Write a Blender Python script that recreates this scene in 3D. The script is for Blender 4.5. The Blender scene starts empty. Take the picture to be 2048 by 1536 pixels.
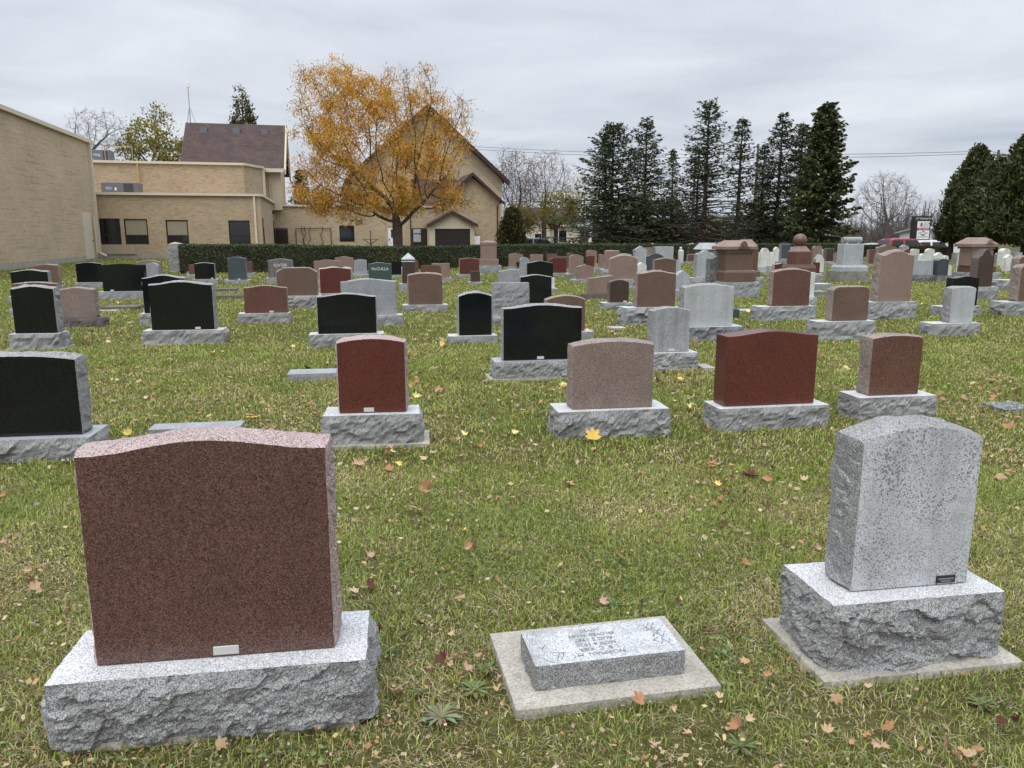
import bpy, bmesh, math, random
import numpy as np
from math import sin, cos, pi, radians, atan2, sqrt
from mathutils import Vector, Matrix, noise as mn

scene = bpy.context.scene
# ------------------------------------------------------------------ camera
CAM_H = 1.55
PITCH = radians(11.03)
FPX = 1539.0                      # focal length in pixels of the 2048 px wide photograph
cam_d = bpy.data.cameras.new("camera")
cam_d.sensor_fit = 'HORIZONTAL'; cam_d.sensor_width = 36.0
cam_d.lens = 36.0 * FPX / 2048.0
cam_d.clip_start = 0.05; cam_d.clip_end = 3000.0
cam = bpy.data.objects.new("camera", cam_d)
scene.collection.objects.link(cam)
cam.location = (0, 0, CAM_H)
cam.rotation_euler = (pi / 2 - PITCH, 0, 0)
scene.camera = cam

# ------------------------------------------------------------------ sky and sun
SUN_EL, SUN_AZ = radians(58), radians(205)     # azimuth clockwise from +Y
world = bpy.data.worlds.new("World"); scene.world = world
world.use_nodes = True
nt = world.node_tree; N = nt.nodes; L = nt.links
for n in list(N): N.remove(n)
def wn(t, **k):
    n = N.new(t)
    for a, b in k.items(): setattr(n, a, b)
    return n
out = wn('ShaderNodeOutputWorld')
sky = wn('ShaderNodeTexSky'); sky.sky_type = 'NISHITA'; sky.sun_disc = False
sky.sun_elevation = SUN_EL; sky.sun_rotation = SUN_AZ
bg1 = wn('ShaderNodeBackground'); bg1.inputs['Strength'].default_value = 0.10
L.new(sky.outputs[0], bg1.inputs['Color'])
tc = wn('ShaderNodeTexCoord'); sep = wn('ShaderNodeSeparateXYZ')
L.new(tc.outputs['Generated'], sep.inputs[0])
zc = wn('ShaderNodeMath', operation='MAXIMUM'); zc.inputs[1].default_value = 0.0
L.new(sep.outputs['Z'], zc.inputs[0])
za = wn('ShaderNodeMath', operation='ADD'); za.inputs[1].default_value = 0.10
L.new(zc.outputs[0], za.inputs[0])
dx = wn('ShaderNodeMath', operation='DIVIDE'); dy = wn('ShaderNodeMath', operation='DIVIDE')
L.new(sep.outputs['X'], dx.inputs[0]); L.new(za.outputs[0], dx.inputs[1])
L.new(sep.outputs['Y'], dy.inputs[0]); L.new(za.outputs[0], dy.inputs[1])
com = wn('ShaderNodeCombineXYZ')
L.new(dx.outputs[0], com.inputs[0]); L.new(dy.outputs[0], com.inputs[1])
nz = wn('ShaderNodeTexNoise'); nz.inputs['Scale'].default_value = 0.85
nz.inputs['Detail'].default_value = 6.0; nz.inputs['Roughness'].default_value = 0.52
nz.inputs['Distortion'].default_value = 0.4
L.new(com.outputs[0], nz.inputs['Vector'])
rp = wn('ShaderNodeValToRGB')
rp.color_ramp.elements[0].position = 0.28; rp.color_ramp.elements[0].color = (0.485, 0.535, 0.62, 1)
rp.color_ramp.elements[1].position = 0.74; rp.color_ramp.elements[1].color = (0.80, 0.83, 0.88, 1)
L.new(nz.outputs['Fac'], rp.inputs['Fac'])
zp = wn('ShaderNodeMath', operation='POWER'); zp.inputs[1].default_value = 2.4
L.new(zc.outputs[0], zp.inputs[0])
zm = wn('ShaderNodeMath', operation='MULTIPLY_ADD'); zm.inputs[1].default_value = 2.6; zm.inputs[2].default_value = 0.94
L.new(zp.outputs[0], zm.inputs[0])
bg2 = wn('ShaderNodeBackground')
L.new(rp.outputs[0], bg2.inputs['Color']); L.new(zm.outputs[0], bg2.inputs['Strength'])
mixs = wn('ShaderNodeMixShader'); mixs.inputs[0].default_value = 0.94
L.new(bg1.outputs[0], mixs.inputs[1]); L.new(bg2.outputs[0], mixs.inputs[2])
L.new(mixs.outputs[0], out.inputs['Surface'])
sun_d = bpy.data.lights.new("sun", 'SUN'); sun_d.energy = 1.5; sun_d.angle = radians(55)
sun_d.color = (1.0, 0.96, 0.90)
sun = bpy.data.objects.new("sun", sun_d); scene.collection.objects.link(sun)
sdir = Vector((sin(SUN_AZ) * cos(SUN_EL), cos(SUN_AZ) * cos(SUN_EL), sin(SUN_EL)))
sun.rotation_euler = sdir.to_track_quat('Z', 'Y').to_euler()
scene.view_settings.view_transform = 'Standard'; scene.view_settings.look = 'None'
scene.view_settings.exposure = 0.18; scene.view_settings.gamma = 1.0

# ------------------------------------------------------------------ measuring helpers
def ray(px, py):
    cx = (px - 1024) / FPX; cy = (768 - py) / FPX
    return Vector((cx, cos(PITCH) + cy * sin(PITCH), -sin(PITCH) + cy * cos(PITCH)))
def gp(px, py, z=0.0):
    d = ray(px, py); t = (z - CAM_H) / d.z
    return Vector((d.x * t, d.y * t, z))
def at(px, py, D):
    """point at forward distance D"""
    d = ray(px, py); t = D / d.y
    return Vector((d.x * t, D, CAM_H + d.z * t))
def on_plane(px, py, O, a):
    """(distance along, height) on the upright plane through O with direction a"""
    d = ray(px, py); ux, uy = cos(a), sin(a); nx, ny = -uy, ux
    t = (O[0] * nx + O[1] * ny) / (d.x * nx + d.y * ny)
    return ((d.x * t - O[0]) * ux + (d.y * t - O[1]) * uy, CAM_H + d.z * t)

# ------------------------------------------------------------------ object helpers
col = scene.collection
def tag(o, label=None, cat=None, group=None, kind=None):
    if label: o['label'] = label
    if cat: o['category'] = cat
    if group: o['group'] = group
    if kind: o['kind'] = kind
    return o
def empty(name, loc=(0, 0, 0), rz=0.0, label=None, cat=None, group=None):
    o = bpy.data.objects.new(name, None); col.objects.link(o)
    o.empty_display_size = 0.2
    o.location = loc; o.rotation_euler = (0, 0, rz)
    return tag(o, label, cat, group)
def mesh_obj(name, verts, faces, mats, parent=None, mi=None, smooth=False, fix=True, loc=None):
    me = bpy.data.meshes.new(name)
    me.from_pydata([tuple(v) for v in verts], [], faces)
    if not isinstance(mats, (list, tuple)): mats = [mats]
    for m in mats: me.materials.append(m)
    if mi is not None: me.polygons.foreach_set('material_index', mi)
    if fix:
        bm = bmesh.new(); bm.from_mesh(me)
        bmesh.ops.recalc_face_normals(bm, faces=bm.faces)
        bm.to_mesh(me); bm.free()
    if smooth: me.polygons.foreach_set('use_smooth', [True] * len(me.polygons))
    me.update()
    o = bpy.data.objects.new(name, me); col.objects.link(o)
    if parent: o.parent = parent
    if loc is not None: o.location = loc
    return o
class MB:
    """collects shapes into one mesh"""
    def __init__(s): s.v = []; s.f = []; s.m = []
    def add(s, vs, fs, m=0):
        b = len(s.v); s.v += [tuple(v) for v in vs]
        for f in fs: s.f.append(tuple(i + b for i in f)); s.m.append(m)
        return s
    def box(s, x0, x1, y0, y1, z0, z1, m=0):
        return s.add([(x0,y0,z0),(x1,y0,z0),(x1,y1,z0),(x0,y1,z0),(x0,y0,z1),(x1,y0,z1),(x1,y1,z1),(x0,y1,z1)],
            [(0,3,2,1),(4,5,6,7),(0,1,5,4),(1,2,6,5),(2,3,7,6),(3,0,4,7)], m)
    def bbox(s, x0, x1, y0, y1, z0, z1, b=0.01, m=0):
        """box with chamfered top and corners"""
        r = []
        for z, k in ((z0, 0), (z1 - b, 0), (z1, b)):
            ring = [(x0+b,y0),(x1-b,y0),(x1,y0+b),(x1,y1-b),(x1-b,y1),(x0+b,y1),(x0,y1-b),(x0,y0+b)]
            cx, cy = (x0+x1)/2, (y0+y1)/2
            for x, y in ring:
                r.append((x - (k if x > cx else -k), y - (k if y > cy else -k), z))
        fs = []
        for a in (0, 8):
            for i in range(8):
                j = (i + 1) % 8; fs.append((a+i, a+j, a+8+j, a+8+i))
        fs.append(tuple(range(16, 24))); fs.append(tuple(range(7, -1, -1)))
        return s.add(r, fs, m)
    def frus(s, x0, x1, y0, y1, z0, X0, X1, Y0, Y1, z1, m=0):
        return s.add([(x0,y0,z0),(x1,y0,z0),(x1,y1,z0),(x0,y1,z0),(X0,Y0,z1),(X1,Y0,z1),(X1,Y1,z1),(X0,Y1,z1)],
            [(0,3,2,1),(4,5,6,7),(0,1,5,4),(1,2,6,5),(2,3,7,6),(3,0,4,7)], m)
    def tube(s, p0, p1, r0, r1=None, n=8, m=0, cap=True):
        p0, p1 = Vector(p0), Vector(p1); r1 = r0 if r1 is None else r1
        d = (p1 - p0)
        if d.length < 1e-6: return s
        d.normalize()
        a = d.orthogonal().normalized(); b = d.cross(a)
        vs = []
        for p, r in ((p0, r0), (p1, r1)):
            for i in range(n):
                t = 2*pi*i/n; vs.append(p + a*(r*cos(t)) + b*(r*sin(t)))
        fs = [(i, (i+1) % n, n+(i+1) % n, n+i) for i in range(n)]
        if cap: fs += [tuple(range(n-1, -1, -1)), tuple(range(n, 2*n))]
        return s.add(vs, fs, m)
    def lathe(s, prof, n=20, c=(0,0,0), m=0):
        vs = []; fs = []
        for r, z in prof:
            for i in range(n):
                t = 2*pi*i/n; vs.append((c[0]+r*cos(t), c[1]+r*sin(t), c[2]+z))
        for k in range(len(prof)-1):
            for i in range(n):
                j = (i+1) % n; fs.append((k*n+i, k*n+j, (k+1)*n+j, (k+1)*n+i))
        fs.append(tuple(range(n-1, -1, -1))); fs.append(tuple(range((len(prof)-1)*n, len(prof)*n)))
        return s.add(vs, fs, m)
    def prism(s, pts, y0, y1, m=0):
        """polygon in x,z pushed along y"""
        n = len(pts)
        vs = [(x, y0, z) for x, z in pts] + [(x, y1, z) for x, z in pts]
        fs = [tuple(range(n)), tuple(range(2*n-1, n-1, -1))]
        fs += [(i, (i+1) % n, n+(i+1) % n, n+i) for i in range(n)]
        return s.add(vs, fs, m)
    def prismx(s, pts, x0, x1, m=0):
        n = len(pts)
        vs = [(x0, y, z) for y, z in pts] + [(x1, y, z) for y, z in pts]
        fs = [tuple(range(n)), tuple(range(2*n-1, n-1, -1))]
        fs += [(i, (i+1) % n, n+(i+1) % n, n+i) for i in range(n)]
        return s.add(vs, fs, m)
    def build(s, name, mats, parent=None, smooth=False, fix=True, loc=None):
        return mesh_obj(name, s.v, s.f, mats, parent, s.m, smooth, fix, loc)
def box_uv(o):
    """metre-sized texture coordinates by face direction"""
    me = o.data; uv = me.uv_layers.new(name='UVMap').data
    for p in me.polygons:
        n = p.normal
        for li in p.loop_indices:
            c = me.vertices[me.loops[li].vertex_index].co
            if abs(n.z) > 0.75: uv[li].uv = (c.x, c.y)
            elif abs(n.x) > abs(n.y): uv[li].uv = (c.y, c.z)
            else: uv[li].uv = (c.x, c.z)
    return o
def np_mesh(name, V, Fq, Ft, mat, parent=None, colors=None, smooth=False):
    """big mesh from arrays: quads Fq (n,4) and triangles Ft (n,3), colour per vertex"""
    me = bpy.data.meshes.new(name)
    Fq = np.zeros((0, 4), int) if Fq is None else np.asarray(Fq, int)
    Ft = np.zeros((0, 3), int) if Ft is None else np.asarray(Ft, int)
    nq, n3 = len(Fq), len(Ft)
    me.vertices.add(len(V)); me.vertices.foreach_set('co', np.asarray(V, np.float32).ravel())
    me.loops.add(nq * 4 + n3 * 3)
    me.loops.foreach_set('vertex_index', np.concatenate([Fq.ravel(), Ft.ravel()]).astype(np.int32))
    me.polygons.add(nq + n3)
    st = np.concatenate([np.arange(nq) * 4, nq * 4 + np.arange(n3) * 3]).astype(np.int32)
    me.polygons.foreach_set('loop_start', st)
    if smooth: me.polygons.foreach_set('use_smooth', np.ones(nq + n3, bool))
    me.materials.append(mat)
    if colors is not None:
        a = me.color_attributes.new('tint', 'FLOAT_COLOR', 'POINT')
        C4 = np.ones((len(V), 4), np.float32); C4[:, :3] = colors
        a.data.foreach_set('color', C4.ravel())
    me.update(calc_edges=True); me.validate()
    o = bpy.data.objects.new(name, me); col.objects.link(o)
    if parent: o.parent = parent
    return o

# ------------------------------------------------------------------ materials
def new_mat(name):
    m = bpy.data.materials.new(name); m.use_nodes = True
    nt = m.node_tree; b = nt.nodes['Principled BSDF']
    return m, nt, b
def nd(nt, t, **k):
    n = nt.nodes.new(t)
    for a, b in k.items(): setattr(n, a, b)
    return n
def ramp(nt, stops, interp='LINEAR'):
    r = nd(nt, 'ShaderNodeValToRGB'); cr = r.color_ramp; cr.interpolation = interp
    while len(cr.elements) < len(stops): cr.elements.new(0.5)
    for e, (p, c) in zip(cr.elements, stops):
        e.position = p; e.color = (c[0], c[1], c[2], 1)
    return r
def objcoord(nt, off=True):
    tc = nd(nt, 'ShaderNodeTexCoord')
    if not off: return tc.outputs['Object']
    oi = nd(nt, 'ShaderNodeObjectInfo')
    mu = nd(nt, 'ShaderNodeVectorMath', operation='SCALE'); mu.inputs['Scale'].default_value = 37.0
    cb = nd(nt, 'ShaderNodeCombineXYZ')
    for i in range(3): nt.links.new(oi.outputs['Random'], cb.inputs[i])
    nt.links.new(cb.outputs[0], mu.inputs[0])
    ad = nd(nt, 'ShaderNodeVectorMath', operation='ADD')
    nt.links.new(tc.outputs['Object'], ad.inputs[0]); nt.links.new(mu.outputs[0], ad.inputs[1])
    return ad.outputs[0]
def mixc(nt, fac, a, b, mode='MIX'):
    m = nd(nt, 'ShaderNodeMix', data_type='RGBA', blend_type=mode)
    for sock, val in ((0, fac), (6, a), (7, b)):
        if isinstance(val, (int, float)): m.inputs[sock].default_value = val
        elif isinstance(val, tuple): m.inputs[sock].default_value = (val[0], val[1], val[2], 1)
        else: nt.links.new(val, m.inputs[sock])
    return m.outputs[2]
def plain(name, c, rough=0.6, metal=0.0, var=0.12, scale=6.0, spec=0.5, bump=0.0):
    m, nt, b = new_mat(name)
    co = objcoord(nt)
    n = nd(nt, 'ShaderNodeTexNoise'); n.inputs['Scale'].default_value = scale; n.inputs['Detail'].default_value = 5
    nt.links.new(co, n.inputs['Vector'])
    r = ramp(nt, [(0.25, tuple(x * (1 - var) for x in c)), (0.75, tuple(min(1, x * (1 + var)) for x in c))])
    nt.links.new(n.outputs['Fac'], r.inputs[0]); nt.links.new(r.outputs[0], b.inputs['Base Color'])
    b.inputs['Roughness'].default_value = rough; b.inputs['Metallic'].default_value = metal
    b.inputs['Specular IOR Level'].default_value = spec
    if bump:
        bp = nd(nt, 'ShaderNodeBump'); bp.inputs['Strength'].default_value = bump; bp.inputs['Distance'].default_value = 0.01
        nt.links.new(n.outputs['Fac'], bp.inputs['Height']); nt.links.new(bp.outputs[0], b.inputs['Normal'])
    return m
def granite(name, cols, scale=260.0, rough=0.35, stain=0.0, stain_c=(0.10, 0.10, 0.09), streak=0.0,
            bump=0.0, spots=0.0, spec=0.5, cloud=0.12):
    """speckled stone: crystal cells of several colours, optional weathering"""
    m, nt, b = new_mat(name); lk = nt.links
    co = objcoord(nt)
    vo = nd(nt, 'ShaderNodeTexVoronoi'); vo.inputs['Scale'].default_value = scale * 1.55
    lk.new(co, vo.inputs['Vector'])
    sp = nd(nt, 'ShaderNodeSeparateColor'); lk.new(vo.outputs['Color'], sp.inputs[0])
    n = len(cols)
    r = ramp(nt, [((i + 0.5) / n, c) for i, c in enumerate(cols)])
    lk.new(sp.outputs[0], r.inputs[0])
    c = r.outputs[0]
    n2 = nd(nt, 'ShaderNodeTexNoise'); n2.inputs['Scale'].default_value = 3.5; n2.inputs['Detail'].default_value = 7
    n2.inputs['Roughness'].default_value = 0.65
    lk.new(co, n2.inputs['Vector'])
    r2 = ramp(nt, [(0.3, (1 - cloud,) * 3), (0.7, (1 + cloud,) * 3)]); lk.new(n2.outputs['Fac'], r2.inputs[0])
    c = mixc(nt, 1.0, c, r2.outputs[0], 'MULTIPLY')
    if streak:
        mp = nd(nt, 'ShaderNodeMapping'); mp.inputs['Scale'].default_value = (14, 14, 0.8); lk.new(co, mp.inputs[0])
        n3 = nd(nt, 'ShaderNodeTexNoise'); n3.inputs['Scale'].default_value = 1.0; n3.inputs['Detail'].default_value = 4
        lk.new(mp.outputs[0], n3.inputs['Vector'])
        r3 = ramp(nt, [(0.45, (0, 0, 0)), (0.72, (streak,) * 3)]); lk.new(n3.outputs['Fac'], r3.inputs[0])
        c = mixc(nt, r3.outputs[0], c, stain_c)
    if stain:
        n4 = nd(nt, 'ShaderNodeTexNoise'); n4.inputs['Scale'].default_value = 5.5; n4.inputs['Detail'].default_value = 9
        n4.inputs['Roughness'].default_value = 0.72
        lk.new(co, n4.inputs['Vector'])
        r4 = ramp(nt, [(0.48, (0, 0, 0)), (0.68, (stain,) * 3)]); lk.new(n4.outputs['Fac'], r4.inputs[0])
        c = mixc(nt, r4.outputs[0], c, stain_c)
    if spots:
        v2 = nd(nt, 'ShaderNodeTexVoronoi'); v2.inputs['Scale'].default_value = 95; v2.inputs['Randomness'].default_value = 1
        lk.new(co, v2.inputs['Vector'])
        n5 = nd(nt, 'ShaderNodeTexNoise'); n5.inputs['Scale'].default_value = 4.0; n5.inputs['Detail'].default_value = 3
        lk.new(co, n5.inputs['Vector'])
        th = nd(nt, 'ShaderNodeMath', operation='MULTIPLY_ADD'); th.inputs[1].default_value = 0.95; th.inputs[2].default_value = -0.20
        lk.new(n5.outputs['Fac'], th.inputs[0])
        lt = nd(nt, 'ShaderNodeMath', operation='LESS_THAN'); lk.new(v2.outputs['Distance'], lt.inputs[0]); lk.new(th.outputs[0], lt.inputs[1])
        ml = nd(nt, 'ShaderNodeMath', operation='MULTIPLY'); ml.inputs[1].default_value = spots; lk.new(lt.outputs[0], ml.inputs[0])
        c = mixc(nt, ml.outputs[0], c, (0.11, 0.115, 0.10))
    lk.new(c, b.inputs['Base Color'])
    b.inputs['Roughness'].default_value = rough; b.inputs['Specular IOR Level'].default_value = spec
    if bump:
        n6 = nd(nt, 'ShaderNodeTexNoise'); n6.inputs['Scale'].default_value = 55; n6.inputs['Detail'].default_value = 8
        n6.inputs['Roughness'].default_value = 0.7
        lk.new(co, n6.inputs['Vector'])
        bp = nd(nt, 'ShaderNodeBump'); bp.inputs['Strength'].default_value = bump; bp.inputs['Distance'].default_value = 0.012
        lk.new(n6.outputs['Fac'], bp.inputs['Height']); lk.new(bp.outputs[0], b.inputs['Normal'])
    return m
def tinted(name, rough=0.6, spec=0.3, transl=0.25, gain=1.0):
    """leaf material: colour carried by each leaf, thin enough to let light through"""
    m, nt, b = new_mat(name)
    a = nd(nt, 'ShaderNodeAttribute'); a.attribute_name = 'tint'
    c = a.outputs['Color']
    nt.links.new(c, b.inputs['Base Color'])
    b.inputs['Roughness'].default_value = rough; b.inputs['Specular IOR Level'].default_value = spec
    if transl:
        t = nd(nt, 'ShaderNodeBsdfTranslucent'); nt.links.new(c, t.inputs['Color'])
        ms = nd(nt, 'ShaderNodeMixShader'); ms.inputs[0].default_value = transl
        nt.links.new(b.outputs[0], ms.inputs[1]); nt.links.new(t.outputs[0], ms.inputs[2])
        nt.links.new(ms.outputs[0], nt.nodes['Material Output'].inputs['Surface'])
    return m
def glass_dark(name, c=(0.012, 0.013, 0.015)):
    m = plain(name, c, rough=0.06, var=0.2, spec=0.6); return m
def brick(name, c1, c2, mortar, bw=0.22, bh=0.075, sx=1.3):
    m, nt, b = new_mat(name); lk = nt.links
    uv = nd(nt, 'ShaderNodeUVMap')
    br = nd(nt, 'ShaderNodeTexBrick'); br.inputs['Scale'].default_value = 1.0
    br.inputs['Brick Width'].default_value = bw; br.inputs['Row Height'].default_value = bh
    br.inputs['Mortar Size'].default_value = 0.007; br.inputs['Mortar Smooth'].default_value = 0.3
    br.inputs['Color1'].default_value = (*c1, 1); br.inputs['Color2'].default_value = (*c2, 1)
    br.inputs['Mortar'].default_value = (*mortar, 1); br.inputs['Bias'].default_value = -0.25
    lk.new(uv.outputs[0], br.inputs['Vector'])
    # odd darker bricks and broad tone drift
    br2 = nd(nt, 'ShaderNodeTexBrick'); br2.inputs['Scale'].default_value = 1.0
    br2.inputs['Brick Width'].default_value = bw; br2.inputs['Row Height'].default_value = bh
    br2.inputs['Mortar Size'].default_value = 0.0; br2.inputs['Bias'].default_value = -0.86
    br2.inputs['Color1'].default_value = (1, 1, 1, 1); br2.inputs['Color2'].default_value = (0.42, 0.38, 0.34, 1)
    lk.new(uv.outputs[0], br2.inputs['Vector'])
    c = mixc(nt, 0.8, br.outputs[0], br2.outputs[0], 'MULTIPLY')
    n = nd(nt, 'ShaderNodeTexNoise'); n.inputs['Scale'].default_value = 0.35; n.inputs['Detail'].default_value = 8
    n.inputs['Roughness'].default_value = 0.7
    lk.new(uv.outputs[0], n.inputs['Vector'])
    r = ramp(nt, [(0.3, (0.84, 0.83, 0.82)), (0.7, (1.12, 1.12, 1.12))]); lk.new(n.outputs['Fac'], r.inputs[0])
    c = mixc(nt, 1.0, c, r.outputs[0], 'MULTIPLY')
    mp = nd(nt, 'ShaderNodeMapping'); mp.inputs['Scale'].default_value = (sx, 7.0, 1.0); lk.new(uv.outputs[0], mp.inputs[0])
    n3 = nd(nt, 'ShaderNodeTexNoise'); n3.inputs['Scale'].default_value = 1.6; n3.inputs['Detail'].default_value = 3
    lk.new(mp.outputs[0], n3.inputs['Vector'])
    r3 = ramp(nt, [(0.30, (0.62, 0.57, 0.52)), (0.44, (1.0, 1.0, 1.0)), (0.7, (1.1, 1.1, 1.08))]); lk.new(n3.outputs['Fac'], r3.inputs[0])
    c = mixc(nt, 0.6, c, r3.outputs[0], 'MULTIPLY')
    lk.new(c, b.inputs['Base Color']); b.inputs['Roughness'].default_value = 0.85
    return m
def shingle(name, cols):
    m, nt, b = new_mat(name); lk = nt.links
    uv = nd(nt, 'ShaderNodeUVMap')
    br = nd(nt, 'ShaderNodeTexBrick'); br.inputs['Scale'].default_value = 1.0
    br.inputs['Brick Width'].default_value = 0.32; br.inputs['Row Height'].default_value = 0.16
    br.inputs['Mortar Size'].default_value = 0.012
    br.inputs['Color1'].default_value = (*cols[0], 1); br.inputs['Color2'].default_value = (*cols[1], 1)
    br.inputs['Mortar'].default_value = (*cols[2], 1)
    lk.new(uv.outputs[0], br.inputs['Vector'])
    n = nd(nt, 'ShaderNodeTexNoise'); n.inputs['Scale'].default_value = 1.2; n.inputs['Detail'].default_value = 8
    lk.new(uv.outputs[0], n.inputs['Vector'])
    r = ramp(nt, [(0.3, (0.8, 0.8, 0.8)), (0.7, (1.15, 1.15, 1.15))]); lk.new(n.outputs['Fac'], r.inputs[0])
    c = mixc(nt, 1.0, br.outputs[0], r.outputs[0], 'MULTIPLY')
    lk.new(c, b.inputs['Base Color']); b.inputs['Roughness'].default_value = 0.9
    return m
M = {}
mn.seed_set(7)
# polished faces
M['mauve'] = granite('mauve_granite', [(0.024,0.013,0.011),(0.072,0.033,0.027),(0.105,0.050,0.040),(0.145,0.074,0.060),(0.20,0.118,0.097)], 245, 0.3)
M['red'] = granite('red_granite', [(0.02,0.008,0.007),(0.085,0.022,0.016),(0.13,0.033,0.023),(0.17,0.05,0.036)], 230, 0.28)
M['brown'] = granite('brown_granite', [(0.04,0.024,0.017),(0.115,0.068,0.047),(0.155,0.092,0.066),(0.20,0.127,0.093)], 230, 0.4)
M['redbrown'] = granite('red_brown_granite', [(0.018,0.01,0.008),(0.10,0.042,0.03),(0.15,0.065,0.045),(0.21,0.11,0.08)], 200, 0.32)
M['darkbrown'] = granite('dark_brown_granite', [(0.02,0.015,0.012),(0.06,0.036,0.026),(0.085,0.052,0.04)], 230, 0.35)
M['tan'] = granite('pink_tan_granite', [(0.11,0.072,0.056),(0.21,0.137,0.107),(0.265,0.18,0.145),(0.31,0.22,0.182)], 220, 0.5)
M['pink'] = granite('weathered_pink_granite', [(0.07,0.05,0.043),(0.19,0.135,0.115),(0.245,0.17,0.145),(0.33,0.25,0.22)], 210, 0.55, stain=0.35, stain_c=(0.12,0.105,0.085))
M['black'] = granite('black_granite', [(0.002,0.002,0.003),(0.004,0.0045,0.005),(0.007,0.008,0.0085),(0.018,0.022,0.023)], 330, 0.12, spec=0.42)
M['slate'] = granite('blue_grey_granite', [(0.025,0.035,0.042),(0.055,0.07,0.08),(0.085,0.10,0.11)], 230, 0.35)
M['green'] = granite('green_granite', [(0.02,0.04,0.035),(0.045,0.08,0.07),(0.07,0.11,0.095)], 230, 0.3)
M['greywave'] = granite('grey_mauve_granite', [(0.06,0.05,0.05),(0.13,0.11,0.11),(0.2,0.17,0.165)], 200, 0.35, streak=0.35, stain_c=(0.3,0.27,0.26))
M['grey'] = granite('grey_granite', [(0.06,0.062,0.066),(0.22,0.23,0.245),(0.32,0.335,0.355),(0.47,0.485,0.51)], 240, 0.6, stain=0.25)
M['greystain'] = granite('weathered_grey_granite', [(0.10,0.105,0.11),(0.26,0.27,0.285),(0.36,0.375,0.395),(0.5,0.515,0.535)], 230, 0.65, stain=0.4, streak=0.55, stain_c=(0.13,0.135,0.13))
M['greyspot'] = granite('lichen_spotted_grey_granite', [(0.30,0.305,0.32),(0.44,0.45,0.475),(0.54,0.555,0.58),(0.62,0.635,0.655)], 240, 0.65, stain=0.55, streak=0.4, stain_c=(0.25,0.25,0.235), spots=0.75)
M['pale'] = granite('pale_granite', [(0.2,0.21,0.215),(0.36,0.38,0.385),(0.46,0.48,0.485),(0.54,0.56,0.56)], 240, 0.6, stain=0.15, streak=0.3, stain_c=(0.2,0.2,0.18))
M['white'] = granite('white_marble', [(0.52,0.52,0.48),(0.62,0.62,0.58),(0.7,0.7,0.66)], 90, 0.7, stain=0.35, streak=0.5, stain_c=(0.30,0.29,0.23))
M['marble'] = granite('grey_veined_marble', [(0.28,0.30,0.31),(0.36,0.38,0.39),(0.44,0.455,0.465)], 60, 0.5, stain=0.3, streak=0.3, stain_c=(0.2,0.21,0.22))
M['mottled'] = granite('mottled_dark_stone', [(0.04,0.045,0.045),(0.11,0.115,0.115),(0.18,0.19,0.185),(0.3,0.31,0.3)], 40, 0.8, stain=0.7, stain_c=(0.06,0.065,0.06), bump=0.4)
M['mossy'] = granite('mossy_stone', [(0.16,0.155,0.13),(0.24,0.23,0.2),(0.33,0.32,0.28)], 60, 0.9, stain=0.75, stain_c=(0.10,0.095,0.06), bump=0.3)
# broken rock surfaces
M['r_grey'] = granite('grey_rock_face', [(0.075,0.075,0.075),(0.18,0.18,0.178),(0.255,0.255,0.252),(0.33,0.33,0.325),(0.45,0.45,0.445)], 260, 0.8, stain=0.3, stain_c=(0.10,0.105,0.10), bump=0.55)
M['r_pale'] = granite('pale_rock_face', [(0.07,0.072,0.074),(0.22,0.226,0.23),(0.32,0.327,0.33),(0.46,0.468,0.47)], 240, 0.85, stain=0.45, stain_c=(0.13,0.13,0.11), bump=0.6)
M['r_pink'] = granite('pink_rock_face', [(0.12,0.085,0.08),(0.32,0.225,0.215),(0.42,0.31,0.295),(0.54,0.44,0.42)], 240, 0.8, stain=0.35, stain_c=(0.26,0.25,0.235), bump=0.45)
M['r_brown'] = granite('brown_rock_face', [(0.06,0.045,0.04),(0.2,0.15,0.13),(0.3,0.23,0.2),(0.42,0.36,0.32)], 220, 0.85, stain=0.45, stain_c=(0.14,0.12,0.10), bump=0.55)
M['r_mauve'] = granite('mauve_rock_face', [(0.04,0.032,0.032),(0.12,0.095,0.09),(0.2,0.165,0.155)], 220, 0.85, stain=0.4, stain_c=(0.08,0.07,0.065), bump=0.55)
M['r_dark'] = granite('dark_rock_face', [(0.02,0.021,0.023),(0.10,0.105,0.115),(0.2,0.21,0.225),(0.36,0.37,0.39)], 240, 0.8, bump=0.5)
M['steeled'] = granite('sawn_grey_granite', [(0.22,0.222,0.224),(0.46,0.465,0.47),(0.60,0.605,0.61),(0.70,0.705,0.71)], 230, 0.7, spots=0.25, stain=0.12, stain_c=(0.22,0.21,0.19))
M['markertop'] = granite('weathered_marker_face', [(0.22,0.225,0.235),(0.40,0.41,0.425),(0.52,0.53,0.55),(0.62,0.63,0.65)], 230, 0.7, stain=0.9, stain_c=(0.21,0.21,0.205), streak=0.3, spots=0.3)
M['soil'] = plain('bare_soil', (0.12, 0.092, 0.06), 1.0, var=0.5, scale=30, bump=1.0, spec=0.1)
M['pipe'] = plain('tan_pipe', (0.36, 0.27, 0.13), 0.5)
M['steelblue'] = granite('sky_tinted_granite', [(0.2,0.205,0.22),(0.38,0.39,0.42),(0.5,0.52,0.55)], 230, 0.35)  # bluish-white sky reflection on polished base tops, put into the base colour
M['concrete'] = granite('footing_concrete', [(0.28,0.26,0.22),(0.36,0.335,0.285),(0.42,0.39,0.335)], 110, 0.9, stain=0.5, stain_c=(0.20,0.185,0.155), bump=0.3, cloud=0.2)
M['mossconc'] = granite('mossy_concrete', [(0.16,0.15,0.12),(0.23,0.215,0.18),(0.3,0.28,0.24)], 90, 0.95, stain=0.7, stain_c=(0.09,0.085,0.055), bump=0.4)
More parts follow.
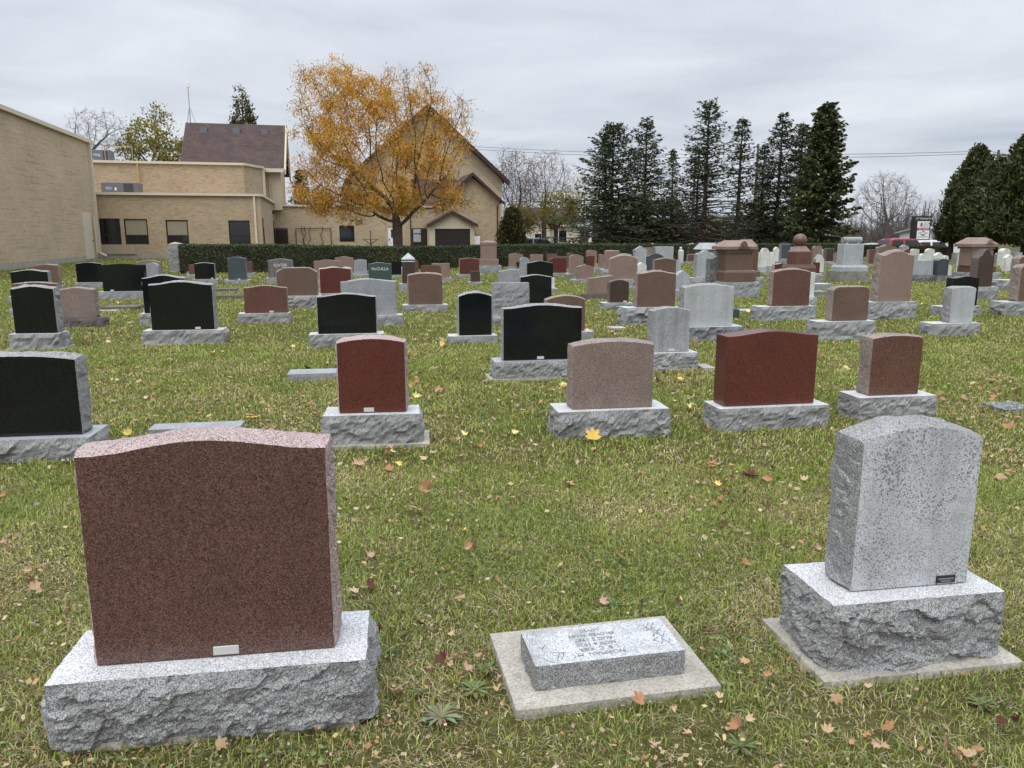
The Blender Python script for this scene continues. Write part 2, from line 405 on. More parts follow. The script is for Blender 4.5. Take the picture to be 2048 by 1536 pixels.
M['plate'] = plain('plate_metal', (0.50, 0.49, 0.46), 0.45, 0.0, 0.05)
M['plateblack'] = plain('black_plate', (0.008, 0.010, 0.012), 0.25)
M['platetext'] = plain('plate_lettering', (0.16, 0.17, 0.18), 0.5)
M['engrave'] = plain('engraved_lettering', (0.19, 0.187, 0.18), 0.9, var=0.5, scale=40)
M['whitetext'] = plain('white_lettering', (0.72, 0.72, 0.70), 0.7)
M['buff'] = brick('buff_brick', (0.45, 0.345, 0.225), (0.34, 0.26, 0.165), (0.40, 0.33, 0.24))
M['buffpale'] = brick('pale_buff_brick', (0.51, 0.405, 0.272), (0.43, 0.335, 0.22), (0.46, 0.38, 0.275), sx=0.22)
M['redbrick'] = brick('red_brick', (0.20, 0.075, 0.045), (0.15, 0.055, 0.035), (0.25, 0.2, 0.17))
M['shingle'] = shingle('brown_shingles', ((0.085, 0.054, 0.046), (0.058, 0.037, 0.032), (0.035, 0.023, 0.02)))
M['greyshingle'] = shingle('grey_shingles', ((0.075, 0.075, 0.08), (0.055, 0.055, 0.06), (0.03, 0.03, 0.03)))
M['cream'] = plain('cream_trim', (0.62, 0.56, 0.45), 0.5, var=0.06)
M['stucco'] = plain('cream_stucco', (0.52, 0.45, 0.34), 0.85, var=0.08, bump=0.2)
M['maroon'] = plain('maroon_fascia', (0.05, 0.018, 0.016), 0.5)
M['brownframe'] = plain('dark_brown_frame', (0.025, 0.015, 0.011), 0.45)
M['glass'] = glass_dark('dark_window_glass')
M['blind'] = plain('tan_blind', (0.30, 0.26, 0.18), 0.8, var=0.05)
M['garage'] = plain('brown_garage_door', (0.035, 0.026, 0.029), 0.5, var=0.08)
M['unit'] = plain('rooftop_unit_grey', (0.14, 0.14, 0.16), 0.5, var=0.06)
M['unitdark'] = plain('rooftop_unit_grille', (0.05, 0.052, 0.055), 0.6)
M['decal'] = plain('blue_decal', (0.20, 0.34, 0.5), 0.5)
M['white_paint'] = plain('white_paint', (0.75, 0.75, 0.73), 0.5, var=0.05)
M['yellow_pipe'] = plain('yellow_pipe', (0.6, 0.42, 0.10), 0.5)
M['dark_metal'] = plain('dark_metal', (0.03, 0.028, 0.026), 0.5, 0.3)
M['galv'] = plain('galvanised_metal', (0.42, 0.43, 0.44), 0.45, 0.4)
M['wood'] = plain('weathered_pole_wood', (0.12, 0.095, 0.075), 0.9, var=0.2)
M['bark'] = plain('dark_bark', (0.055, 0.042, 0.034), 0.95, var=0.35, scale=9, bump=0.6)
M['bark_locust'] = plain('locust_bark', (0.075, 0.058, 0.042), 0.95, var=0.4, scale=9, bump=0.7)
M['bark_grey'] = plain('grey_bark', (0.105, 0.09, 0.08), 0.95, var=0.25, scale=7)
M['asphalt'] = plain('asphalt', (0.05, 0.05, 0.052), 0.9, var=0.2)
M['leaf'] = tinted('foliage', 0.6, 0.25, 0.4)
M['needle'] = tinted('needles', 0.7, 0.15, 0.08)
M['blade'] = tinted('grass_blades', 0.6, 0.2, 0.2)
M['deadleaf'] = tinted('dead_leaf', 0.75, 0.2, 0.15)
# ------------------------------------------------------------------ headstones
ROW = radians(9.5)                 # the rows run slightly away to the right
FOOT = []                          # ground covered by stone: (x, y, angle, u0, u1, v0, v1)
def n01(p, s=1.0): return 0.5 + 0.5 * mn.noise(Vector(p) * s)
def chip(p):
    """broken-rock relief, roughly 0..1"""
    p = Vector(p)
    tot = 0.0
    for sc, wt in ((5.0, .62), (13.0, .30), (31.0, .12)):
        q = Vector((p.x * sc, p.y * sc, p.z * sc * 1.5)) + mn.noise_vector(p * sc * 1.3) * .30
        d, c = mn.voronoi(q); c0 = c[0]
        g = mn.noise_vector(c0 * 3.17 + Vector((.5, .3, .7)))     # every broken facet has its own tilt
        e = q - c0
        tot += wt * (0.5 + 0.75 * mn.noise(c0 * 7.3) + 1.25 * g.dot(e))
    return max(-0.15, min(1.25, tot + 0.10 * mn.fractal(p * 40, .9, 2.1, 3)))
def top_fn(shape):
    def f(s, zs, zp):
        h = zp - zs
        if shape == 'serp': return zs + h * (0.5 + 0.5 * cos(pi * (2 * s - 1)))
        if shape == 'arc': return zs + h * (1 - (2 * s - 1) ** 2)
        if shape == 'flat': return zs + (zp - zs) * 0.5
        if shape == 'gable': return zs + h * (1 - abs(2 * s - 1))
        if shape == 'round': return zs + h * sqrt(max(0, 1 - (2 * s - 1) ** 2))
        if shape == 'rcorner':
            e = min(s, 1 - s); return zs + h * (1 - max(0, 1 - e / 0.16) ** 2)
        if shape == 'clip':
            e = min(s, 1 - s); return zs + h * min(1.0, (e / 0.17) ** 0.75 * (0.9 if e < 0.15 else 1))
        if shape == 'sharch':
            t = (s - 0.5) / 0.36
            return zs if abs(t) >= 1 else zs + h * (1 - t * t)
        if shape == 'asym': return zs + h * min(1.0, 1.12 * s ** 0.8) - (h * 2.2 * max(0, s - 0.88) / 0.12 * 0.4)
        if shape == 'scallop':
            t = abs(2 * s - 1)
            return zs + h * (1 - t * t * 1.6 if t < 0.55 else max(0.10 + 0.25 * sin((t - 0.55) / 0.45 * pi), 0.0) + 0.08)
        if shape == 'gothic':
            t = abs(2 * s - 1); return zs + h * (1 - t ** 1.4)
        if shape == 'scroll':
            t = abs(2 * s - 1)
            return zs + h * (1.0 if t < 0.2 else (0.72 if t < 0.5 else (0.42 if t < 0.75 else 0.15 + 0.3 * sqrt(max(0, 1 - ((t - 0.87) / 0.13) ** 2)))))
        return zp
    return f
def tablet_mesh(name, w, z0, zs, zp, t, shape, rough, res, mats, parent, y0=0.0, x0=0.0, seed=0, taper=0.0):
    f = top_fn(shape)
    ztl, ztr = f(0.0, zs, zp), f(1.0, zs, zp)
    if shape in ('serp', 'arc', 'gable', 'flat', 'rcorner', 'clip', 'round', 'gothic'): ztl = ztr = zs
    ns = max(2, int((zs - z0) / res)); ntp = max(10, int(w / res))
    pts = [(-w/2, z0 + (ztl - z0) * i / ns) for i in range(ns)]
    for i in range(ntp + 1):
        s = i / ntp
        if shape in ('round', 'rcorner'): s = 0.5 - 0.5 * cos(pi * s)
        pts.append((-w/2 + w * s, f(s, zs, zp)))
    pts += [(w/2, ztr + (z0 - ztr) * (i + 1) / ns) for i in range(ns)]
    if taper: pts = [(x * (1 - taper * (z - z0) / max(.01, zp - z0)), z) for x, z in pts]
    n = len(pts); nor = []
    for i in range(n):
        a = pts[max(0, i - 1)]; b = pts[min(n - 1, i + 1)]
        d = Vector((b[0] - a[0], b[1] - a[1])); d = d.normalized() if d.length > 0 else Vector((0, 1))
        nor.append((-d.y, d.x) if pts[i][1] > z0 + 1e-4 else (0, 0))
    m = max(2, min(12, int(t / res))) if rough else 1
    V = []; F = []; mi = []
    for k in range(m + 1):
        q = k / m; y = y0 + t * q
        prof = (sin(pi * q) ** 0.6 if 0 < q < 1 else 0.0) if rough else 0
        for i, (x, z) in enumerate(pts):
            o = 0.0; jy = 0.0
            if rough:
                P = Vector((x + seed * 3.1, y, z + seed * 1.7))
                o = rough * prof * (0.15 + 1.1 * chip(P))
                if k == m: o = rough * 0.8 * (mn.noise(P * 11)); jy = rough * 0.6 * mn.noise(P * 9 + Vector((5, 5, 5)))
                if k == 0: o = rough * 0.10 * mn.noise(P * 40)
            V.append((x0 + x + nor[i][0] * o, y + jy, z + nor[i][1] * o))
    for k in range(m):
        for i in range(n - 1):
            F.append((k*n+i, k*n+i+1, (k+1)*n+i+1, (k+1)*n+i)); mi.append(1 if rough else 0)
    F.append(tuple(range(n - 1, -1, -1))); mi.append(0)
    F.append(tuple(range(m*n, m*n + n))); mi.append(0)
    o = mesh_obj(name, V, F, mats, parent, mi)
    return o
def rock_block(name, u0, u1, v0, v1, z0, z1, amp, res, mats, parent, seed=0, front_only=False, round_top=0.0):
    """a block with broken sides and a sawn top; material 0 sides, 1 top"""
    w, d, h = u1 - u0, v1 - v0, z1 - z0
    nx, ny, nzz = max(2, int(w / res)), max(2, int(d / res)), max(3, int(h / res))
    ring = []
    for i in range(nx): ring.append((u0 + w*i/nx, v0, 0, -1))
    for i in range(ny): ring.append((u1, v0 + d*i/ny, 1, 0))
    for i in range(nx): ring.append((u1 - w*i/nx, v1, 0, 1))
    for i in range(ny): ring.append((u0, v1 - d*i/ny, -1, 0))
    n = len(ring); V = []; F = []; mi = []
    for k in range(nzz + 1):
        q = k / nzz; z = z0 + h*q
        for i, (x, y, nxx, nyy) in enumerate(ring):
            P = Vector((x + seed*2.3, y + seed*1.3, z))
            edge = min(1.0, (1 - q) * 5.0) if k < nzz else 0
            o = amp * edge * (chip(P) * 1.3 - 0.35)
            # keep the vertical corners from opening
            cu = min(x - u0, u1 - x); cv = min(y - v0, v1 - y)
            if abs(nyy) > 0: o *= min(1.0, 0.35 + cu / 0.05)
            else: o *= min(1.0, 0.35 + cv / 0.05)
            jz = 0.0
            if k == nzz: o = amp * 0.10 * mn.noise(P * 25)
            V.append((x + nxx*o, y + nyy*o, z + jz))
    for k in range(nzz):
        for i in range(n):
            j = (i + 1) % n
            F.append((k*n+i, k*n+j, (k+1)*n+j, (k+1)*n+i)); mi.append(0)
    F.append(tuple(nzz*n + i for i in range(n))); mi.append(1)
    return mesh_obj(name, V, F, mats, parent, mi)
def text_obj(body, size, mat, parent, loc, rot, name='inscription', align='CENTER', ext=0.0006, sx=1.0, shear=0.0):
    c = bpy.data.curves.new('lettering', 'FONT'); c.body = body; c.size = size; c.align_x = align; c.align_y = 'CENTER'
    c.extrude = ext; c.resolution_u = 2; c.shear = shear
    o = bpy.data.objects.new('lettering', c); col.objects.link(o)
    dg = bpy.context.evaluated_depsgraph_get()
    me = bpy.data.meshes.new_from_object(o.evaluated_get(dg))
    bpy.data.objects.remove(o); bpy.data.curves.remove(c)
    me.materials.clear(); me.materials.append(mat)
    r = bpy.data.objects.new(name, me); col.objects.link(r)
    r.parent = parent; r.location = loc; r.rotation_euler = rot; r.scale = (sx, 1, 1)
    return r
GROUP = 'headstones standing in rows on the lawn'
ROUGHM = {'mauve': 'r_pink', 'red': 'r_pink', 'redbrown': 'r_brown', 'brown': 'r_brown', 'darkbrown': 'r_mauve', 'tan': 'r_brown',
          'pink': 'r_brown', 'black': 'r_grey', 'slate': 'r_dark', 'green': 'r_grey', 'greywave': 'r_grey', 'grey': 'r_grey',
          'greystain': 'r_grey', 'greyspot': 'r_grey', 'pale': 'r_grey', 'white': 'r_pale', 'marble': 'r_pale', 'mottled': 'mottled', 'mossy': 'mossy'}
_seed = [0]
def stone(label, mat, shape, xl, xr, ysh, ypk, yb, base=None, yaw=None, t=None, rough=None, rmat=None, bmat='r_grey', topmat='steeled',
          plate=None, ledge=None, bd=None, foot=None, text=None, name='headstone', cat='headstone', tilt=0.0, lean=0.0, bamp=None,
          rockface=False, taper=0.0, group=GROUP):
    """one headstone measured off the photograph: face left/right, shoulder, peak and bottom rows; base (left, right, top row, bottom row)"""
    _seed[0] += 1; sd = _seed[0]
    a = ROW if yaw is None else radians(yaw)
    if base: bl, br, byt, byb = base
    else: bl, br, byt, byb = xl, xr, yb, yb
    O = gp((bl + br) / 2, byb, 0.0)
    D = O.y
    z_sink = -0.06
    if t is None: t = 0.17 if D < 14 else 0.2
    if ledge is None: ledge = 0.07
    if bd is None: bd = t + 2 * ledge
    if not base: bd = t; ledge = 0
    th = empty(name, (O.x, O.y, 0), a, label, cat, group)
    res = 0.009 if D < 3.2 else (0.022 if D < 9 else (0.04 if D < 18 else 0.08))
    hb = 0.0
    if base:
        u0, hb = on_plane(bl, byt, O, a)
        u1, _ = on_plane(br, byt, O, a)
        u0, _z = on_plane(bl, (byt + byb) / 2, O, a); u1, _z = on_plane(br, (byt + byb) / 2, O, a)
        _u, hb = on_plane((bl + br) / 2, byt, O, a)
        hb = max(0.04, hb)
        zb = z_sink
        if foot: zb = 0.025
        am = bamp if bamp is not None else min(0.05, hb * 0.2)
        rock_block('base', u0, u1, 0, bd, zb, hb, am, res, [M[bmat], M[topmat]], th, sd)
        FOOT.append((O.x, O.y, a, u0, u1, 0.0, bd))
        if foot:
            fx0, fx1, fy0, fy1 = foot
            rock_block('foundation', u0 - fx0, u1 + fx1, -fy0, bd + fy1, -0.1, 0.025, 0.012, max(res, 0.03), [M['concrete'], M['concrete']], th, sd + 500)
            FOOT.append((O.x, O.y, a, u0 - fx0, u1 + fx1, -fy0, bd + fy1))
    nrm = Vector((-sin(a), cos(a), 0))
    Q = O + nrm * ledge
    xm = (xl + xr) / 2; ym = (yb + ypk) / 2
    ul, _ = on_plane(xl, ym, Q, a); ur, _ = on_plane(xr, ym, Q, a)
    _u, zs = on_plane(xm, ysh, Q, a); _u, zp = on_plane(xm, ypk, Q, a)
    w = ur - ul; z0 = hb + 0.004 if base else -0.05
    if rough is None: rough = 0.0 if shape in ('round', 'gothic') else 0.02
    if D > 9 and rough > .009: rough *= 1.5
    if not base: FOOT.append((O.x, O.y, a, ul, ur, 0.0, t))
    if rockface:
        tb = rock_block('tablet', ul, ur, ledge, ledge + t, z0, zp, 0.03, res, [M[rmat or mat], M[rmat or mat]], th, sd)
    else:
        tb = tablet_mesh('tablet', w, z0, zs, zp, t, shape, rough, res, [M[mat], M[rmat or ROUGHM[mat]]], th, ledge, (ul + ur) / 2, sd, taper)
    if lean or tilt:
        c = Vector(((ul + ur) / 2, ledge + t / 2, z0))
        tb.matrix_local = Matrix.Translation(c) @ Matrix.Rotation(radians(tilt), 4, 'Y') @ Matrix.Rotation(radians(lean), 4, 'X') @ Matrix.Translation(-c)
    if plate:
        px, pm = plate
        pw, ph = (0.075, 0.03) if D > 3 else (0.078, 0.028)
        up, _ = on_plane(px, yb - 4, Q, a)
        b = MB().bbox(up - pw/2, up + pw/2, ledge - 0.004, ledge + 0.002, z0 + 0.006, z0 + 0.006 + ph, 0.0015)
        pl = b.build('nameplate', M[pm], th)
        if pm == 'plateblack':
            sb = MB(); sb.box(up - pw*.40, up + pw*.40, ledge - .0048, ledge - .0042, z0 + ph*.68, z0 + ph*.88); sb.box(up - pw*.27, up + pw*.27, ledge - .0048, ledge - .0042, z0 + ph*.36, z0 + ph*.55)
            sb.build('plate_lettering', M['platetext'], pl)
    if text:
        txt, px, py, size, tm = text
        ut, zt = on_plane(px, py, Q, a)
        text_obj(txt, size, M[tm], th, (ut, ledge - 0.003, zt), (pi/2, 0, 0))
    return th
S = stone
# --- nearest stones
h1 = S('large mauve granite headstone with wavy pink top and white plate, nearest at left', 'mauve', 'serp', 168, 659, 905, 881, 1310, (93, 736, 1345, 1482),
  yaw=8.7, t=0.165, rough=0.022, plate=(453, 'plate'), ledge=0.085, bd=0.33, bamp=0.042, foot=(-0.02, -0.03, -0.0, 0.0))
h2 = S('lichen spotted pale grey headstone with small black plate and rough stone base', 'greyspot', 'arc', 1717, 1950, 882, 856, 1174, (1663, 1999, 1198, 1338),
  yaw=9.5, t=0.17, rough=0.02, plate=(1889, 'plateblack'), ledge=0.085, bd=0.345, bamp=0.05, foot=(0.05, 0.06, 0.06, 0.05))
S('red polished headstone with rough arched top, on tall grey base left of centre', 'red', 'arc', 676, 810, 686, 678, 825, (647, 840, 830, 894), plate=(738, 'plate'), foot=(-0.01, 0.07, 0.05, 0.05), yaw=7, rough=0.022, rmat='r_pink')
S('weathered pinkish brown headstone behind the big yellow maple leaf', 'pink', 'arc', 1146, 1306, 692, 683.5, 816.5, (1116, 1338, 821, 876), yaw=9, t=0.19, rough=0.02)
S('wide polished red headstone with smooth sides and sloping shiny top', 'red', 'serp', 1452, 1632, 672, 663, 809, (1439, 1657, 814, 858), t=0.2, rough=0, bd=0.32, yaw=10)
S('brown red headstone with rough pink left edge beside the wide polished red one', 'redbrown', 'arc', 1742, 1841, 677, 672, 790, (1718, 1871, 793.6, 841), t=0.165, rough=0.018)
S('speckled black headstone cut off by the left edge, sides of rough grey stone', 'black', 'arc', -95, 157, 722, 713, 872, (-125, 182, 880, 926), yaw=9, t=0.19, rough=0.03, topmat='steelblue', ledge=0.09)
S('wide black headstone with rough grey rim and white plate right of centre', 'black', 'serp', 1007, 1163, 617, 610.5, 718, (990, 1172, 722, 760), plate=(1081, 'plate'), foot=(0.06, 0.02, 0.03, 0.03), rough=0.02, topmat='steelblue')
S('streaky grey headstone with arched top behind the weathered pink one', 'greystain', 'arc', 1305, 1379, 622.5, 616, 704.5, (1290, 1395, 706, 741), plate=(1343, 'plate'), foot=(0.02, 0.0, 0.03, 0.03), t=0.18, rough=0.012)
S('black headstone with rough grey right edge, on pale grey base at far left', 'black', 'serp', 25, 110, 578, 573, 665, (18, 120, 668, 701), foot=(0.05, 0.05, 0.03, 0.03), rough=0.025, t=0.2, yaw=8)
S('wide black headstone with white plate, larger of two overlapping black ones at left', 'black', 'serp', 300, 426, 570.5, 564, 659, (285, 446, 661, 690), plate=(396, 'plate'), foot=(-0.05, 0.0, 0.03, 0.03), rough=0.02, yaw=8)
S('black headstone with one rounded hump, behind the small red polished headstone', 'black', 'serp', 635, 752, 594, 588, 667, (618, 768, 668.5, 695), rough=0.012)
S('narrow black headstone with pale rough edge, left of the rock faced one', 'black', 'arc', 918, 983, 593, 586, 670, (898, 995, 672, 688), rough=0.02, t=0.17)
S('small red brown headstone with white plate, left of the clipped corner one', 'redbrown', 'serp', 488, 574, 576, 571.4, 625, (476, 579, 627, 647), plate=(543, 'plate'), rough=0.008)
S('wide brown headstone with clipped upper corners', 'brown', 'clip', 554, 634, 545, 536, 591, (545, 642, 592, 617), rough=0.012)
S('pale green grey headstone with rounded shoulders behind the humped black one', 'grey', 'serp', 683, 792, 564, 558.7, 630, (676, 806, 631, 653), rough=0.012)
S('tan brown headstone with one chipped top corner, alone right of the pointed post', 'brown', 'arc', 817, 884, 551, 547, 608, (806, 896, 610, 624), rough=0.02)
S('grey headstone with its whole face left as broken rock', 'pale', 'flat', 985, 1058, 568, 566, 630, (982, 1062, 632, 650), rockface=True, rmat='r_pale')
S('brown round shouldered headstone half hidden behind the wide black one', 'brown', 'arc', 1093, 1170, 600, 592, 662, (1080, 1187, 664, 680), rough=0.015)
S('big tan headstone on thick broken rock base behind the streaky grey one', 'brown', 'serp', 1275, 1351, 548, 543, 610, (1249, 1360, 615, 649), rough=0.02, bmat='r_pale', bamp=0.07, t=0.19)
S('small dark brown headstone with pale rough edge and little white plate', 'darkbrown', 'arc', 1220, 1257.6, 565, 560, 604, (1206, 1266, 606, 620), plate=(1250, 'plate'), rough=0.014)
S('tan headstone with lopsided sloping top on mauve base', 'tan', 'asym', 1178, 1232, 557, 552, 587, (1168, 1238, 588, 599), rough=0.012, bmat='r_mauve', topmat='r_mauve')
S('large pale grey headstone with stained shoulders and dark rock base', 'pale', 'arc', 1368, 1467, 576, 570, 651, (1352, 1486, 654, 681), rough=0.018, bmat='r_dark', t=0.22, ledge=0.08)
S('red headstone on white rock base in front of the red ball monument', 'redbrown', 'arc', 1546, 1620, 545, 539, 611, (1517.6, 1632, 613, 642), rough=0.018, bmat='r_pale')
S('brown headstone with strongly rounded shoulders, right of the ball monument', 'brown', 'rcorner', 1666, 1737, 581, 574, 640, (1636, 1751, 643, 680), rough=0.012, bmat='r_pale', t=0.18)
S('tall pink headstone with square shoulders, centre arch and rugged left side', 'tan', 'sharch', 1760, 1825, 511, 503, 602, (1738, 1832.5, 604, 638), rough=0.03, bmat='r_pale', t=0.23, ledge=0.05)
S('dark brown headstone with stepped scroll shoulders at right', 'darkbrown', 'scroll', 1956, 1987, 520, 499.5, 572, (1953, 1996, 574, 601), rough=0.012, bmat='r_pale', t=0.24, ledge=0.05)
S('black headstone with polished grey left side, behind a small light grey one', 'black', 'serp', 1906, 1956, 556.5, 553, 611.6, (1884, 1963, 613, 632), rough=0, t=0.2)
S('small light grey headstone with rough left edge, in front of a black one', 'pale', 'arc', 1903, 1948, 578, 575, 645, (1866, 1960, 647, 672), rough=0.02, t=0.19, taper=-0.06)
S('brown headstone with rounded top, cut off by the right edge', 'brown', 'rcorner', 2040, 2092, 537, 531, 600.6, (2010, 2100, 604, 631), rough=0.025, bmat='r_pale', t=0.25)
S('brown stone with broken left side, behind the one at the right edge', 'brown', 'rcorner', 2038, 2080, 518, 513, 560, (2005, 2085, 560, 579), rough=0.02, t=0.3, bmat='r_pale')
# --- left block, further rows
S('black headstone with low curved top farthest left in second row', 'black', 'serp', 23, 97, 544, 540, 592, (16, 104, 593, 606), rough=0.015)
S('reddish brown topped headstone tucked behind the nearer black one at far left', 'redbrown', 'serp', 27, 115, 568, 565, 617, (18, 124, 618, 632), rough=0.012)
S('brown headstone with rough right edge near the gymnasium wall', 'brown', 'serp', 70, 117, 531, 529, 571, (64, 122, 572, 583), rough=0.015)
S('mauve brown headstone on dark mauve base beside a black one at left', 'pink', 'serp', 118, 190, 580, 576, 635, (106, 206, 636.5, 655), rough=0.018, bmat='r_mauve', topmat='r_mauve')
S('plain black headstone with small grey base, left of the widest black one', 'black', 'serp', 152.5, 204, 527, 525, 564, (149, 210, 565, 575), rough=0.006)
S('widest black headstone with nearly flat top and white plate, near the brick corner', 'black', 'serp', 204, 289, 530, 527.5, 581, (197, 298, 583, 600), plate=(224, 'plate'), rough=0)
S('pinkish headstone just under the brick wing windows', 'tan', 'serp', 272, 322, 524, 520.5, 548, (268, 327, 549, 554), rough=0.01)
S('narrow grey headstone with round top, in front of a pinkish one', 'grey', 'round', 289, 317, 533, 525.5, 560, (284, 320, 561, 568), rough=0)
S('black headstone mostly hidden behind the larger black one with plate', 'black', 'serp', 286, 370, 557, 551, 626, (279, 378, 627, 652), rough=0.015)
S('small red headstone peeping out left of a black one by the hedge end', 'redbrown', 'flat', 377, 402, 529, 529, 548, (372, 406, 549, 556), rough=0)
S('black headstone with pale rim near the left end of the hedge', 'black', 'serp', 389, 429, 527.5, 525.5, 557.5, (384, 436, 558.5, 568), rough=0.01, plate=(424, 'plate'))
S('low black headstone right against the hedge by the pillar', 'black', 'serp', 376, 402, 526, 524, 543, (373, 405, 544, 549), rough=0)
S('charcoal headstone with white specks along its foot, in front of the hedge', 'slate', 'serp', 455, 492, 516.5, 514, 559, (449, 500, 560, 568), rough=0.008, plate=(478, 'plate'))
S('small red headstone just right of the charcoal one by the hedge', 'redbrown', 'flat', 492, 504.5, 523, 523, 545, (489, 509, 546, 553), rough=0)
S('streaked grey mauve headstone with white family name near the hedge', 'greywave', 'serp', 536, 585, 520.5, 517.5, 555, (532, 590, 556, 567), rough=0.006, text=('SLATER', 560.5, 530.5, 0.125, 'whitetext'))
S('brown headstone with dark left side, behind the deep red rough edged one', 'tan', 'serp', 628, 682, 522.5, 519.6, 558, (625, 688, 559, 568), rough=0.006)
S('pale brown headstone with humped top right against the hedge', 'tan', 'serp', 670, 707, 516, 512.6, 545, (667, 711, 546, 551), rough=0.006)
S('dark headstone sliver left of the humped pale brown one', 'black', 'flat', 660, 671, 515, 515, 545, (658, 673, 546, 550), rough=0)
S('deep red headstone with rough pink right edge, above the pale green grey one', 'red', 'serp', 640, 702, 538, 535, 586, (634, 712, 587, 597), rough=0.03)
S('light grey headstone left of the green one with white lettering', 'grey', 'serp', 708, 733.6, 520.6, 518.7, 549, (706, 738, 549.5, 555), rough=0.005)
S('dark green headstone with white family name', 'green', 'serp', 737, 783, 528, 525, 566, (732, 789, 567, 577), rough=0.005, text=('McCULLA', 760, 538, 0.115, 'whitetext'))
S('black headstone hidden behind the green one', 'black', 'serp', 754, 776, 523, 521.6, 547, (751, 779, 548, 553), rough=0)
S('black headstone with a white block at its foot, left of the pointed post', 'black', 'serp', 782, 803, 525, 523.5, 549, (778, 807, 550, 555), rough=0)
S('narrow reddish headstone sliver right of the pointed post', 'redbrown', 'flat', 826, 837, 521, 521, 544, (824, 840, 545, 549), rough=0)
S('red brown headstone with rounded corners, front of an overlapping pair', 'redbrown', 'rcorner', 842, 882, 533, 530.7, 562, (838, 888, 563, 570), rough=0)
S('reddish tan headstone, rear of an overlapping pair', 'tan', 'flat', 864, 899.6, 527, 527, 555, (858, 904.5, 556, 563), rough=0.006)
S('deep red headstone with square shoulders left of the tall stacked monument', 'red', 'serp', 919, 958, 518, 516, 547, (913, 965, 548.5, 555.5), rough=0.008)
S('tiny charcoal headstone on white base in the open grass', 'darkbrown', 'flat', 942, 960, 542.6, 542.6, 563, (938, 964.5, 564, 570), rough=0)
S('light tan headstone with gabled top against the hedge', 'tan', 'gable', 1018, 1046, 509, 506, 533, (1015, 1049, 534, 537.5), rough=0)
S('slim light grey headstone with round top beside a dark vase', 'grey', 'round', 1040, 1059, 521, 514, 537, (1036, 1063, 538, 542), rough=0)
S('light grey headstone with gentle hump behind the rock faced one', 'grey', 'serp', 998, 1051, 543, 539, 577, (993, 1057, 578, 590), rough=0.01)
S('black headstone standing at the back of two overlapping black ones', 'black', 'serp', 1054, 1106, 526, 522, 556, (1046, 1111, 557, 566), rough=0.008)
S('black headstone at the front of two overlapping black ones', 'black', 'serp', 1041, 1103, 554, 550, 606, (1034, 1112, 607, 622), rough=0.01)
S('white stone stump right of the two overlapping black headstones', 'white', 'flat', 1104, 1109, 556, 556, 576, (1101, 1116, 577, 583), rough=0)
S('flat topped tan headstone in front of the hedge behind the black pair', 'tan', 'flat', 1061, 1086, 509, 509, 531, (1058, 1089, 532, 537), rough=0.005)
S('small pinkish rough headstone between two flat topped ones by the hedge', 'tan', 'flat', 1085, 1098, 513, 513, 531, None, rough=0.01)
S('flat topped grey brown headstone close to the hedge', 'brown', 'flat', 1094, 1114, 508, 508, 529, (1091, 1117, 530, 534), rough=0)
S('dull red headstone with rounded upper corners', 'red', 'rcorner', 1100, 1133, 521, 516, 545, (1096, 1138, 546, 553), rough=0)
S('wide low brown headstone behind the dull red one', 'brown', 'flat', 1110, 1140, 512.6, 512.6, 537, (1107, 1143, 538, 543), rough=0)
S('brown headstone top showing beside the round topped tan one', 'brown', 'serp', 1134, 1149, 507.5, 506, 530, (1131, 1152, 531, 535), rough=0)
S('round topped tan headstone with dark weathered base', 'tan', 'round', 1140, 1167, 515, 509.4, 546.5, (1133, 1172, 548, 557), rough=0.004, bmat='r_dark')
S('low tan headstone with white litter at its foot, in open grass', 'tan', 'serp', 1153, 1187, 533.5, 530, 558, (1146, 1191, 559, 565.5), rough=0.008)
S('tall tan headstone with arched top against the hedge', 'tan', 'arc', 1173.5, 1194, 502.5, 500, 527, (1171, 1198, 528, 534), rough=0)
S('slim red headstone in front of the tall arched tan one', 'red', 'arc', 1173, 1189, 512.5, 511.5, 534, (1170, 1193, 536, 544), rough=0)
S('narrow tan headstone left of a rough edged one by the hedge', 'tan', 'arc', 1198.7, 1208, 509.5, 508.5, 535, (1196, 1211, 536, 541), rough=0)
S('flat topped tan headstone with rugged left edge near the hedge', 'tan', 'flat', 1212, 1238.5, 502, 502, 537, (1203, 1243, 539, 551), rough=0.02, t=0.25)
S('pale headstone behind the rugged edged tan one', 'pale', 'arc', 1238.5, 1263, 509, 507, 532, (1235, 1266, 533, 538), rough=0)
S('big tan headstone with polished oval panel and white base', 'tan', 'arc', 1221.5, 1275, 518, 511, 557.5, (1213, 1284, 558.5, 579), rough=0.02, bmat='r_pale', t=0.22)
S('grey stone with pointed gable and rough edge against the hedge', 'marble', 'gable', 1270, 1294, 500, 492.6, 534, (1266, 1298, 535, 541), rough=0.015, t=0.3)
S('pinkish headstone behind the gabled grey one', 'tan', 'flat', 1289, 1305, 495, 495, 524, (1287, 1307, 525, 529), rough=0)
S('big square white grey headstone block near the gate pillar', 'marble', 'flat', 1311, 1347, 493.5, 493.5, 522, (1306, 1351, 523, 528), rough=0.01, t=0.5)
S('dark slate headstone with round shoulders and shiny left edge', 'slate', 'arc', 1296, 1326.6, 513, 507, 541, (1291, 1331, 542, 549), rough=0, t=0.22)
S('small white headstone with decorated peak behind the tan ones', 'white', 'gothic', 1275, 1293, 531, 525, 549, (1272, 1297, 550, 556), rough=0)
S('brown headstone with pale oval patch in front of the white block', 'brown', 'serp', 1309, 1352, 519.5, 516.7, 552, (1302, 1358, 553, 563), rough=0.014)
S('plain grey slab right of the brown headstone with oval patch', 'marble', 'flat', 1352, 1361.5, 520.5, 520.5, 547, (1349, 1365, 548, 553), rough=0)
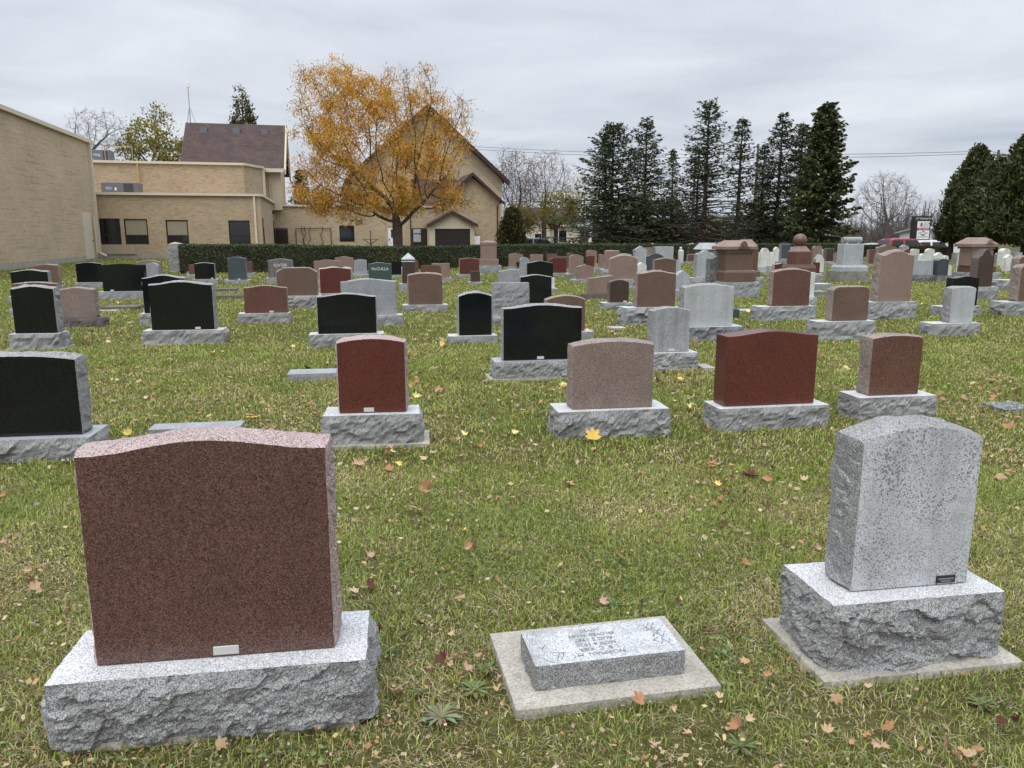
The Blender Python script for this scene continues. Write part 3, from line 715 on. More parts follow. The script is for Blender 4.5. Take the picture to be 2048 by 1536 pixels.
S('veined grey marble headstone with pointed top beside the big pale grey one', 'marble', 'gothic', 1354, 1379, 551, 541, 580, (1350, 1384, 581, 597), rough=0)
S('low rugged red stone at the foot of the gate pillar', 'redbrown', 'flat', 1376, 1388, 509, 509, 522, (1373, 1391, 523, 528), rough=0.02)
S('white grey headstone with scalloped top on a wide base', 'marble', 'scallop', 1394, 1429, 511, 501, 554, (1381, 1436, 556, 573), rough=0.012, t=0.25, bmat='r_pale')
S('dark mottled headstone with rough pitted face', 'mottled', 'serp', 1419.5, 1466, 518, 512, 578, (1414, 1472, 579, 592), rough=0.008, t=0.25)
S('blue grey headstone between the scalloped one and the brown monument', 'slate', 'flat', 1432, 1452.5, 502, 502, 535, (1428, 1456, 536, 542), rough=0.005)
S('low red brown headstone by the wide white slab at centre right', 'redbrown', 'flat', 1391, 1397, 530, 530, 552, None, rough=0)
# --- right block, far rows
S('white headstone with twin rounded finials right of the brown monument', 'white', 'flat', 1521, 1550, 504, 504, 533, (1519, 1553, 534, 546), rough=0, bmat='marble')
S('rounded finial stone above the square white headstone', 'white', 'round', 1523, 1538, 505, 496, 524, None, rough=0)
S('small grey stone stub beside the square white headstone', 'marble', 'flat', 1537, 1546, 532, 532, 552, None, rough=0)
S('narrow white headstone with pointed arch left of the charcoal block', 'white', 'gothic', 1549, 1558, 499, 494, 522, (1547, 1560, 523, 527), rough=0)
S('brown headstone corner just above the narrow white arch', 'brown', 'flat', 1545, 1553, 492, 492, 516, None, rough=0)
S('tall charcoal headstone block with rough left side on white rock base', 'slate', 'flat', 1563, 1581, 488.5, 488.5, 516, (1553, 1585, 517.5, 526), rough=0.012, t=0.3, bmat='r_pale')
S('slim white post stone right of the charcoal block', 'white', 'flat', 1582, 1584, 494, 494, 519, None, rough=0, t=0.1)
S('rugged red stone block left of the ball monument', 'redbrown', 'flat', 1579, 1598, 505, 505, 522, None, rockface=True, rmat='r_brown')
S('deep red headstone with curved top left of the ball monument', 'red', 'serp', 1549, 1577, 529, 527, 548, (1545, 1581, 549, 556), rough=0.006)
S('white headstone with round top touching the ball monument', 'white', 'round', 1578, 1597, 524, 518, 546, None, rough=0)
S('small dark headstone with pale left edge behind the ball monument', 'darkbrown', 'serp', 1592, 1603, 494, 493, 508, (1590, 1605, 509, 513), rough=0)
S('pinkish headstone with broad round top right of the ball', 'tan', 'rcorner', 1627, 1644, 497, 492, 526, (1624, 1648, 527, 532), rough=0)
S('white stone with carved figure like top behind the ball monument', 'white', 'gothic', 1632, 1648, 518, 509, 543, (1630, 1650, 544, 549), rough=0.008)
S('slim white stone right of the pinkish round topped one', 'white', 'gothic', 1643, 1648, 503, 499, 530, None, rough=0)
S('deep red headstone edge right of the ball monument die', 'red', 'flat', 1631, 1639.5, 525, 525, 547, (1628, 1643, 548, 553), rough=0)
S('plain white slab standing right of the red headstone on white base', 'white', 'flat', 1620, 1629.5, 545, 545, 593, (1617, 1634, 594.5, 610), rough=0, bmat='marble')
S('dark brown headstone with rough left side on white base, mid right', 'darkbrown', 'flat', 1653, 1670, 497, 497, 521, (1647, 1675, 522.5, 531), rough=0.012, bmat='r_pale', t=0.3)
S('tan headstone low and square left of the log topped monument', 'tan', 'flat', 1671, 1694, 505.5, 505.5, 525, (1665, 1698, 526.5, 533), rough=0.006, bmat='r_pale')
S('white gothic arch headstone behind the log topped monument', 'white', 'gothic', 1684, 1698, 498, 491, 519, (1682, 1700, 520, 524), rough=0)
S('small white stone left of the white gothic arch', 'white', 'flat', 1676, 1684, 496, 496, 515, None, rough=0)
S('white urn shaped stone leaning by the log topped monument', 'white', 'gothic', 1688, 1696.5, 513, 507, 537, None, rough=0.01)
S('reddish headstone between the log topped monument and the tall pink one', 'redbrown', 'flat', 1738, 1751, 499, 499, 527, (1736, 1754, 528, 533), rough=0.005)
S('pink headstone with rounded scroll corners near the right hedge', 'tan', 'scroll', 1757, 1794, 497, 489.5, 513, (1754, 1797, 514, 519), rough=0.005, t=0.35)
S('grey headstone with small gable behind the tall pink one', 'marble', 'gable', 1803, 1818, 493, 490, 510, (1801, 1820, 511, 515), rough=0, t=0.3)
S('brown headstone with low gable top behind the tall pink one', 'brown', 'gable', 1806, 1823, 503, 498, 516, (1804, 1826, 517, 521), rough=0, t=0.3)
S('white headstone with clipped top right of the tall pink one', 'white', 'rcorner', 1824, 1838, 501, 498, 522, None, rough=0)
S('pale grey slab standing below the clipped white headstone', 'marble', 'flat', 1828, 1838, 509.5, 509.5, 531, None, rough=0)
S('white headstone leaning left with a rounded top', 'white', 'round', 1838, 1851, 512, 507, 538, None, rough=0, tilt=9)
S('tall white headstone with round top in the far right cluster', 'white', 'round', 1853, 1869, 503, 497, 527, None, rough=0)
S('white headstone with pointed gothic top in the far right cluster', 'white', 'gothic', 1870, 1885, 511, 505, 538, None, rough=0, tilt=2)
S('little white headstone peeking over the slate gable one', 'white', 'round', 1888, 1896.5, 515, 511, 534, None, rough=0)
S('grey wedge headstone with round finial on dark stone base', 'marble', 'flat', 1839, 1867, 521, 521, 548.5, (1831, 1868, 550, 564), rough=0, bmat='mottled', topmat='mottled', t=0.35, ledge=0.05, taper=0.1)
S('slate coloured headstone with slanted top beside a carved white stump', 'slate', 'arc', 1876, 1897, 521, 517.5, 549, (1874, 1903, 551, 564), rough=0, bmat='mottled', topmat='mottled', t=0.3, ledge=0.03)
S('white carved tree stump stone with criss cross relief', 'white', 'rcorner', 1884, 1903, 535, 530, 551, None, rough=0.02, t=0.3, name='stump_stone')
S('dark red brown square headstone under the cedars', 'darkbrown', 'flat', 1880, 1903, 494, 494, 514, (1877, 1905, 515, 518), rough=0, t=0.4)
S('mossy grey brown headstone with green stains', 'mossy', 'flat', 1911, 1922.6, 506, 505, 530, None, rough=0.01, t=0.3)
S('tall narrow white headstone on grey socket, left of a twin', 'white', 'flat', 1921, 1938, 507, 507, 540, (1920, 1942, 541, 555), rough=0, bmat='marble', topmat='marble', t=0.18)
S('white headstone twin half hidden by the dark scroll shouldered one', 'white', 'flat', 1940, 1951, 506, 506, 546, None, rough=0)
S('grey headstone with round top far back under the cedars', 'mossy', 'round', 1929, 1940, 503, 499, 517, None, rough=0)
S('white headstone with full round top under the cedars', 'white', 'round', 2004, 2020, 504, 497, 532, None, rough=0, t=0.3)
S('white headstone with gothic point in front of the full round one', 'white', 'gothic', 2012, 2026, 516, 509, 543, None, rough=0)
S('slim white headstone squeezed beside the gothic pointed one', 'white', 'flat', 2008, 2013, 515, 515, 537, None, rough=0)
S('small pale headstone at the far right edge under the cedars', 'marble', 'flat', 2035, 2044, 505, 505, 524, (2032, 2047, 525, 529), rough=0)
S('grey weathered headstone right of the pink pedestal monument', 'mossy', 'arc', 1994, 2000, 509, 506, 528, None, rough=0)

# --- the flat marker in the foreground, on its own concrete slab
O = gp(1033, 1441, 0.0); am = radians(11.5)
mk = empty('flat_grave_marker', (O.x, O.y, 0), am, 'flat inscribed grey grave marker on a pale concrete slab between the two nearest headstones', 'grave marker')
rock_block('slab', 0, 0.715, 0, 0.5, -0.06, 0.035, 0.006, 0.015, [M['concrete'], M['concrete']], mk, 71)
FOOT.append((O.x, O.y, am, 0, 0.715, 0, 0.5))
mstone = rock_block('stone', 0.085, 0.62, 0.095, 0.325, 0.036, 0.125, 0.013, 0.010, [M['r_grey'], M['markertop']], mk, 72)
lines = [('NORMAN  M', 0.030), ('L B  C  KIER', 0.028), ('NOV 4 1920', 0.028), ('AUG 5 1987', 0.028), ('BELOVED IN LIFE', 0.023), ('LOVED', 0.023)]
for i, (tx, sz) in enumerate(lines):
    text_obj(tx, sz, M['engrave'], mk, (0.33, 0.135 + i * 0.031, 0.1262), (0, 0, pi), ext=0.0004)
def strokes(seqs, r, z, name):
    b = MB()
    for s in seqs:
        for p, q in zip(s[:-1], s[1:]):
            b.tube((p[0], p[1], z), (q[0], q[1], z), r, r, 5)
    return b.build(name, M['engrave'], mk)
strokes([[(.565,.300),(.545,.270),(.560,.240),(.550,.200)],[(.585,.297),(.562,.268),(.575,.235)],[(.540,.288),(.545,.262)],[(.575,.262),(.535,.245)],
         [(.595,.255),(.565,.225),(.585,.190)],[(.575,.225),(.545,.210)],[(.59,.21),(.57,.185),(.585,.155)],[(.56,.195),(.535,.178),(.555,.165)],[(.60,.18),(.583,.15),(.59,.13)],
         [(.57,.17),(.555,.148)]], 0.0016, 0.1255, 'carved_lily')
strokes([[(.21,.158),(.165,.168)],[(.185,.165),(.175,.135),(.165,.115)],[(.20,.163),(.195,.140),(.18,.118)],[(.225,.150),(.235,.130),(.225,.112)],[(.15,.225),(.135,.20),(.125,.21)],
         [(.135,.20),(.13,.185)],[(.12,.14),(.135,.12),(.155,.105)]], 0.0012, 0.1255, 'carved_leaf')
# --- other low markers
def marker(label, x0, x1, yt, yb, d=0.3, bm='r_grey', tm='grey', name='flat_grave_marker', z=None):
    O = gp((x0 + x1) / 2, yb, 0.0); a = ROW
    u0, _ = on_plane(x0, yb, O, a); u1, _ = on_plane(x1, yb, O, a); _, h = on_plane((x0 + x1) / 2, yt, O, a)
    if z is not None: h = z
    _seed[0] += 1
    o = rock_block(name, u0, u1, 0, d, -0.06, h, min(.012, h * .15), 0.03 if O.y < 12 else 0.08, [M[bm], M[tm]], None, _seed[0])
    o.location = (O.x, O.y, 0); o.rotation_euler = (0, 0, a)
    FOOT.append((O.x, O.y, a, u0, u1, 0, d))
    return tag(o, label, 'grave marker', 'low grave markers set in the grass')
marker('low grey granite marker left of the small red polished headstone', 575, 690, 747, 761, 0.3)
marker('grey granite marker just behind the top of the nearest mauve headstone', 296, 482, 858, 874, 0.2, z=0.07)
marker('dark brown flat marker in front of the widest black headstone', 201, 274, 614, 620, 0.5, 'r_mauve', 'r_mauve')
marker('white slab edge below the dark brown flat marker', 193, 232, 621.5, 623.5, 0.25, 'concrete', 'concrete', z=0.02)
marker('grey brown flat marker behind the long mauve kerb', 429, 472, 578, 583, 0.5, 'r_mauve', 'r_mauve')
marker('long low mauve kerb stone left of the small red brown headstone', 429, 498, 591, 598, 0.3, 'r_mauve', 'r_mauve')
marker('flush white marker in the grass left of the streaky grey headstone', 1222, 1252, 657, 659.5, 0.25, 'concrete', 'pale', z=0.03)
marker('flush white marker behind the wide polished red headstone', 1480, 1508, 621, 623.5, 0.3, 'concrete', 'pale', z=0.03)
marker('flush white marker at the corner of the wide polished red headstone', 1408, 1432, 736, 741, 0.3, 'concrete', 'concrete', z=0.03)
marker('flush grey marker at the right edge of the lawn', 2012, 2080, 817, 825, 0.3, 'mottled', 'mottled', z=0.03)
marker('two tier grey base stone without headstone, upper tier, right of the ball monument', 1630, 1664, 568, 579, 0.45, 'r_pale', 'steeled')
marker('grey kerb stone in front of the two tier base right of the ball monument', 1627, 1655, 583, 593, 0.4, 'r_dark', 'r_grey')
marker('black low block at the right foot of the large pale grey headstone', 1468, 1478, 619, 638, 0.3, 'slate', 'slate', name='low_block')
marker('flush white marker in the far grass right of the ball monument', 1665, 1690, 540, 542, 0.4, 'concrete', 'pale', z=0.03)

# --- stacked monuments
def monument(label, px, yb, tiers, a=None, name='monument', cat='monument'):
    """tiers from the ground up: (part name, kind, half width left px, right px, top row, bottom row, depth ratio, material)"""
    a = ROW if a is None else a
    O = gp(px, yb, 0.0)
    th = empty(name, (O.x, O.y, 0), a, label, cat, 'tall monuments among the headstones')
    C = None; sd = _seed[0] = _seed[0] + 1
    W0 = None
    for (pn, kind, x0, x1, yt, ybt, dr, mt) in tiers:
        c = (x0 + x1) / 2
        P = O if C is None else C
        u0, z1 = on_plane(x0, yt, P, a); u1, _ = on_plane(x1, yt, P, a); _, z0 = on_plane(c, ybt, P, a)
        w = u1 - u0
        if C is None:
            C = O + Vector((-sin(a), cos(a), 0)) * 0.0
            W0 = w * dr; z0 = -0.05
            FOOT.append((O.x, O.y, a, u0, u1, 0, W0))
        d = w * dr; yc = W0 / 2; y0, y1 = yc - d / 2, yc + d / 2
        if kind == 'medal': y0 = yc - pd_ / 2
        else: pd_ = d
        ux = (u0 + u1) / 2; b = MB(); m = M[mt]
        if kind == 'rock': rock_block(pn, u0, u1, y0, y1, z0, z1, 0.03, 0.06, [m, M['steeled']], th, sd); continue
        if kind == 'box': b.bbox(u0, u1, y0, y1, z0, z1, min(0.015, w * .05))
        elif kind == 'ledge': b.frus(u0, u1, y0, y1, z0, u0, u1, y0, y1, z0 + (z1-z0)*.6); b.frus(u0, u1, y0, y1, z0 + (z1-z0)*.6, u0+.06*w, u1-.06*w, y0+.06*d, y1-.06*d, z1)
        elif kind == 'pyr': b.frus(u0, u1, y0, y1, z0, ux-.002, ux+.002, yc-.002, yc+.002, z1)
        elif kind == 'hip':
            zz = z0 + (z1 - z0) * 0.32
            b.box(u0, u1, y0, y1, z0, zz); b.frus(u0, u1, y0, y1, zz, u0+.24*w, u1-.24*w, yc-.16*d, yc+.16*d, z1)
        elif kind == 'ball':
            r = w / 2; zc = z0 + (z1 - z0) / 2
            b.lathe([(max(.003, r*sin(pi*k/14)), zc - r*cos(pi*k/14)) for k in range(15)], 26, (ux, yc, 0))
        elif kind == 'neck':
            b.frus(u0, u1, y0, y1, z0, u0+.22*w, u1-.22*w, y0+.22*d, y1-.22*d, z1)
        elif kind == 'feet':
            b.box(u0, u0 + .14*w, y0, y1, z0, z1); b.box(u1 - .14*w, u1, y0, y1, z0, z1)
        elif kind == 'drum':
            b.tube((u0, yc, (z0+z1)/2), (u1, yc, (z0+z1)/2), (z1-z0)/2, None, 18)
        elif kind == 'medal':
            r = (z1 - z0) / 2
            b.prism([(ux + r*cos(pi*k/12)*1.0, z0 + 2*r*sin(pi*k/12)) for k in range(13)], y0 - 0.02, y0 + 0.25*d)
            b.tube((ux, y0 - .035, z0 + r*.9), (ux, y0 - .015, z0 + r*.9), r*.55, None, 18)
            for q in (-1, 1): b.tube((ux + q*r*1.25, y0 - .03, z0 + r*.35), (ux + q*r*1.25, y0 - .01, z0 + r*.35), r*.28, None, 12)
        elif kind == 'dentil':
            k = 14
            for i in range(k): b.box(u0 + w*(i+.15)/k, u0 + w*(i+.8)/k, y0, y1, z0, z1)
        b.build(pn, m, th, smooth=(kind == 'ball'))
    return th
monument('dark square post monument with white pyramid cap and two rings', 815, 583.5, [
    ('base','rock',799,833,567.5,583.5,0.9,'r_pale'), ('shaft','box',804,829.5,520,567,1.0,'darkbrown'), ('ring','box',803,830.5,522,524,1.0,'pale'), ('ring','box',803,830.5,518,520,1.0,'pale'), ('cap','pyr',803,830.5,506,518,1.0,'pale')], name='pointed_post_monument')
monument('tall stacked brown monument rising above the hedge', 981, 546, [
    ('base','rock',959,1003,531.5,546,0.75,'r_pale'), ('plinth','box',960,998,518.5,531,0.7,'tan'), ('die','box',963.5,994.5,490,518,0.6,'tan'), ('cap','box',963,995,484,489.5,0.62,'tan'), ('crest','hip',964,994,481.5,486,0.6,'tan')])
M1 = [('base','rock',1447,1519.5,565,594.6,0.75,'r_pale'), ('plinth','box',1452,1515,544.5,563.7,0.75,'brown'), ('ledge','ledge',1453,1514,541,544.5,0.75,'tan'),
    ('die','box',1456,1511,508.5,541,0.75,'brown'), ('carved_band','dentil',1457,1510,505.5,508.5,0.75,'tan'), ('neck_moulding','box',1454,1512,499,505.5,0.78,'brown'), ('cap','hip',1448,1516,481,499,0.78,'tan'), ('medallion','medal',1479,1500,482,498,0.7,'brown')]
monument('large brown pedestal monument with round carved medallion on its cap', 1483, 594.6, M1)
monument('brown pedestal monument just behind the one with the medallion', 1506, 574, [
    ('base','rock',1482,1529,555,574,0.75,'r_pale'), ('plinth','box',1486,1523,543,554.5,0.75,'brown'), ('die','box',1489,1521,497,542,0.75,'redbrown'), ('cap','hip',1484,1518.5,479,497,0.8,'tan')])
monument('red granite monument topped by a polished stone ball', 1615, 567, [
    ('base','rock',1585,1645,548,567,0.9,'r_pale'), ('plinth','ledge',1590,1636.5,529.5,547.5,0.95,'redbrown'), ('die','box',1598,1631.5,503.5,529,0.95,'redbrown'),
    ('neck','neck',1601,1630,492.5,503,0.95,'tan'), ('ball','ball',1603.7,1629,468.5,493.8,1.0,'redbrown')], name='ball_monument')
monument('grey marble monument topped by a stone log', 1710, 565, [
    ('base','box',1681,1740,542,565,0.8,'mossy'), ('plinth','ledge',1689,1740,531,541.5,0.75,'marble'), ('die','box',1697.5,1737,488,531,0.6,'marble'),
    ('log_cradle','feet',1706,1732,484.8,488,0.3,'pale'), ('stone_log','drum',1700.7,1738,474,486.5,0.4,'greystain')], name='log_monument')
monument('pink pedestal monument with carved gable under the cedars', 1975, 566, [
    ('base','rock',1944,2004,546,566,0.8,'r_pale'), ('plinth','box',1950,1998,532.5,545.5,0.8,'redbrown'), ('die','box',1952.5,1994.5,501,532,0.8,'tan'), ('carved_band','dentil',1953,1994,498,501,0.8,'pale'),
    ('neck_moulding','box',1950,1997,494,498,0.82,'tan'), ('cap','hip',1947.5,2001,475,494,0.82,'tan'), ('medallion','medal',1978,1990,478,489,0.7,'tan')])
monument('white pyramid capped stone tomb left of the brown pedestal monument', 1422, 533, [
    ('base','box',1402,1442,522,533,0.9,'mossy'), ('die','box',1405,1440,499,522,0.9,'mottled'), ('cap','neck',1402,1442,486,499,0.95,'pale')], name='capped_tomb')
monument('little white post with a ball on top near the gate pillar', 1363.5, 527, [
    ('shaft','box',1359.3,1367.7,501,527,1.0,'white'), ('cap','neck',1359.8,1367.2,499,501.5,1.0,'white'), ('ball','ball',1360.9,1366.1,493.7,499.2,1.0,'white')], name='ball_post')
# small grave ornaments
O = gp(1037, 537.5)
tag(MB().lathe([(.06,0),(.09,.03),(.05,.08),(.08,.2),(.1,.3),(.075,.32)], 12).build('grave_vase', M['dark_metal'], None, loc=O), 'small dark vase beside the slim round topped headstone', 'vase')
O = gp(799.5, 552)
tag(MB().bbox(-.12,.12,-.12,.12,0,.33,.03).build('white_lantern_block', M['white_paint'], None, loc=O), 'small white block at the foot of a black headstone by the pointed post', 'grave ornament')
O = gp(1415, 541)
# ------------------------------------------------------------------ ground
GROUND_C = None
def ground_mat():
    m, nt, b = new_mat('lawn_soil'); lk = nt.links
    tc = nd(nt, 'ShaderNodeTexCoord'); co = tc.outputs['Object']
    n1 = nd(nt, 'ShaderNodeTexNoise'); n1.inputs['Scale'].default_value = 0.35; n1.inputs['Detail'].default_value = 8; n1.inputs['Roughness'].default_value = 0.65
    n2 = nd(nt, 'ShaderNodeTexNoise'); n2.inputs['Scale'].default_value = 14; n2.inputs['Detail'].default_value = 8; n2.inputs['Roughness'].default_value = 0.75
    lk.new(co, n1.inputs['Vector']); lk.new(co, n2.inputs['Vector'])
    r1 = ramp(nt, [(0.3, (0.085, 0.10, 0.032)), (0.55, (0.11, 0.118, 0.042)), (0.75, (0.145, 0.132, 0.062))]); lk.new(n1.outputs['Fac'], r1.inputs[0])
    r2 = ramp(nt, [(0.32, (0.42, 0.34, 0.28)), (0.68, (1.15, 1.05, 1.0))]); lk.new(n2.outputs['Fac'], r2.inputs[0])
    c = mixc(nt, 1.0, r1.outputs[0], r2.outputs[0], 'MULTIPLY')
    lk.new(c, b.inputs['Base Color']); b.inputs['Roughness'].default_value = 1.0; b.inputs['Specular IOR Level'].default_value = 0.1
    bp = nd(nt, 'ShaderNodeBump'); bp.inputs['Strength'].default_value = 0.6; bp.inputs['Distance'].default_value = 0.03
    lk.new(n2.outputs['Fac'], bp.inputs['Height']); lk.new(bp.outputs[0], b.inputs['Normal'])
    return m
R = 900
def sstep(t): t = max(0.0, min(1.0, t)); return t * t * (3 - 2 * t)
def ground_z(x, y):
    """the land drops a little beyond the hedge, towards the road"""
    yh = min(50.0, 37 + .75 * max(0.0, x))
    return -0.62 * sstep((y - yh - 1.5) / 7.0) * sstep((x + 4) / 7.0)
gx = [-R, -300, -120, -60, -30] + [-20 + 2 * i for i in range(56)] + [100, 130, 200, 400, R]
gy = [-60, -10] + [2 * i for i in range(56)] + [120, 160, 250, 450, R]
gv = [(x, y, ground_z(x, y)) for y in gy for x in gx]; nx_ = len(gx)
gf = [(j*nx_+i, j*nx_+i+1, (j+1)*nx_+i+1, (j+1)*nx_+i) for j in range(len(gy)-1) for i in range(nx_-1)]
ground = mesh_obj('ground', gv, gf, ground_mat(), smooth=True)
tag(ground, None, None, None, 'structure')
rd = MB()
RA = radians(11)
def rdp(s, o): return (s*cos(RA) - o*sin(RA), 80 + s*sin(RA) + o*cos(RA), -0.616)
rd.add([rdp(4, 0), rdp(220, 0), rdp(220, 9), rdp(4, 9)], [(0,1,2,3)])
tag(rd.build('road', M['asphalt'], None), None, None, None, 'structure')
lt = MB(); lt.add([(22,58.5,-.612),(70,58.5,-.612),(75,76,-.612),(23,72,-.612)], [(0,1,2,3)])
tag(lt.build('parking_lot', M['asphalt'], None), None, None, None, 'structure')

# ------------------------------------------------------------------ church buildings
TH = radians(13.3)
P0 = gp(203, 518.5, 0.0)
UX, VX = Vector((cos(TH), sin(TH), 0)), Vector((-sin(TH), cos(TH), 0))
def bw(px, py, v):
    return on_plane(px, py, P0 + VX * v, TH)
def wall_open(b, u0, u1, z0, z1, v, openings, depth=0.14, m=0):
    """front wall sheet at v with real openings and reveals"""
    us = sorted({u0, u1, *[o[0] for o in openings], *[o[1] for o in openings]})
    zs = sorted({z0, z1, *[o[2] for o in openings], *[o[3] for o in openings]})
    for a, c in zip(us[:-1], us[1:]):
        for d, e in zip(zs[:-1], zs[1:]):
            cu, cz = (a + c) / 2, (d + e) / 2
            if any(o[0] < cu < o[1] and o[2] < cz < o[3] for o in openings): continue
            b.add([(a, v, d), (c, v, d), (c, v, e), (a, v, e)], [(0, 1, 2, 3)], m)
    for (a, c, d, e) in openings:
        b.add([(a,v,d),(c,v,d),(c,v,e),(a,v,e),(a,v+depth,d),(c,v+depth,d),(c,v+depth,e),(a,v+depth,e)],
              [(0,4,5,1),(1,5,6,2),(2,6,7,3),(3,7,4,0)], m)
def window(parent, a, c, d, e, v, blind=0.0, mullion=True, depth=0.10):
    f = MB(); t = 0.07; y0, y1 = v + depth - 0.04, v + depth + 0.04
    f.box(a, a+t, y0, y1, d, e); f.box(c-t, c, y0, y1, d, e); f.box(a+t, c-t, y0, y1, d, d+t); f.box(a+t, c-t, y0, y1, e-t, e)
    zm = d + (e - d) * 0.36
    if mullion:
        f.box(a+t, c-t, y0+.004, y1-.004, zm-t/2, zm+t/2); f.box((a+c)/2-t/2, (a+c)/2+t/2, y0+.004, y1-.004, d+t, zm-t/2)
    fr = f.build('window', M['brownframe'], parent)
    g = MB().box(a+t, c-t, v+depth-.005, v+depth+.005, d+t, e-t).build('pane', M['glass'], fr)
    if blind: MB().box(a+t+.01, c-t-.01, v+depth-.022, v+depth-.012, zm + t/2, e-t).build('blind', M['blind'], fr)
    return fr
def coping(name, pts, h, w, parent, mat='cream'):
    """strip along a polyline of (u, v, z)"""
    b = MB()
    for p, q in zip(pts[:-1], pts[1:]):
        p, q = Vector(p), Vector(q); d = (q - p).normalized(); n = Vector((-d.y, d.x, 0)).normalized() * (w / 2)
        up = Vector((0, 0, h))
        b.add([p-n, q-n, q+n, p+n, p-n+up, q-n+up, q+n+up, p+n+up], [(0,3,2,1),(4,5,6,7),(0,1,5,4),(1,2,6,5),(2,3,7,6),(3,0,4,7)])
    return b.build(name, M[mat], parent)
# gymnasium, the tall block at the left
gym = empty('gymnasium', (P0.x, P0.y, 0), TH, 'tall windowless buff brick gymnasium block at left edge', 'building')
_, GH = bw(183, 288, 0)
b = MB(); b.box(-30, 0, -28, 0.3, 0.3, GH)
box_uv(b.build('wall', M['buffpale'], gym))
MB().box(-30, 0.02, -28.02, 0.3, -0.1, 0.3).build('foundation', M['concrete'], gym)
coping('roof_coping', [(0.02, -28, GH), (0.02, 0.4, GH)], 0.20, 0.30, gym)
MB().box(-30, -0.2, -28, 0.2, GH-.3, GH+.02).build('roof', M['unit'], gym)
dr = MB().bbox(-.02, .035, -3.1, -1.5, 0.10, 2.75, .01).build('door', M['cream'], gym)
MB().box(.036, .08, -1.62, -1.56, 1.1, 1.2).build('handle', M['dark_metal'], dr)
dp = MB(); dp.box(-.02, .16, -.62, -.44, .35, GH); dp.tube((.07,-.53,.4),(.45,-.53,.2),.08); dp.build('downpipe', M['cream'], gym)
MB().tube((.10, -1.15, .4), (.10, -1.15, 2.6), .04).build('conduit', M['cream'], gym)
# low wing with windows
wing = empty('classroom_wing', (P0.x, P0.y, 0), TH, 'low flat roofed buff brick wing with four dark windows', 'building')
V1 = 0.35
uR, _ = bw(523, 450, V1); _, WH = bw(360, 391, V1)
ops = []
for (xa, xb, ya, yb) in ((199, 239, 437, 494), (252, 294, 438, 493), (335, 375, 440, 494), (460, 499, 441, 497)):
    ua, za = bw(xa, yb, V1); ub, zb = bw(xb, ya, V1); ops.append((ua, ub, max(.9, za), zb))
b = MB(); wall_open(b, 0, uR, 0.3, WH, V1, ops)
u3, _ = bw(549, 450, V1)
# side wall depth from the seen corner
dcor = None
for k in range(400):
    v = V1 + k * 0.05
    uu, _ = bw(549, 450, v)
    if uu <= uR: dcor = v; break
V2 = dcor if dcor else V1 + 6
print('V2', V2, 'WH', WH, 'uR', uR, 'GH', GH)
sops = []
b.add([(uR, V1, .3), (uR, V2, .3), (uR, V2, WH), (uR, V1, WH)], [(0, 1, 2, 3)])
b.add([(-9, V1, .3), (0, V1, .3), (0, V1, WH), (-9, V1, WH)], [(0, 1, 2, 3)])
b.add([(-9, V1+.3, WH-.4), (uR, V1+.3, WH-.4), (uR, 14, WH-.4), (-9, 14, WH-.4)], [(0, 1, 2, 3)])
box_uv(b.build('wall', M['buff'], wing, fix=False))
MB().box(0, uR-.01, V1-.02, V2, -.1, .3).build('foundation', M['concrete'], wing)
coping('roof_coping', [(0.02, V1, WH), (uR+.05, V1, WH)], 0.15, 0.34, wing)
coping('roof_coping', [(uR, V1+.17, WH), (uR, V2, WH)], 0.148, 0.34, wing)
for i, o in enumerate(ops): window(wing, *o, V1, 1 if i in (1, 2) else 0)
MB().box(uR-.42, uR-.30, V1-.14, V1-.01, .2, WH).build('downpipe', M['cream'], wing)
MB().box(-.0, 1.95, V1-.10, V1-.012, .3, .9).build('brick_return', M['buff'], wing)
for vv in (V1 + .9, V2 - 1.6):
    w = MB().box(uR-.01, uR+.03, vv, vv+.8, .9, 2.6).build('window', M['brownframe'], wing)
    MB().box(uR+.031, uR+.036, vv+.08, vv+.72, .98, 2.52).build('pane', M['glass'], w)
MB().box(uR+.01, uR+.14, V2-1.9, V2-1.7, 3.1, 3.35).build('wall_light', M['brownframe'], wing)
# upper block behind
blk = empty('upper_block', (P0.x, P0.y, 0), TH, 'second storey buff brick block with clipped corner above the low wing', 'building')
VB = 7.5
ub, _ = bw(487, 350, VB); _, BH = bw(340, 328, VB)
ub2, _ = bw(525, 380, VB + 2.6)
pts = [(-9, VB), (ub, VB), (ub2, VB + 2.6), (ub2, VB + 10), (-9, VB + 10)]
b = MB()
for p, q in zip(pts[:-1], pts[1:]):
    b.add([(p[0], p[1], WH-.6), (q[0], q[1], WH-.6), (q[0], q[1], BH), (p[0], p[1], BH)], [(0, 1, 2, 3)])
b.add([(p[0], p[1], BH-.1) for p in pts], [(0, 1, 2, 3, 4)])
box_uv(b.build('wall', M['buff'], blk))
coping('roof_coping', [(p[0], p[1], BH) for p in pts[:4]], .16, .34, blk)
MB().box(ub2+.03, ub2+.22, VB+2.7, VB+2.88, WH-.4, BH+.1).build('downpipe', M['cream'], blk)
MB().tube((1.0, VB-.12, WH-.3), (1.0, VB-.12, BH+.25), .04).build('gas_pipe', M['yellow_pipe'], blk)
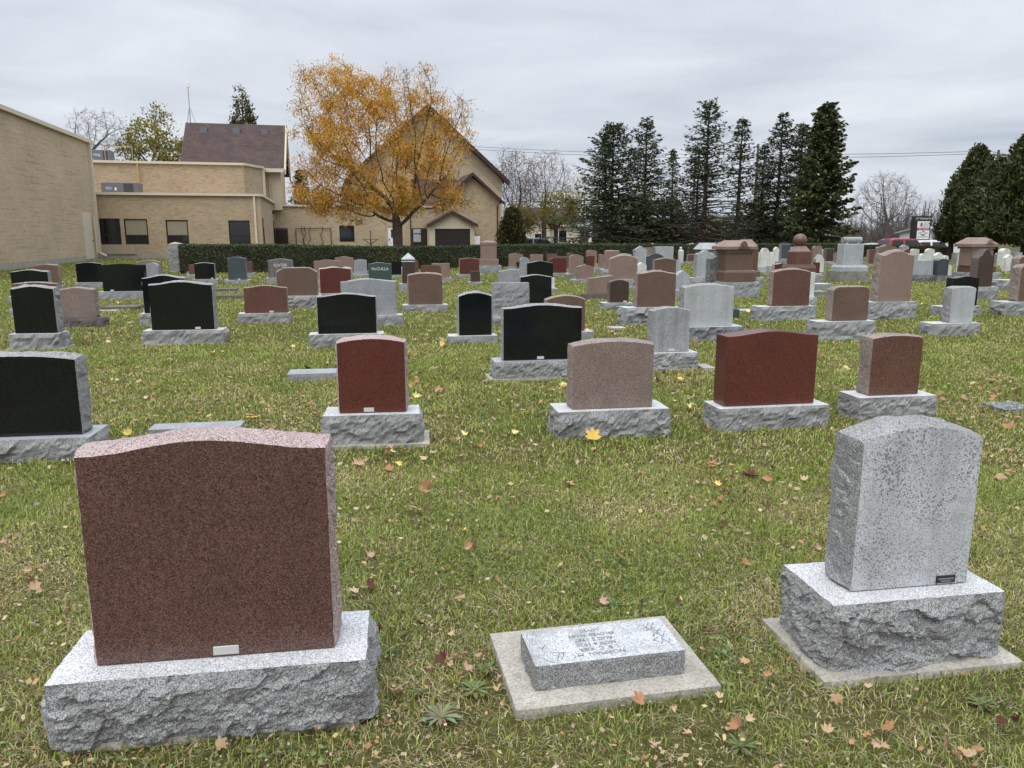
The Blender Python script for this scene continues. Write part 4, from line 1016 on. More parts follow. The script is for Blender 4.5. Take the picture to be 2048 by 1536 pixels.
# steep roofed hall
hall = empty('steep_roofed_hall', (P0.x, P0.y, 0), TH, 'hall with steep brown shingle roof and cream eaves behind the flat roofed blocks', 'building')
VH = 13.0
ua, _ = bw(360, 330, VH); uc, zE = bw(566, 339, VH)
VR = VH + 4.2
ur0, _ = bw(371, 244, VR); ur1, zR = bw(570, 251, VR)
b = MB(); th_ = 0.22
b.add([(ua, VH-.5, zE), (uc+.1, VH-.5, zE), (ur1, VR, zR), (ua, VR, zR)], [(0,1,2,3)])
b.add([(ua, VR, zR), (ur1, VR, zR), (uc+.1, VR+4.7, zE), (ua, VR+4.7, zE)], [(0,1,2,3)])
rf = b.build('roof', M['shingle'], hall)
me = rf.data; uvl = me.uv_layers.new(name='UVMap').data
for p in me.polygons:
    for li in p.loop_indices:
        c = me.vertices[me.loops[li].vertex_index].co; uvl[li].uv = (c.x, (c.z - zE) * 1.12)
b = MB()
for (y0_, z0_, y1_, z1_) in ((VH-.5, zE, VR, zR), (VR+4.7, zE, VR, zR)):
    uo = uc + .1
    b.add([(uo, y0_, z0_-.02), (uo if False else ur1 + .01, y1_, z1_-.02), (ur1+.01, y1_, z1_-.5), (uo, y0_, z0_-.42), (uo+.14, y0_, z0_-.02), (ur1+.15, y1_, z1_-.02), (ur1+.15, y1_, z1_-.5), (uo+.14, y0_, z0_-.42)],
          [(0,1,2,3),(4,7,6,5),(0,4,5,1),(3,2,6,7),(0,3,7,4)])
b.build('rake_board', M['stucco'], hall)
MB().box(ua, uc+.08, VH-.62, VH-.5, zE-.26, zE+.02).build('eave_gutter', M['cream'], hall)
b = MB(); b.box(ua+.3, uc-.9, VH, VH+.3, WH-.5, zE+.1); b.box(uc-1.15, uc-.92, VH-.1, VH, WH-.5, zE)
b.prismx([(VH+.3, WH-.5), (VR+4.2, WH-.5), (VR+4.2, zE), (VR, zR-.3), (VH+.3, zE)], uc-.6, uc-.3)
box_uv(b.build('wall', M['buffpale'], hall))
MB().box(uc-.92, uc-.2, VH-.02, VH+.28, WH-.5, zE-.1).build('corner_panel', M['stucco'], hall)
for q in (.19, .52, .81):
    uu = ua + (uc - ua) * q
    MB().box(uu-.28, uu+.28, VR-1.05, VR-.6, zR-1.05, zR-.45).build('roof_vent', M['unit'], hall)
# antenna on the ridge
uu, zz = bw(381, 244, VR); _, zt = bw(380, 172, VR)
ant = empty('antenna_mast', P0 + UX*uu + VX*VR + Vector((0,0,zR)), TH, 'thin antenna mast with square panel on the shingle roof ridge', 'antenna')
MB().tube((0,0,0),(0,0,zt-zR),.04).build('mast', M['galv'], ant)
b = MB()
for k in range(3): b.tube((.45*cos(k*2.09+.3), .3*sin(k*2.09+.3), -.15), (0,0,1.3), .02)
b.build('tripod', M['galv'], ant)
MB().bbox(-.14,.14,-.06,.06,zt-zR-.1,zt-zR+.3,.02).build('panel', M['white_paint'], ant)
# rear flat wing between
low = empty('link_wing', (P0.x, P0.y, 0), TH, 'long low flat roofed link wing of buff brick behind the locust tree', 'building')
uL = uR; uE, _ = bw(885, 450, V2); _, LH = bw(600, 413, V2)
o1 = (bw(679, 470, V2)[0], bw(709, 470, V2)[0], 0.9, bw(690, 451, V2)[1]); o2 = (bw(775, 470, V2)[0], bw(804, 470, V2)[0], 0.15, bw(790, 453, V2)[1])
b = MB(); wall_open(b, uL, uE, 0, LH, V2, [o1, o2])
b.add([(uL, V2+.2, LH-.3), (uE, V2+.2, LH-.3), (uE, V2+9, LH-.3), (uL, V2+9, LH-.3)], [(0,1,2,3)])
box_uv(b.build('wall', M['buff'], low, fix=False))
coping('roof_coping', [(uL+.2, V2, LH), (uE, V2, LH)], .14, .34, low)
window(low, *o1, V2, 0, False)
d_ = MB().bbox(o2[0], o2[1], V2+.08, V2+.13, o2[2], o2[3], .01).build('door', M['white_paint'], low)
MB().box(o2[0]+.3, o2[1]-.3, V2+.066, V2+.076, o2[2]+1.1, o2[3]-.25).build('pane', M['glass'], d_)
MB().box(o2[0]+.12, o2[0]+.2, V2+.03, V2+.066, 1.05, 1.15).build('handle', M['dark_metal'], d_)
g0, g1 = bw(551, 470, V2)[0], bw(577, 470, V2)[0]
b = MB(); _, gz = bw(560, 456, V2)
b.box(g0, g0+.06, V2-1.0, V2-.9, 0, gz); b.box(g1-.06, g1, V2-1.0, V2-.9, 0, gz); b.box(g0+.06, g1-.06, V2-1.0, V2-.9, gz-.06, gz)
for i in range(9): b.box(g0+.09+(g1-g0-.2)*i/9, g0+.13+(g1-g0-.2)*i/9, V2-.97, V2-.94, 0, gz-.06)
for i in range(9): b.box(g0+.06, g1-.06, V2-.93, V2-.92, .2+i*gz/10, .24+i*gz/10)
b.box(g0+.07, g1-.07, V2-.5, V2-.1, 0, gz-.1)
gt = b.build('lattice_enclosure', M['brownframe'], None); gt.location = P0; gt.rotation_euler = (0, 0, TH)
tag(gt, 'dark brown lattice enclosure standing against the link wing corner', 'enclosure')
# church gable ends
ch = empty('church', (P0.x, P0.y, 0), TH, 'buff brick church with tall steep gable and maroon fascia behind the locust tree', 'building')
VA = V2 + 5.0
aL, zAe = bw(689, 352, VA); aR, _ = bw(1004, 400, VA); aM, zAp = bw(854, 208, VA); eR, zAe = bw(1016, 362, VA)
aL = 2*aM - aR; eL = 2*aM - eR
b = MB(); b.prism([(aL, 0), (aR, 0), (aR, zAe+.25), (aM, zAp-.5), (aL, zAe+.25)], VA, VA+.3)
b.box(aR-.3, aR-.002, VA+.3, VA+22, 0, zAe+.2); b.box(aL+.002, aL+.3, VA+.3, VA+22, 0, zAe+.2)
box_uv(b.build('wall', M['buffpale'], ch))
b = MB(); hh = .3
b.add([(eL, VA-.7, zAe), (aM, VA-.7, zAp), (aM, VA+23, zAp), (eL, VA+23, zAe)], [(0,1,2,3)])
b.add([(eR, VA-.7, zAe), (aM, VA-.7, zAp), (aM, VA+23, zAp), (eR, VA+23, zAe)], [(0,1,2,3)])
rf = b.build('roof', M['shingle'], ch); box_uv(rf)
b = MB()
for e in (eL, eR):
    b.add([(e, VA-.74, zAe-.02), (aM, VA-.74, zAp-.02), (aM, VA-.74, zAp-.5), (e, VA-.74, zAe-.45), (e, VA-.64, zAe-.02), (aM, VA-.64, zAp-.02), (aM, VA-.64, zAp-.5), (e, VA-.64, zAe-.45)],
          [(0,1,2,3),(4,7,6,5),(0,4,5,1),(3,2,6,7),(0,3,7,4)])
    k = 1 if e > aM else -1
    b.add([(e, VA-.64, zAe-.42), (aM, VA-.64, zAp-.47), (aM, VA, zAp-.47), (e, VA, zAe-.42)], [(0,1,2,3)])
b.build('fascia', M['maroon'], ch)
b = MB()
for off in (.9, 1.15):
    b.add([(aR-.02, VA-.05, zAe-off+.2), (aM+1.2, VA-.05, zAp-off-1.1), (aM+1.2, VA-.05, zAp-off-1.17), (aR-.02, VA-.05, zAe-off+.1), (aR-.02, VA, zAe-off+.2), (aM+1.2, VA, zAp-off-1.1), (aM+1.2, VA, zAp-off-1.17), (aR-.02, VA, zAe-off+.1)],
          [(0,1,2,3),(0,4,5,1),(3,2,6,7)])
b.build('brick_moulding', M['buff'], ch)
VBq = V2 - .15
bM, zBp = bw(943.5, 345, VBq); bE, zBe = bw(1008, 406, VBq); bR, _ = bw(1000, 440, VBq)
bL = 2*bM - bR; bEl = 2*bM - bE
an = empty('church_annex', (P0.x, P0.y, 0), TH, 'lower gabled buff brick annex with maroon verge and garage, in front of the church', 'building')
b = MB(); b.prism([(bL, 0), (bR, 0), (bR, zBe+.2), (bM, zBp-.35), (bL, zBe+.2)], VBq, VBq+.3); b.box(bR-.3, bR-.002, VBq+.3, VA, 0, zBe+.1); b.box(bL+.002, bL+.3, VBq+.3, VA, 0, zBe+.1)
for i in range(12):
    uu = bL + .6 + (bR - bL - 1.2) * i / 12
    b.box(uu, uu+.12, VBq-.04, VBq, zBe-.75, zBe-.45)
box_uv(b.build('wall', M['buff'], an))
b = MB()
for e in (bEl, bE):
    b.add([(e, VBq-.5, zBe), (bM, VBq-.5, zBp), (bM, VA, zBp), (e, VA, zBe)], [(0,1,2,3)])
box_uv(b.build('roof', M['shingle'], an))
b = MB()
for e in (bEl, bE):
    b.add([(e, VBq-.54, zBe-.02), (bM, VBq-.54, zBp-.02), (bM, VBq-.54, zBp-.3), (e, VBq-.54, zBe-.28), (e, VBq-.46, zBe-.02), (bM, VBq-.46, zBp-.02), (bM, VBq-.46, zBp-.3), (e, VBq-.46, zBe-.28)],
          [(0,1,2,3),(4,7,6,5),(0,4,5,1),(3,2,6,7),(0,3,7,4)])
b.build('fascia', M['maroon'], an)
MB().tube((bR-.25, VBq-.08, 0), (bR-.25, VBq-.08, zBe-.2), .05).build('downpipe', M['brownframe'], an)
# side roof slope that joins the annex to the church
sl, _ = bw(835, 400, V2 + .3); 
b = MB(); b.add([(sl, V2-.2, LH+.15), (bM-.6, V2-.2, LH+.15), (bM-.6, VA-.01, zBp-.25), (sl, VA-.01, zBp-.25)], [(0,1,2,3)])
b.add([(sl, V2-.2, LH+.15), (sl, VA-.01, zBp-.25), (sl, VA-.01, LH+.15)], [(0,1,2)])
box_uv(b.build('side_roof', M['shingle'], an))
# garage porch
VG = VBq - 1.6
gL, _ = bw(859, 470, VG); gR, _ = bw(949, 470, VG); gM, zGp = bw(904, 421, VG); gE, zGe = bw(955, 449, VG)
gEl = 2*gM - gE
dL, _ = bw(870, 470, VG); dR, _ = bw(940.5, 470, VG); _, dz = bw(905, 457.5, VG)
gar = empty('garage_porch', (P0.x, P0.y, 0), TH, 'small gabled cream garage porch with dark brown roller door', 'garage')
b = MB(); b.prism([(gL, 0), (dL, 0), (dL, dz), (dR, dz), (dR, 0), (gR, 0), (gR, zGe), (gM, zGp-.2), (gL, zGe)], VG, VG+.15)
b.box(gR-.15, gR-.002, VG+.15, VBq, 0, zGe); b.box(gL+.002, gL+.15, VG+.15, VBq, 0, zGe)
for i in range(22):
    uu = gL + (gR-gL)*(i+.5)/22
    if uu < dL-.08 or uu > dR+.08: b.box(uu-.02, uu+.02, VG-.015, VG-.001, 0, zGe)
b.build('wall', M['stucco'], gar, fix=False)
b = MB()
for e in (gEl, gE): b.add([(e, VG-.3, zGe), (gM, VG-.3, zGp), (gM, VBq, zGp), (e, VBq, zGe)], [(0,1,2,3)])
box_uv(b.build('roof', M['shingle'], gar))
b = MB()
for e in (gEl, gE):
    b.add([(e, VG-.34, zGe-.02), (gM, VG-.34, zGp-.02), (gM, VG-.34, zGp-.25), (e, VG-.34, zGe-.28), (e, VG-.27, zGe-.02), (gM, VG-.27, zGp-.02), (gM, VG-.27, zGp-.25), (e, VG-.27, zGe-.28)],
          [(0,1,2,3),(4,7,6,5),(0,4,5,1),(3,2,6,7),(0,3,7,4)])
b.build('fascia', M['maroon'], gar)
b = MB(); ns = 10
for i in range(ns):
    z0, z1 = dz*i/ns, dz*(i+1)/ns
    b.add([(dL, VG+.10, z0), (dR, VG+.10, z0), (dR, VG+.06, z1-.02), (dL, VG+.06, z1-.02), (dR, VG+.10, z1), (dL, VG+.10, z1)], [(0,1,2,3),(3,2,4,5)])
b.build('roller_door', M['garage'], gar)
# things against the wall
m0, m1 = bw(826, 470, V2)[0], bw(841, 470, V2)[0]
mt = empty('electric_meter_cabinet', P0 + UX*m0 + VX*(V2-.3), TH, 'two grey electric cabinets on a dark board beside the garage porch', 'electric cabinet')
_, z1 = bw(830, 459, V2); _, z2 = bw(830, 484, V2)
zmid = (z1+z2)/2 + .1
MB().box(-.1, m1-m0+.7, .16, .26, 0, z1+.1).build('board', M['brownframe'], mt)
MB().bbox(0, m1-m0, 0, .155, zmid+.1, z1, .02).build('cabinet', M['galv'], mt)
MB().bbox(0, m1-m0, 0, .155, z2, zmid, .02).build('cabinet', M['galv'], mt)
MB().tube((-.18,.2,0),(-.18,.2,z1+2.2),.045).build('conduit', M['brownframe'], mt)
for i, px in enumerate((950.0, 954.3, 957.8)):
    uu, _ = bw(px, 480, VG + .2); _, z_ = bw(px, 473, VG)
    o = MB().lathe([(.085,0),(.085,z_-.06),(.06,z_),(.01,z_+.02)], 14).build('bollard', M['white_paint'], None, loc=P0 + UX*uu + VX*(VG+.1))
    tag(o, ['white bollard nearest the garage porch', 'middle white bollard of three beside the garage porch', 'rightmost white bollard of three beside the garage porch'][i], 'bollard', 'white bollards beside the garage porch')
# trellis with a vine
t0, t1 = bw(592, 470, V2)[0], bw(662, 470, V2)[0]; _, tz = bw(600, 457, V2)
tr = empty('wall_trellis', P0 + UX*t0 + VX*(V2-.12), TH, 'rusty wall trellis with climbing vine on the link wing', 'trellis')
b = MB(); w = t1 - t0
b.tube((0,0,0),(0,0,tz),.03); b.tube((w,0,0),(w,0,tz),.03); b.tube((0,0,tz),(w,0,tz),.03)
b.build('frame', M['maroon'], tr)
rng = random.Random(4); b = MB()
for x in (.35*w, .38*w, .74*w, .1*w):
    p = Vector((x, -.03, 0))
    for k in range(12):
        q = p + Vector((rng.uniform(-.14,.14), 0, tz/11)); b.tube(p, q, .025); p = q
b.build('vine', M['bark'], tr)
# bird table on the lawn by the link wing
uu, _ = bw(741, 470, V2-2.5); _, z_ = bw(741, 478, V2-2.5)
bt = empty('bird_table', P0 + UX*uu + VX*(V2-2.5), TH, 'dark wooden bird table with thin post left of the white door', 'bird table')
MB().tube((0,0,0),(0,0,z_+.7),.05).build('post', M['wood'], bt)
MB().box(-.6,.6,-.3,.3,z_-.06,z_).build('tray', M['wood'], bt)
b = MB(); b.tube((-.5,0,z_-.06),(0,0,z_-.45),.03); b.tube((.5,0,z_-.06),(0,0,z_-.45),.03); b.build('brace', M['wood'], bt)
# rooftop units
def unit(label, xa, xb, yt, v, zb, depth=1.3):
    ua, zt = bw(xa, yt, v); ub, _ = bw(xb, yt, v); w = ub - ua; h = zt - zb
    t = empty('rooftop_unit', P0 + UX*ua + VX*v + Vector((0,0,zb)), TH, label, 'air conditioner', 'air conditioning units on the flat roofs')
    MB().bbox(0, w, 0, depth, .1, h, .03).build('casing', M['unit'], t)
    MB().box(.1, w-.1, .1, depth-.1, 0, .1).build('curb', M['unitdark'], t)
    MB().box(w*.60, w*.86, -.02, -.002, .18, h-.08).build('grille', M['unitdark'], t)
    MB().box(.06, w*.34, -.12, -.002, .12, .3).build('hood', M['unitdark'], t)
    MB().box(.05, w*.36, -.13, -.002, .305, .34).build('hood_lip', M['white_paint'], t)
    b = MB(); b.prism([(w*.2+.22*cos(k*pi/10), h*.72+.10*sin(k*pi/10)) for k in range(20)], -.008, -.002); b.build('oval_decal', M['decal'], t)
    MB().box(w*.36, w*.41, -.008, -.002, h*.62, h*.76).build('label_plate', M['white_paint'], t)
    return t
unit('grey rooftop air conditioner with oval blue decal on the low wing', 201, 276, 364, 4.0, WH-.4)
_, zz = bw(200, 298, VB+3)
unit('grey air conditioner high up beside the gymnasium corner', 184, 219, 299, VB+3, BH-.1)
t = empty('roof_ladder_rail', P0 + UX*1.0 + VX*(VB+1.5) + Vector((0,0,BH)), TH, 'thin yellow pipe rail on the upper roof beside the gymnasium', 'railing')
b = MB(); b.tube((-2.4,0,0),(-2.4,0,1.25),.03); b.tube((-2.4,0,1.25),(-.6,0,1.25),.03); b.tube((-.6,0,1.25),(-.6,0,0),.03); b.build('rail', M['pipe'], t)

# ------------------------------------------------------------------ hedges, gate pillars
def leaf_quads(rng, P, size, cols, aspect=0.5, up=0.0, jit=0.15, nrm=None, droop=0.0):
    """small folded leaves at points P; returns vertices, quads, colours"""
    n = len(P)
    d = rng.normal(size=(n, 3)); 
    if up: d[:, 2] += up
    if droop: d[:, 2] -= droop
    d /= np.linalg.norm(d, axis=1)[:, None] + 1e-9
    e = rng.normal(size=(n, 3)); e -= (e * d).sum(1)[:, None] * d; e /= np.linalg.norm(e, axis=1)[:, None] + 1e-9
    s = size * rng.uniform(0.65, 1.35, n)[:, None] if np.isscalar(size) else (np.asarray(size) * rng.uniform(0.7, 1.3, n))[:, None]
    a = P - d * s * .5; c = P + d * s * .5
    k = e * s * aspect * .5
    V = np.stack([a, P + k, c, P - k], 1).reshape(-1, 3)
    F = np.arange(n * 4).reshape(-1, 4)
    ci = rng.integers(0, len(cols), n); C = np.asarray(cols)[ci] * rng.uniform(1 - jit*2, 1 + jit*2, (n, 1))
    return V, F, np.repeat(C, 4, 0)
HCOL = [(0.048,0.074,0.032),(0.07,0.10,0.042),(0.09,0.12,0.054),(0.036,0.056,0.025),(0.10,0.12,0.054)]
def hedge(label, path, seed, thick=1.0, dens=1000, cols=HCOL, leafs=0.068):
    rng = np.random.default_rng(seed)
    pts = [(gp(px, pb, 0), h) for px, pb, h in path]
    o0 = pts[0][0]
    root = empty('hedge', (o0.x, o0.y, 0), 0, label, 'hedge', 'clipped hedges along the back of the cemetery')
    b = MB(); allP = []; allN = []
    for (p, h0), (q, h1) in zip(pts[:-1], pts[1:]):
        d = q - p; ln = d.length; d.normalize(); nn = Vector((-d.y, d.x, 0))
        A, B = p - o0 + nn * .08, q - o0 + nn * .08; A2, B2 = A + nn * (thick - .16), B + nn * (thick - .16)
        up0, up1 = Vector((0, 0, h0 - .07)), Vector((0, 0, h1 - .07))
        b.add([A, B, B2, A2, A + up0, B + up1, B2 + up1, A2 + up0], [(0,1,5,4),(4,5,6,7),(3,7,6,2),(0,4,7,3),(1,2,6,5)])
        n1 = int(ln * h0 * dens); s = rng.uniform(0, 1, n1); z = rng.uniform(0.02, 1, n1)
        P = np.array(p - o0) + s[:, None] * np.array(q - p); hh = h0 + (h1 - h0) * s
        P[:, 2] = z * hh; P += np.array(nn) * (rng.normal(0.03, 0.035, n1) + 0.05*np.sin(P[:, 0]*2.1+P[:, 2]*5)*0.6)[:, None]
        allP.append(P)
        n2 = int(ln * thick * dens); s = rng.uniform(0, 1, n2); w = rng.uniform(0, thick, n2)
        P = np.array(p - o0) + s[:, None] * np.array(q - p) + np.array(nn) * w[:, None]
        P[:, 2] = h0 + (h1 - h0) * s + rng.normal(-.02, .022, n2); allP.append(P)
        n3 = int(thick * h0 * dens * .5); P = np.array(p - o0) + np.array(nn) * rng.uniform(0, thick, n3)[:, None]; P[:, 2] = rng.uniform(0, h0, n3); allP.append(P)
    b.build('branch_core', M['bark'], root)
    P = np.concatenate(allP); P[:, :] += rng.normal(0, .012, P.shape)
    V, F, C = leaf_quads(rng, P, leafs, cols, .55)
    np_mesh('leaves', V, F, None, M['needle'], root, C)
    return root
hedge('long dark green clipped hedge from the left pillar past the church', [(360,547,1.12),(560,545,1.10),(750,541,1.0),(900,536.5,.98),(1000,534,1.03),(1180,531,1.05),(1310,527,1.0),(1376,524,.97)], 11)
hedge('dark clipped hedge from the gate pillar to the right behind the monuments', [(1397,521,.95),(1560,517.5,.93),(1722,515,.93)], 12, dens=600, leafs=.085)
hedge('lighter green rounded hedge in front of the parked cars at right', [(1728,514,.80),(1800,514,.76),(1888,514,.72)], 13, dens=600, leafs=.085, cols=[(0.05,0.065,0.02),(0.07,0.085,0.025),(0.035,0.045,0.016)])
rng = np.random.default_rng(5)
P = rng.normal(0, 1, (420, 3)) * np.array([.42, .10, .34]); c = gp(768, 540.5)
V, F, C = leaf_quads(rng, P + np.array([0, 0, .62]), .06, [(0.16,0.17,0.03),(0.22,0.21,0.04),(0.11,0.13,0.03)], .6)
yp = np_mesh('vine_patch', V, F, None, M['leaf'], None, C); yp.location = (c.x, c.y - .02, 0)
tag(yp, 'yellow green leafy patch growing out of the long dark hedge', 'vine')
def pillar(label, px, py, w_px, top, captop, cw):
    O = gp(px, py); u0, _ = on_plane(px - w_px/2, py, O, ROW); u1, zt = on_plane(px + w_px/2, top, O, ROW); _, zc = on_plane(px, captop, O, ROW)
    c0, _ = on_plane(px - cw/2, top, O, ROW); c1, _ = on_plane(px + cw/2, top, O, ROW)
    t = empty('gate_pillar', (O.x, O.y, 0), ROW, label, 'gate pillar', 'rock faced stone gate pillars along the hedge')
    w = u1 - u0
    rock_block('shaft', u0, u1, 0, w, -.05, zt, .03, .05, [M['r_pale'], M['concrete']], t, int(px))
    b = MB(); d = (c1 - c0 - w) / 2
    b.box(c0, c1, -d, w + d, zt + .003, zt + .07); b.frus(c0, c1, -d, w+d, zt+.07, w*.48+u0, w*.52+u0, w*.48, w*.52, zc)
    b.build('cap', M['concrete'], t)
pillar('rock faced stone gate pillar with pyramid cap at the left end of the long hedge', 349.5, 544, 20, 491, 484, 24)
pillar('rock faced stone gate pillar beside the little white ball post', 1386, 520, 13, 491, 486, 17)
pillar('gate pillar with only its tan pyramid cap showing above the hedge', 1307, 514.5, 13, 491, 486.3, 18)

# ------------------------------------------------------------------ houses, sheds, cars, signs and poles beyond the hedge
def house(name, label, px, D, w, d, hw, hr, rz, wall, roofm, wins=(), door=None, ridge_x=True, chim=None, gable_front=False):
    p = at(px, 469, D); t = empty(name, (p.x, p.y, ground_z(p.x, p.y)), rz, label, 'house', 'houses across the road')
    b = MB(); ov = .45
    if gable_front:
        b.prism([(-w/2,0),(w/2,0),(w/2,hw),(0,hr-.15),(-w/2,hw)], 0, d)
    else:
        b.prismx([(0,0),(d,0),(d,hw),(d/2,hr-.15),(0,hw)], -w/2, w/2)
    box_uv(b.build('wall', M[wall], t))
    b = MB(); th = .18
    if gable_front:
        for s in (-1, 1): b.prism([(s*(w/2+ov), hw-.2), (0, hr), (0, hr+th), (s*(w/2+ov), hw-.2+th)], -ov, d+ov)
    else:
        for y0, y1 in ((-ov, d/2), (d+ov, d/2)): b.prismx([(y0, hw-.2), (y1, hr), (y1, hr+th), (y0, hw-.2+th)], -w/2-ov, w/2+ov)
    rf = box_uv(b.build('roof', M[roofm], t))
    if chim: MB().box(chim-.3, chim+.3, d/2-.3, d/2+.3, hr-.6, hr+.8).build('chimney', M['redbrick'], rf)
    if not gable_front: MB().box(-w/2-ov, w/2+ov, -ov-.06, -ov-.003, hw-.24, hw-.02).build('eave_board', M['white_paint'], t)
    for (x0, x1, z0, z1) in wins:
        f = MB().box(x0, x1, -.05, -.002, z0, z1).build('window', M['white_paint'], t)
        MB().box(x0+.08, x1-.08, -.058, -.051, z0+.08, z1-.08).build('pane', M['glass'], f)
    if door: MB().box(door-.45, door+.45, -.05, -.002, 0, 2.05).build('door', M['brownframe'], t)
    return t
hs = house('bungalow', 'red brick bungalow with grey shingle roof and white porch posts behind the spruces', 1545, 98, 15.0, 8, 2.6, 4.35, radians(6), 'redbrick', 'greyshingle',
   [(-3.3,-1.9,.8,2.2), (-.8,.5,.9,2.2), (2.2,3.5,1.0,2.2)], -4.6, chim=2.2)
MB().box(-6.7,-4.9,-.3,-.01,0,2.4).build('white_siding', M['white_paint'], hs)
for x in (-5.3,-3.8,-1.4): MB().box(x-.07,x+.07,-1.5,-1.36,0,2.45).build('porch_post', M['white_paint'], hs)
MB().prismx([(-2.0,2.45),(-.46,2.62),(-.46,2.8),(-2.0,2.6)],-6.7,1.0).build('porch_roof', M['greyshingle'], hs)
house('grey house', 'low grey roofed white bungalow behind the parked white cars', 1445, 104, 9, 7, 2.5, 4.3, radians(4), 'white_paint', 'greyshingle', [(-2,-.6,.8,2.2),(1,2.2,.8,2.2)]).name = 'white_bungalow'
house('cream_house', 'cream house with small gable behind the yellow trees', 1093, 105, 9, 8, 3.4, 5.6, radians(8), 'cream', 'greyshingle', [(-3.2,-2.2,1,2.6),(1.6,2.8,1,2.7)])
house('gabled_cream_cottage', 'small cream gable front left of the cream house', 1076, 103, 3.2, 6, 3.0, 4.9, radians(8), 'cream', 'greyshingle', [(-.5,.5,1,2.3)], gable_front=True)
house('brown_shed', 'dark brown shed with open timber front behind the ball monument', 1600, 78, 5, 4, 2.3, 2.9, radians(6), 'brownframe', 'greyshingle', [(-1.6,-.8,.2,1.9)])
hb_ = house('grey_garage', 'grey garage with dark door among the spruce trunks', 1355, 84, 7, 6, 2.6, 3.8, radians(6), 'unit', 'greyshingle', [], -1.0)
house('white_patch_stand_in', 'low white stand-in block for the white patches under the cedars', 1925, 92, 5, 8, 2.4, 2.9, radians(8), 'white_paint', 'galv', [])  # stand-in block added for white patches under the cedars, taken for a vehicle
for i, (px, dz_) in enumerate(((1555.5, .9), (1563, .95), (1569, .9))):
    p = at(px, 469, 73); o = MB().tube((0,0,0),(-.34,0,2.3),.05).build('guy_wire_guard', M['yellow_pipe'], None, loc=Vector((p.x, p.y, ground_z(p.x, p.y))))
    tag(o, ['leftmost slanted yellow guy guard behind the hedge', 'middle slanted yellow guy guard behind the hedge', 'rightmost slanted yellow guy guard behind the hedge'][i], 'guy guard', 'yellow guy wire guards')
CP = {}
def carpaint(n, c, met=0.3):
    m = plain('car_paint_' + n, c, 0.22, met, 0.03); return m
def car(label, px, D, kind, paint, rz, cat='car', z=0.0, side=0):
    p = at(px, 469, D); t = empty('parked_' + ('minivan' if kind == 'van' else kind), (p.x, p.y, ground_z(p.x, p.y)), rz, label, cat, 'cars parked beyond the hedge')
    S_ = {'minivan': (5.0, 1.95, 1.75), 'suv': (4.6, 1.85, 1.68), 'hatchback': (4.3, 1.78, 1.48), 'pickup': (5.6, 2.0, 1.92), 'van': (5.6, 2.0, 2.1)}
    Lc, Wc, Hc = S_[kind]; g = .18
    belt = Hc * .56
    if kind == 'pickup':
        cabin = [(-.9, belt), (-.78, Hc-.04), (-.6, Hc), (.75, Hc), (.95, Hc-.06), (1.45, belt)]; bed = belt + .18
        body = [(-Lc/2, .45), (-Lc/2, bed), (-.95, bed), (-.9, belt+.02), (1.45, belt+.02), (2.6, belt-.08), (Lc/2, belt-.25), (Lc/2, .42)]
    elif kind in ('minivan', 'van'):
        cabin = [(-Lc*.46, belt), (-Lc*.42, Hc-.12), (-Lc*.38, Hc-.02), (-.2, Hc), (.7, Hc-.06), (Lc*.37, belt)]
        body = [(-Lc/2, .4), (-Lc/2, belt-.05), (-Lc*.47, belt), (Lc*.37, belt), (Lc*.47, belt-.2), (Lc/2, .6), (Lc/2, .38)]
    else:
        cabin = [(-Lc*.44, belt), (-Lc*.37, Hc-.12), (-Lc*.28, Hc-.02), (-.2, Hc), (.35, Hc-.05), (Lc*.27, belt)]
        body = [(-Lc/2, .38), (-Lc*.495, belt-.08), (-Lc*.44, belt), (Lc*.27, belt), (Lc*.45, belt-.16), (Lc/2, .55), (Lc/2, .36)]
    def loft(prof, ws):
        b = MB(); n = len(prof); rows = []
        for yy, ins in ((-.5, 1), (-.36, .0), (.36, .0), (.5, 1)): rows.append((yy, ins))
        vs = []
        for yy, ins in rows:
            for (x, z_) in prof:
                wz = Wc * (1 - ws * max(0, (z_ - belt)) / max(.01, Hc - belt))
                vs.append((x, yy * wz, z_ - (0.03 if ins and z_ > Hc - .2 else 0)))
        fs = [tuple(range(n)), tuple(range(4*n-1, 3*n-1, -1))]
        for k in range(3):
            for i in range(n):
                j = (i+1) % n; fs.append((k*n+i, k*n+j, (k+1)*n+j, (k+1)*n+i))
        b.add(vs, fs); return b
    body_o = loft(body, 0).build('body', paint, t, smooth=False)
    cab = loft(cabin, .20).build('cabin', paint, t)
    cx0, cx1 = cabin[1][0], cabin[-2][0]
    zt, zb = Hc - .14, belt + .05
    def hw(z_): return Wc / 2 * (1 - .20 * (z_ - belt) / (Hc - belt)) + .006
    xs = [cabin[1][0] + .12, (cx0 + cx1) / 2 - .05, (cx0 + cx1) / 2 + .05, cabin[-2][0] + .05]
    for s in (-1, 1):
        b = MB()
        for xa, xb, xb2 in ((xs[0] - .08, xs[1], xs[1]), (xs[2], cabin[-1][0] - .30, xs[3])):
            b.add([(xa, s*hw(zb), zb), (xb, s*hw(zb), zb), (xb2, s*hw(zt), zt), (xa + .08, s*hw(zt), zt)], [(0,1,2,3)])
        b.build('side_window', M['glass'], t, fix=False)
    a, c = cabin[-1], cabin[-2]
    b = MB(); e = .012; b.add([(a[0]-.08+e, -hw(zb)+.1, zb), (a[0]-.08+e, hw(zb)-.1, zb), (c[0]+.05+e, hw(zt)-.12, zt), (c[0]+.05+e, -hw(zt)+.12, zt)], [(0,1,2,3)]); b.build('windscreen', M['glass'], t, fix=False)
    a, c = cabin[0], cabin[1]
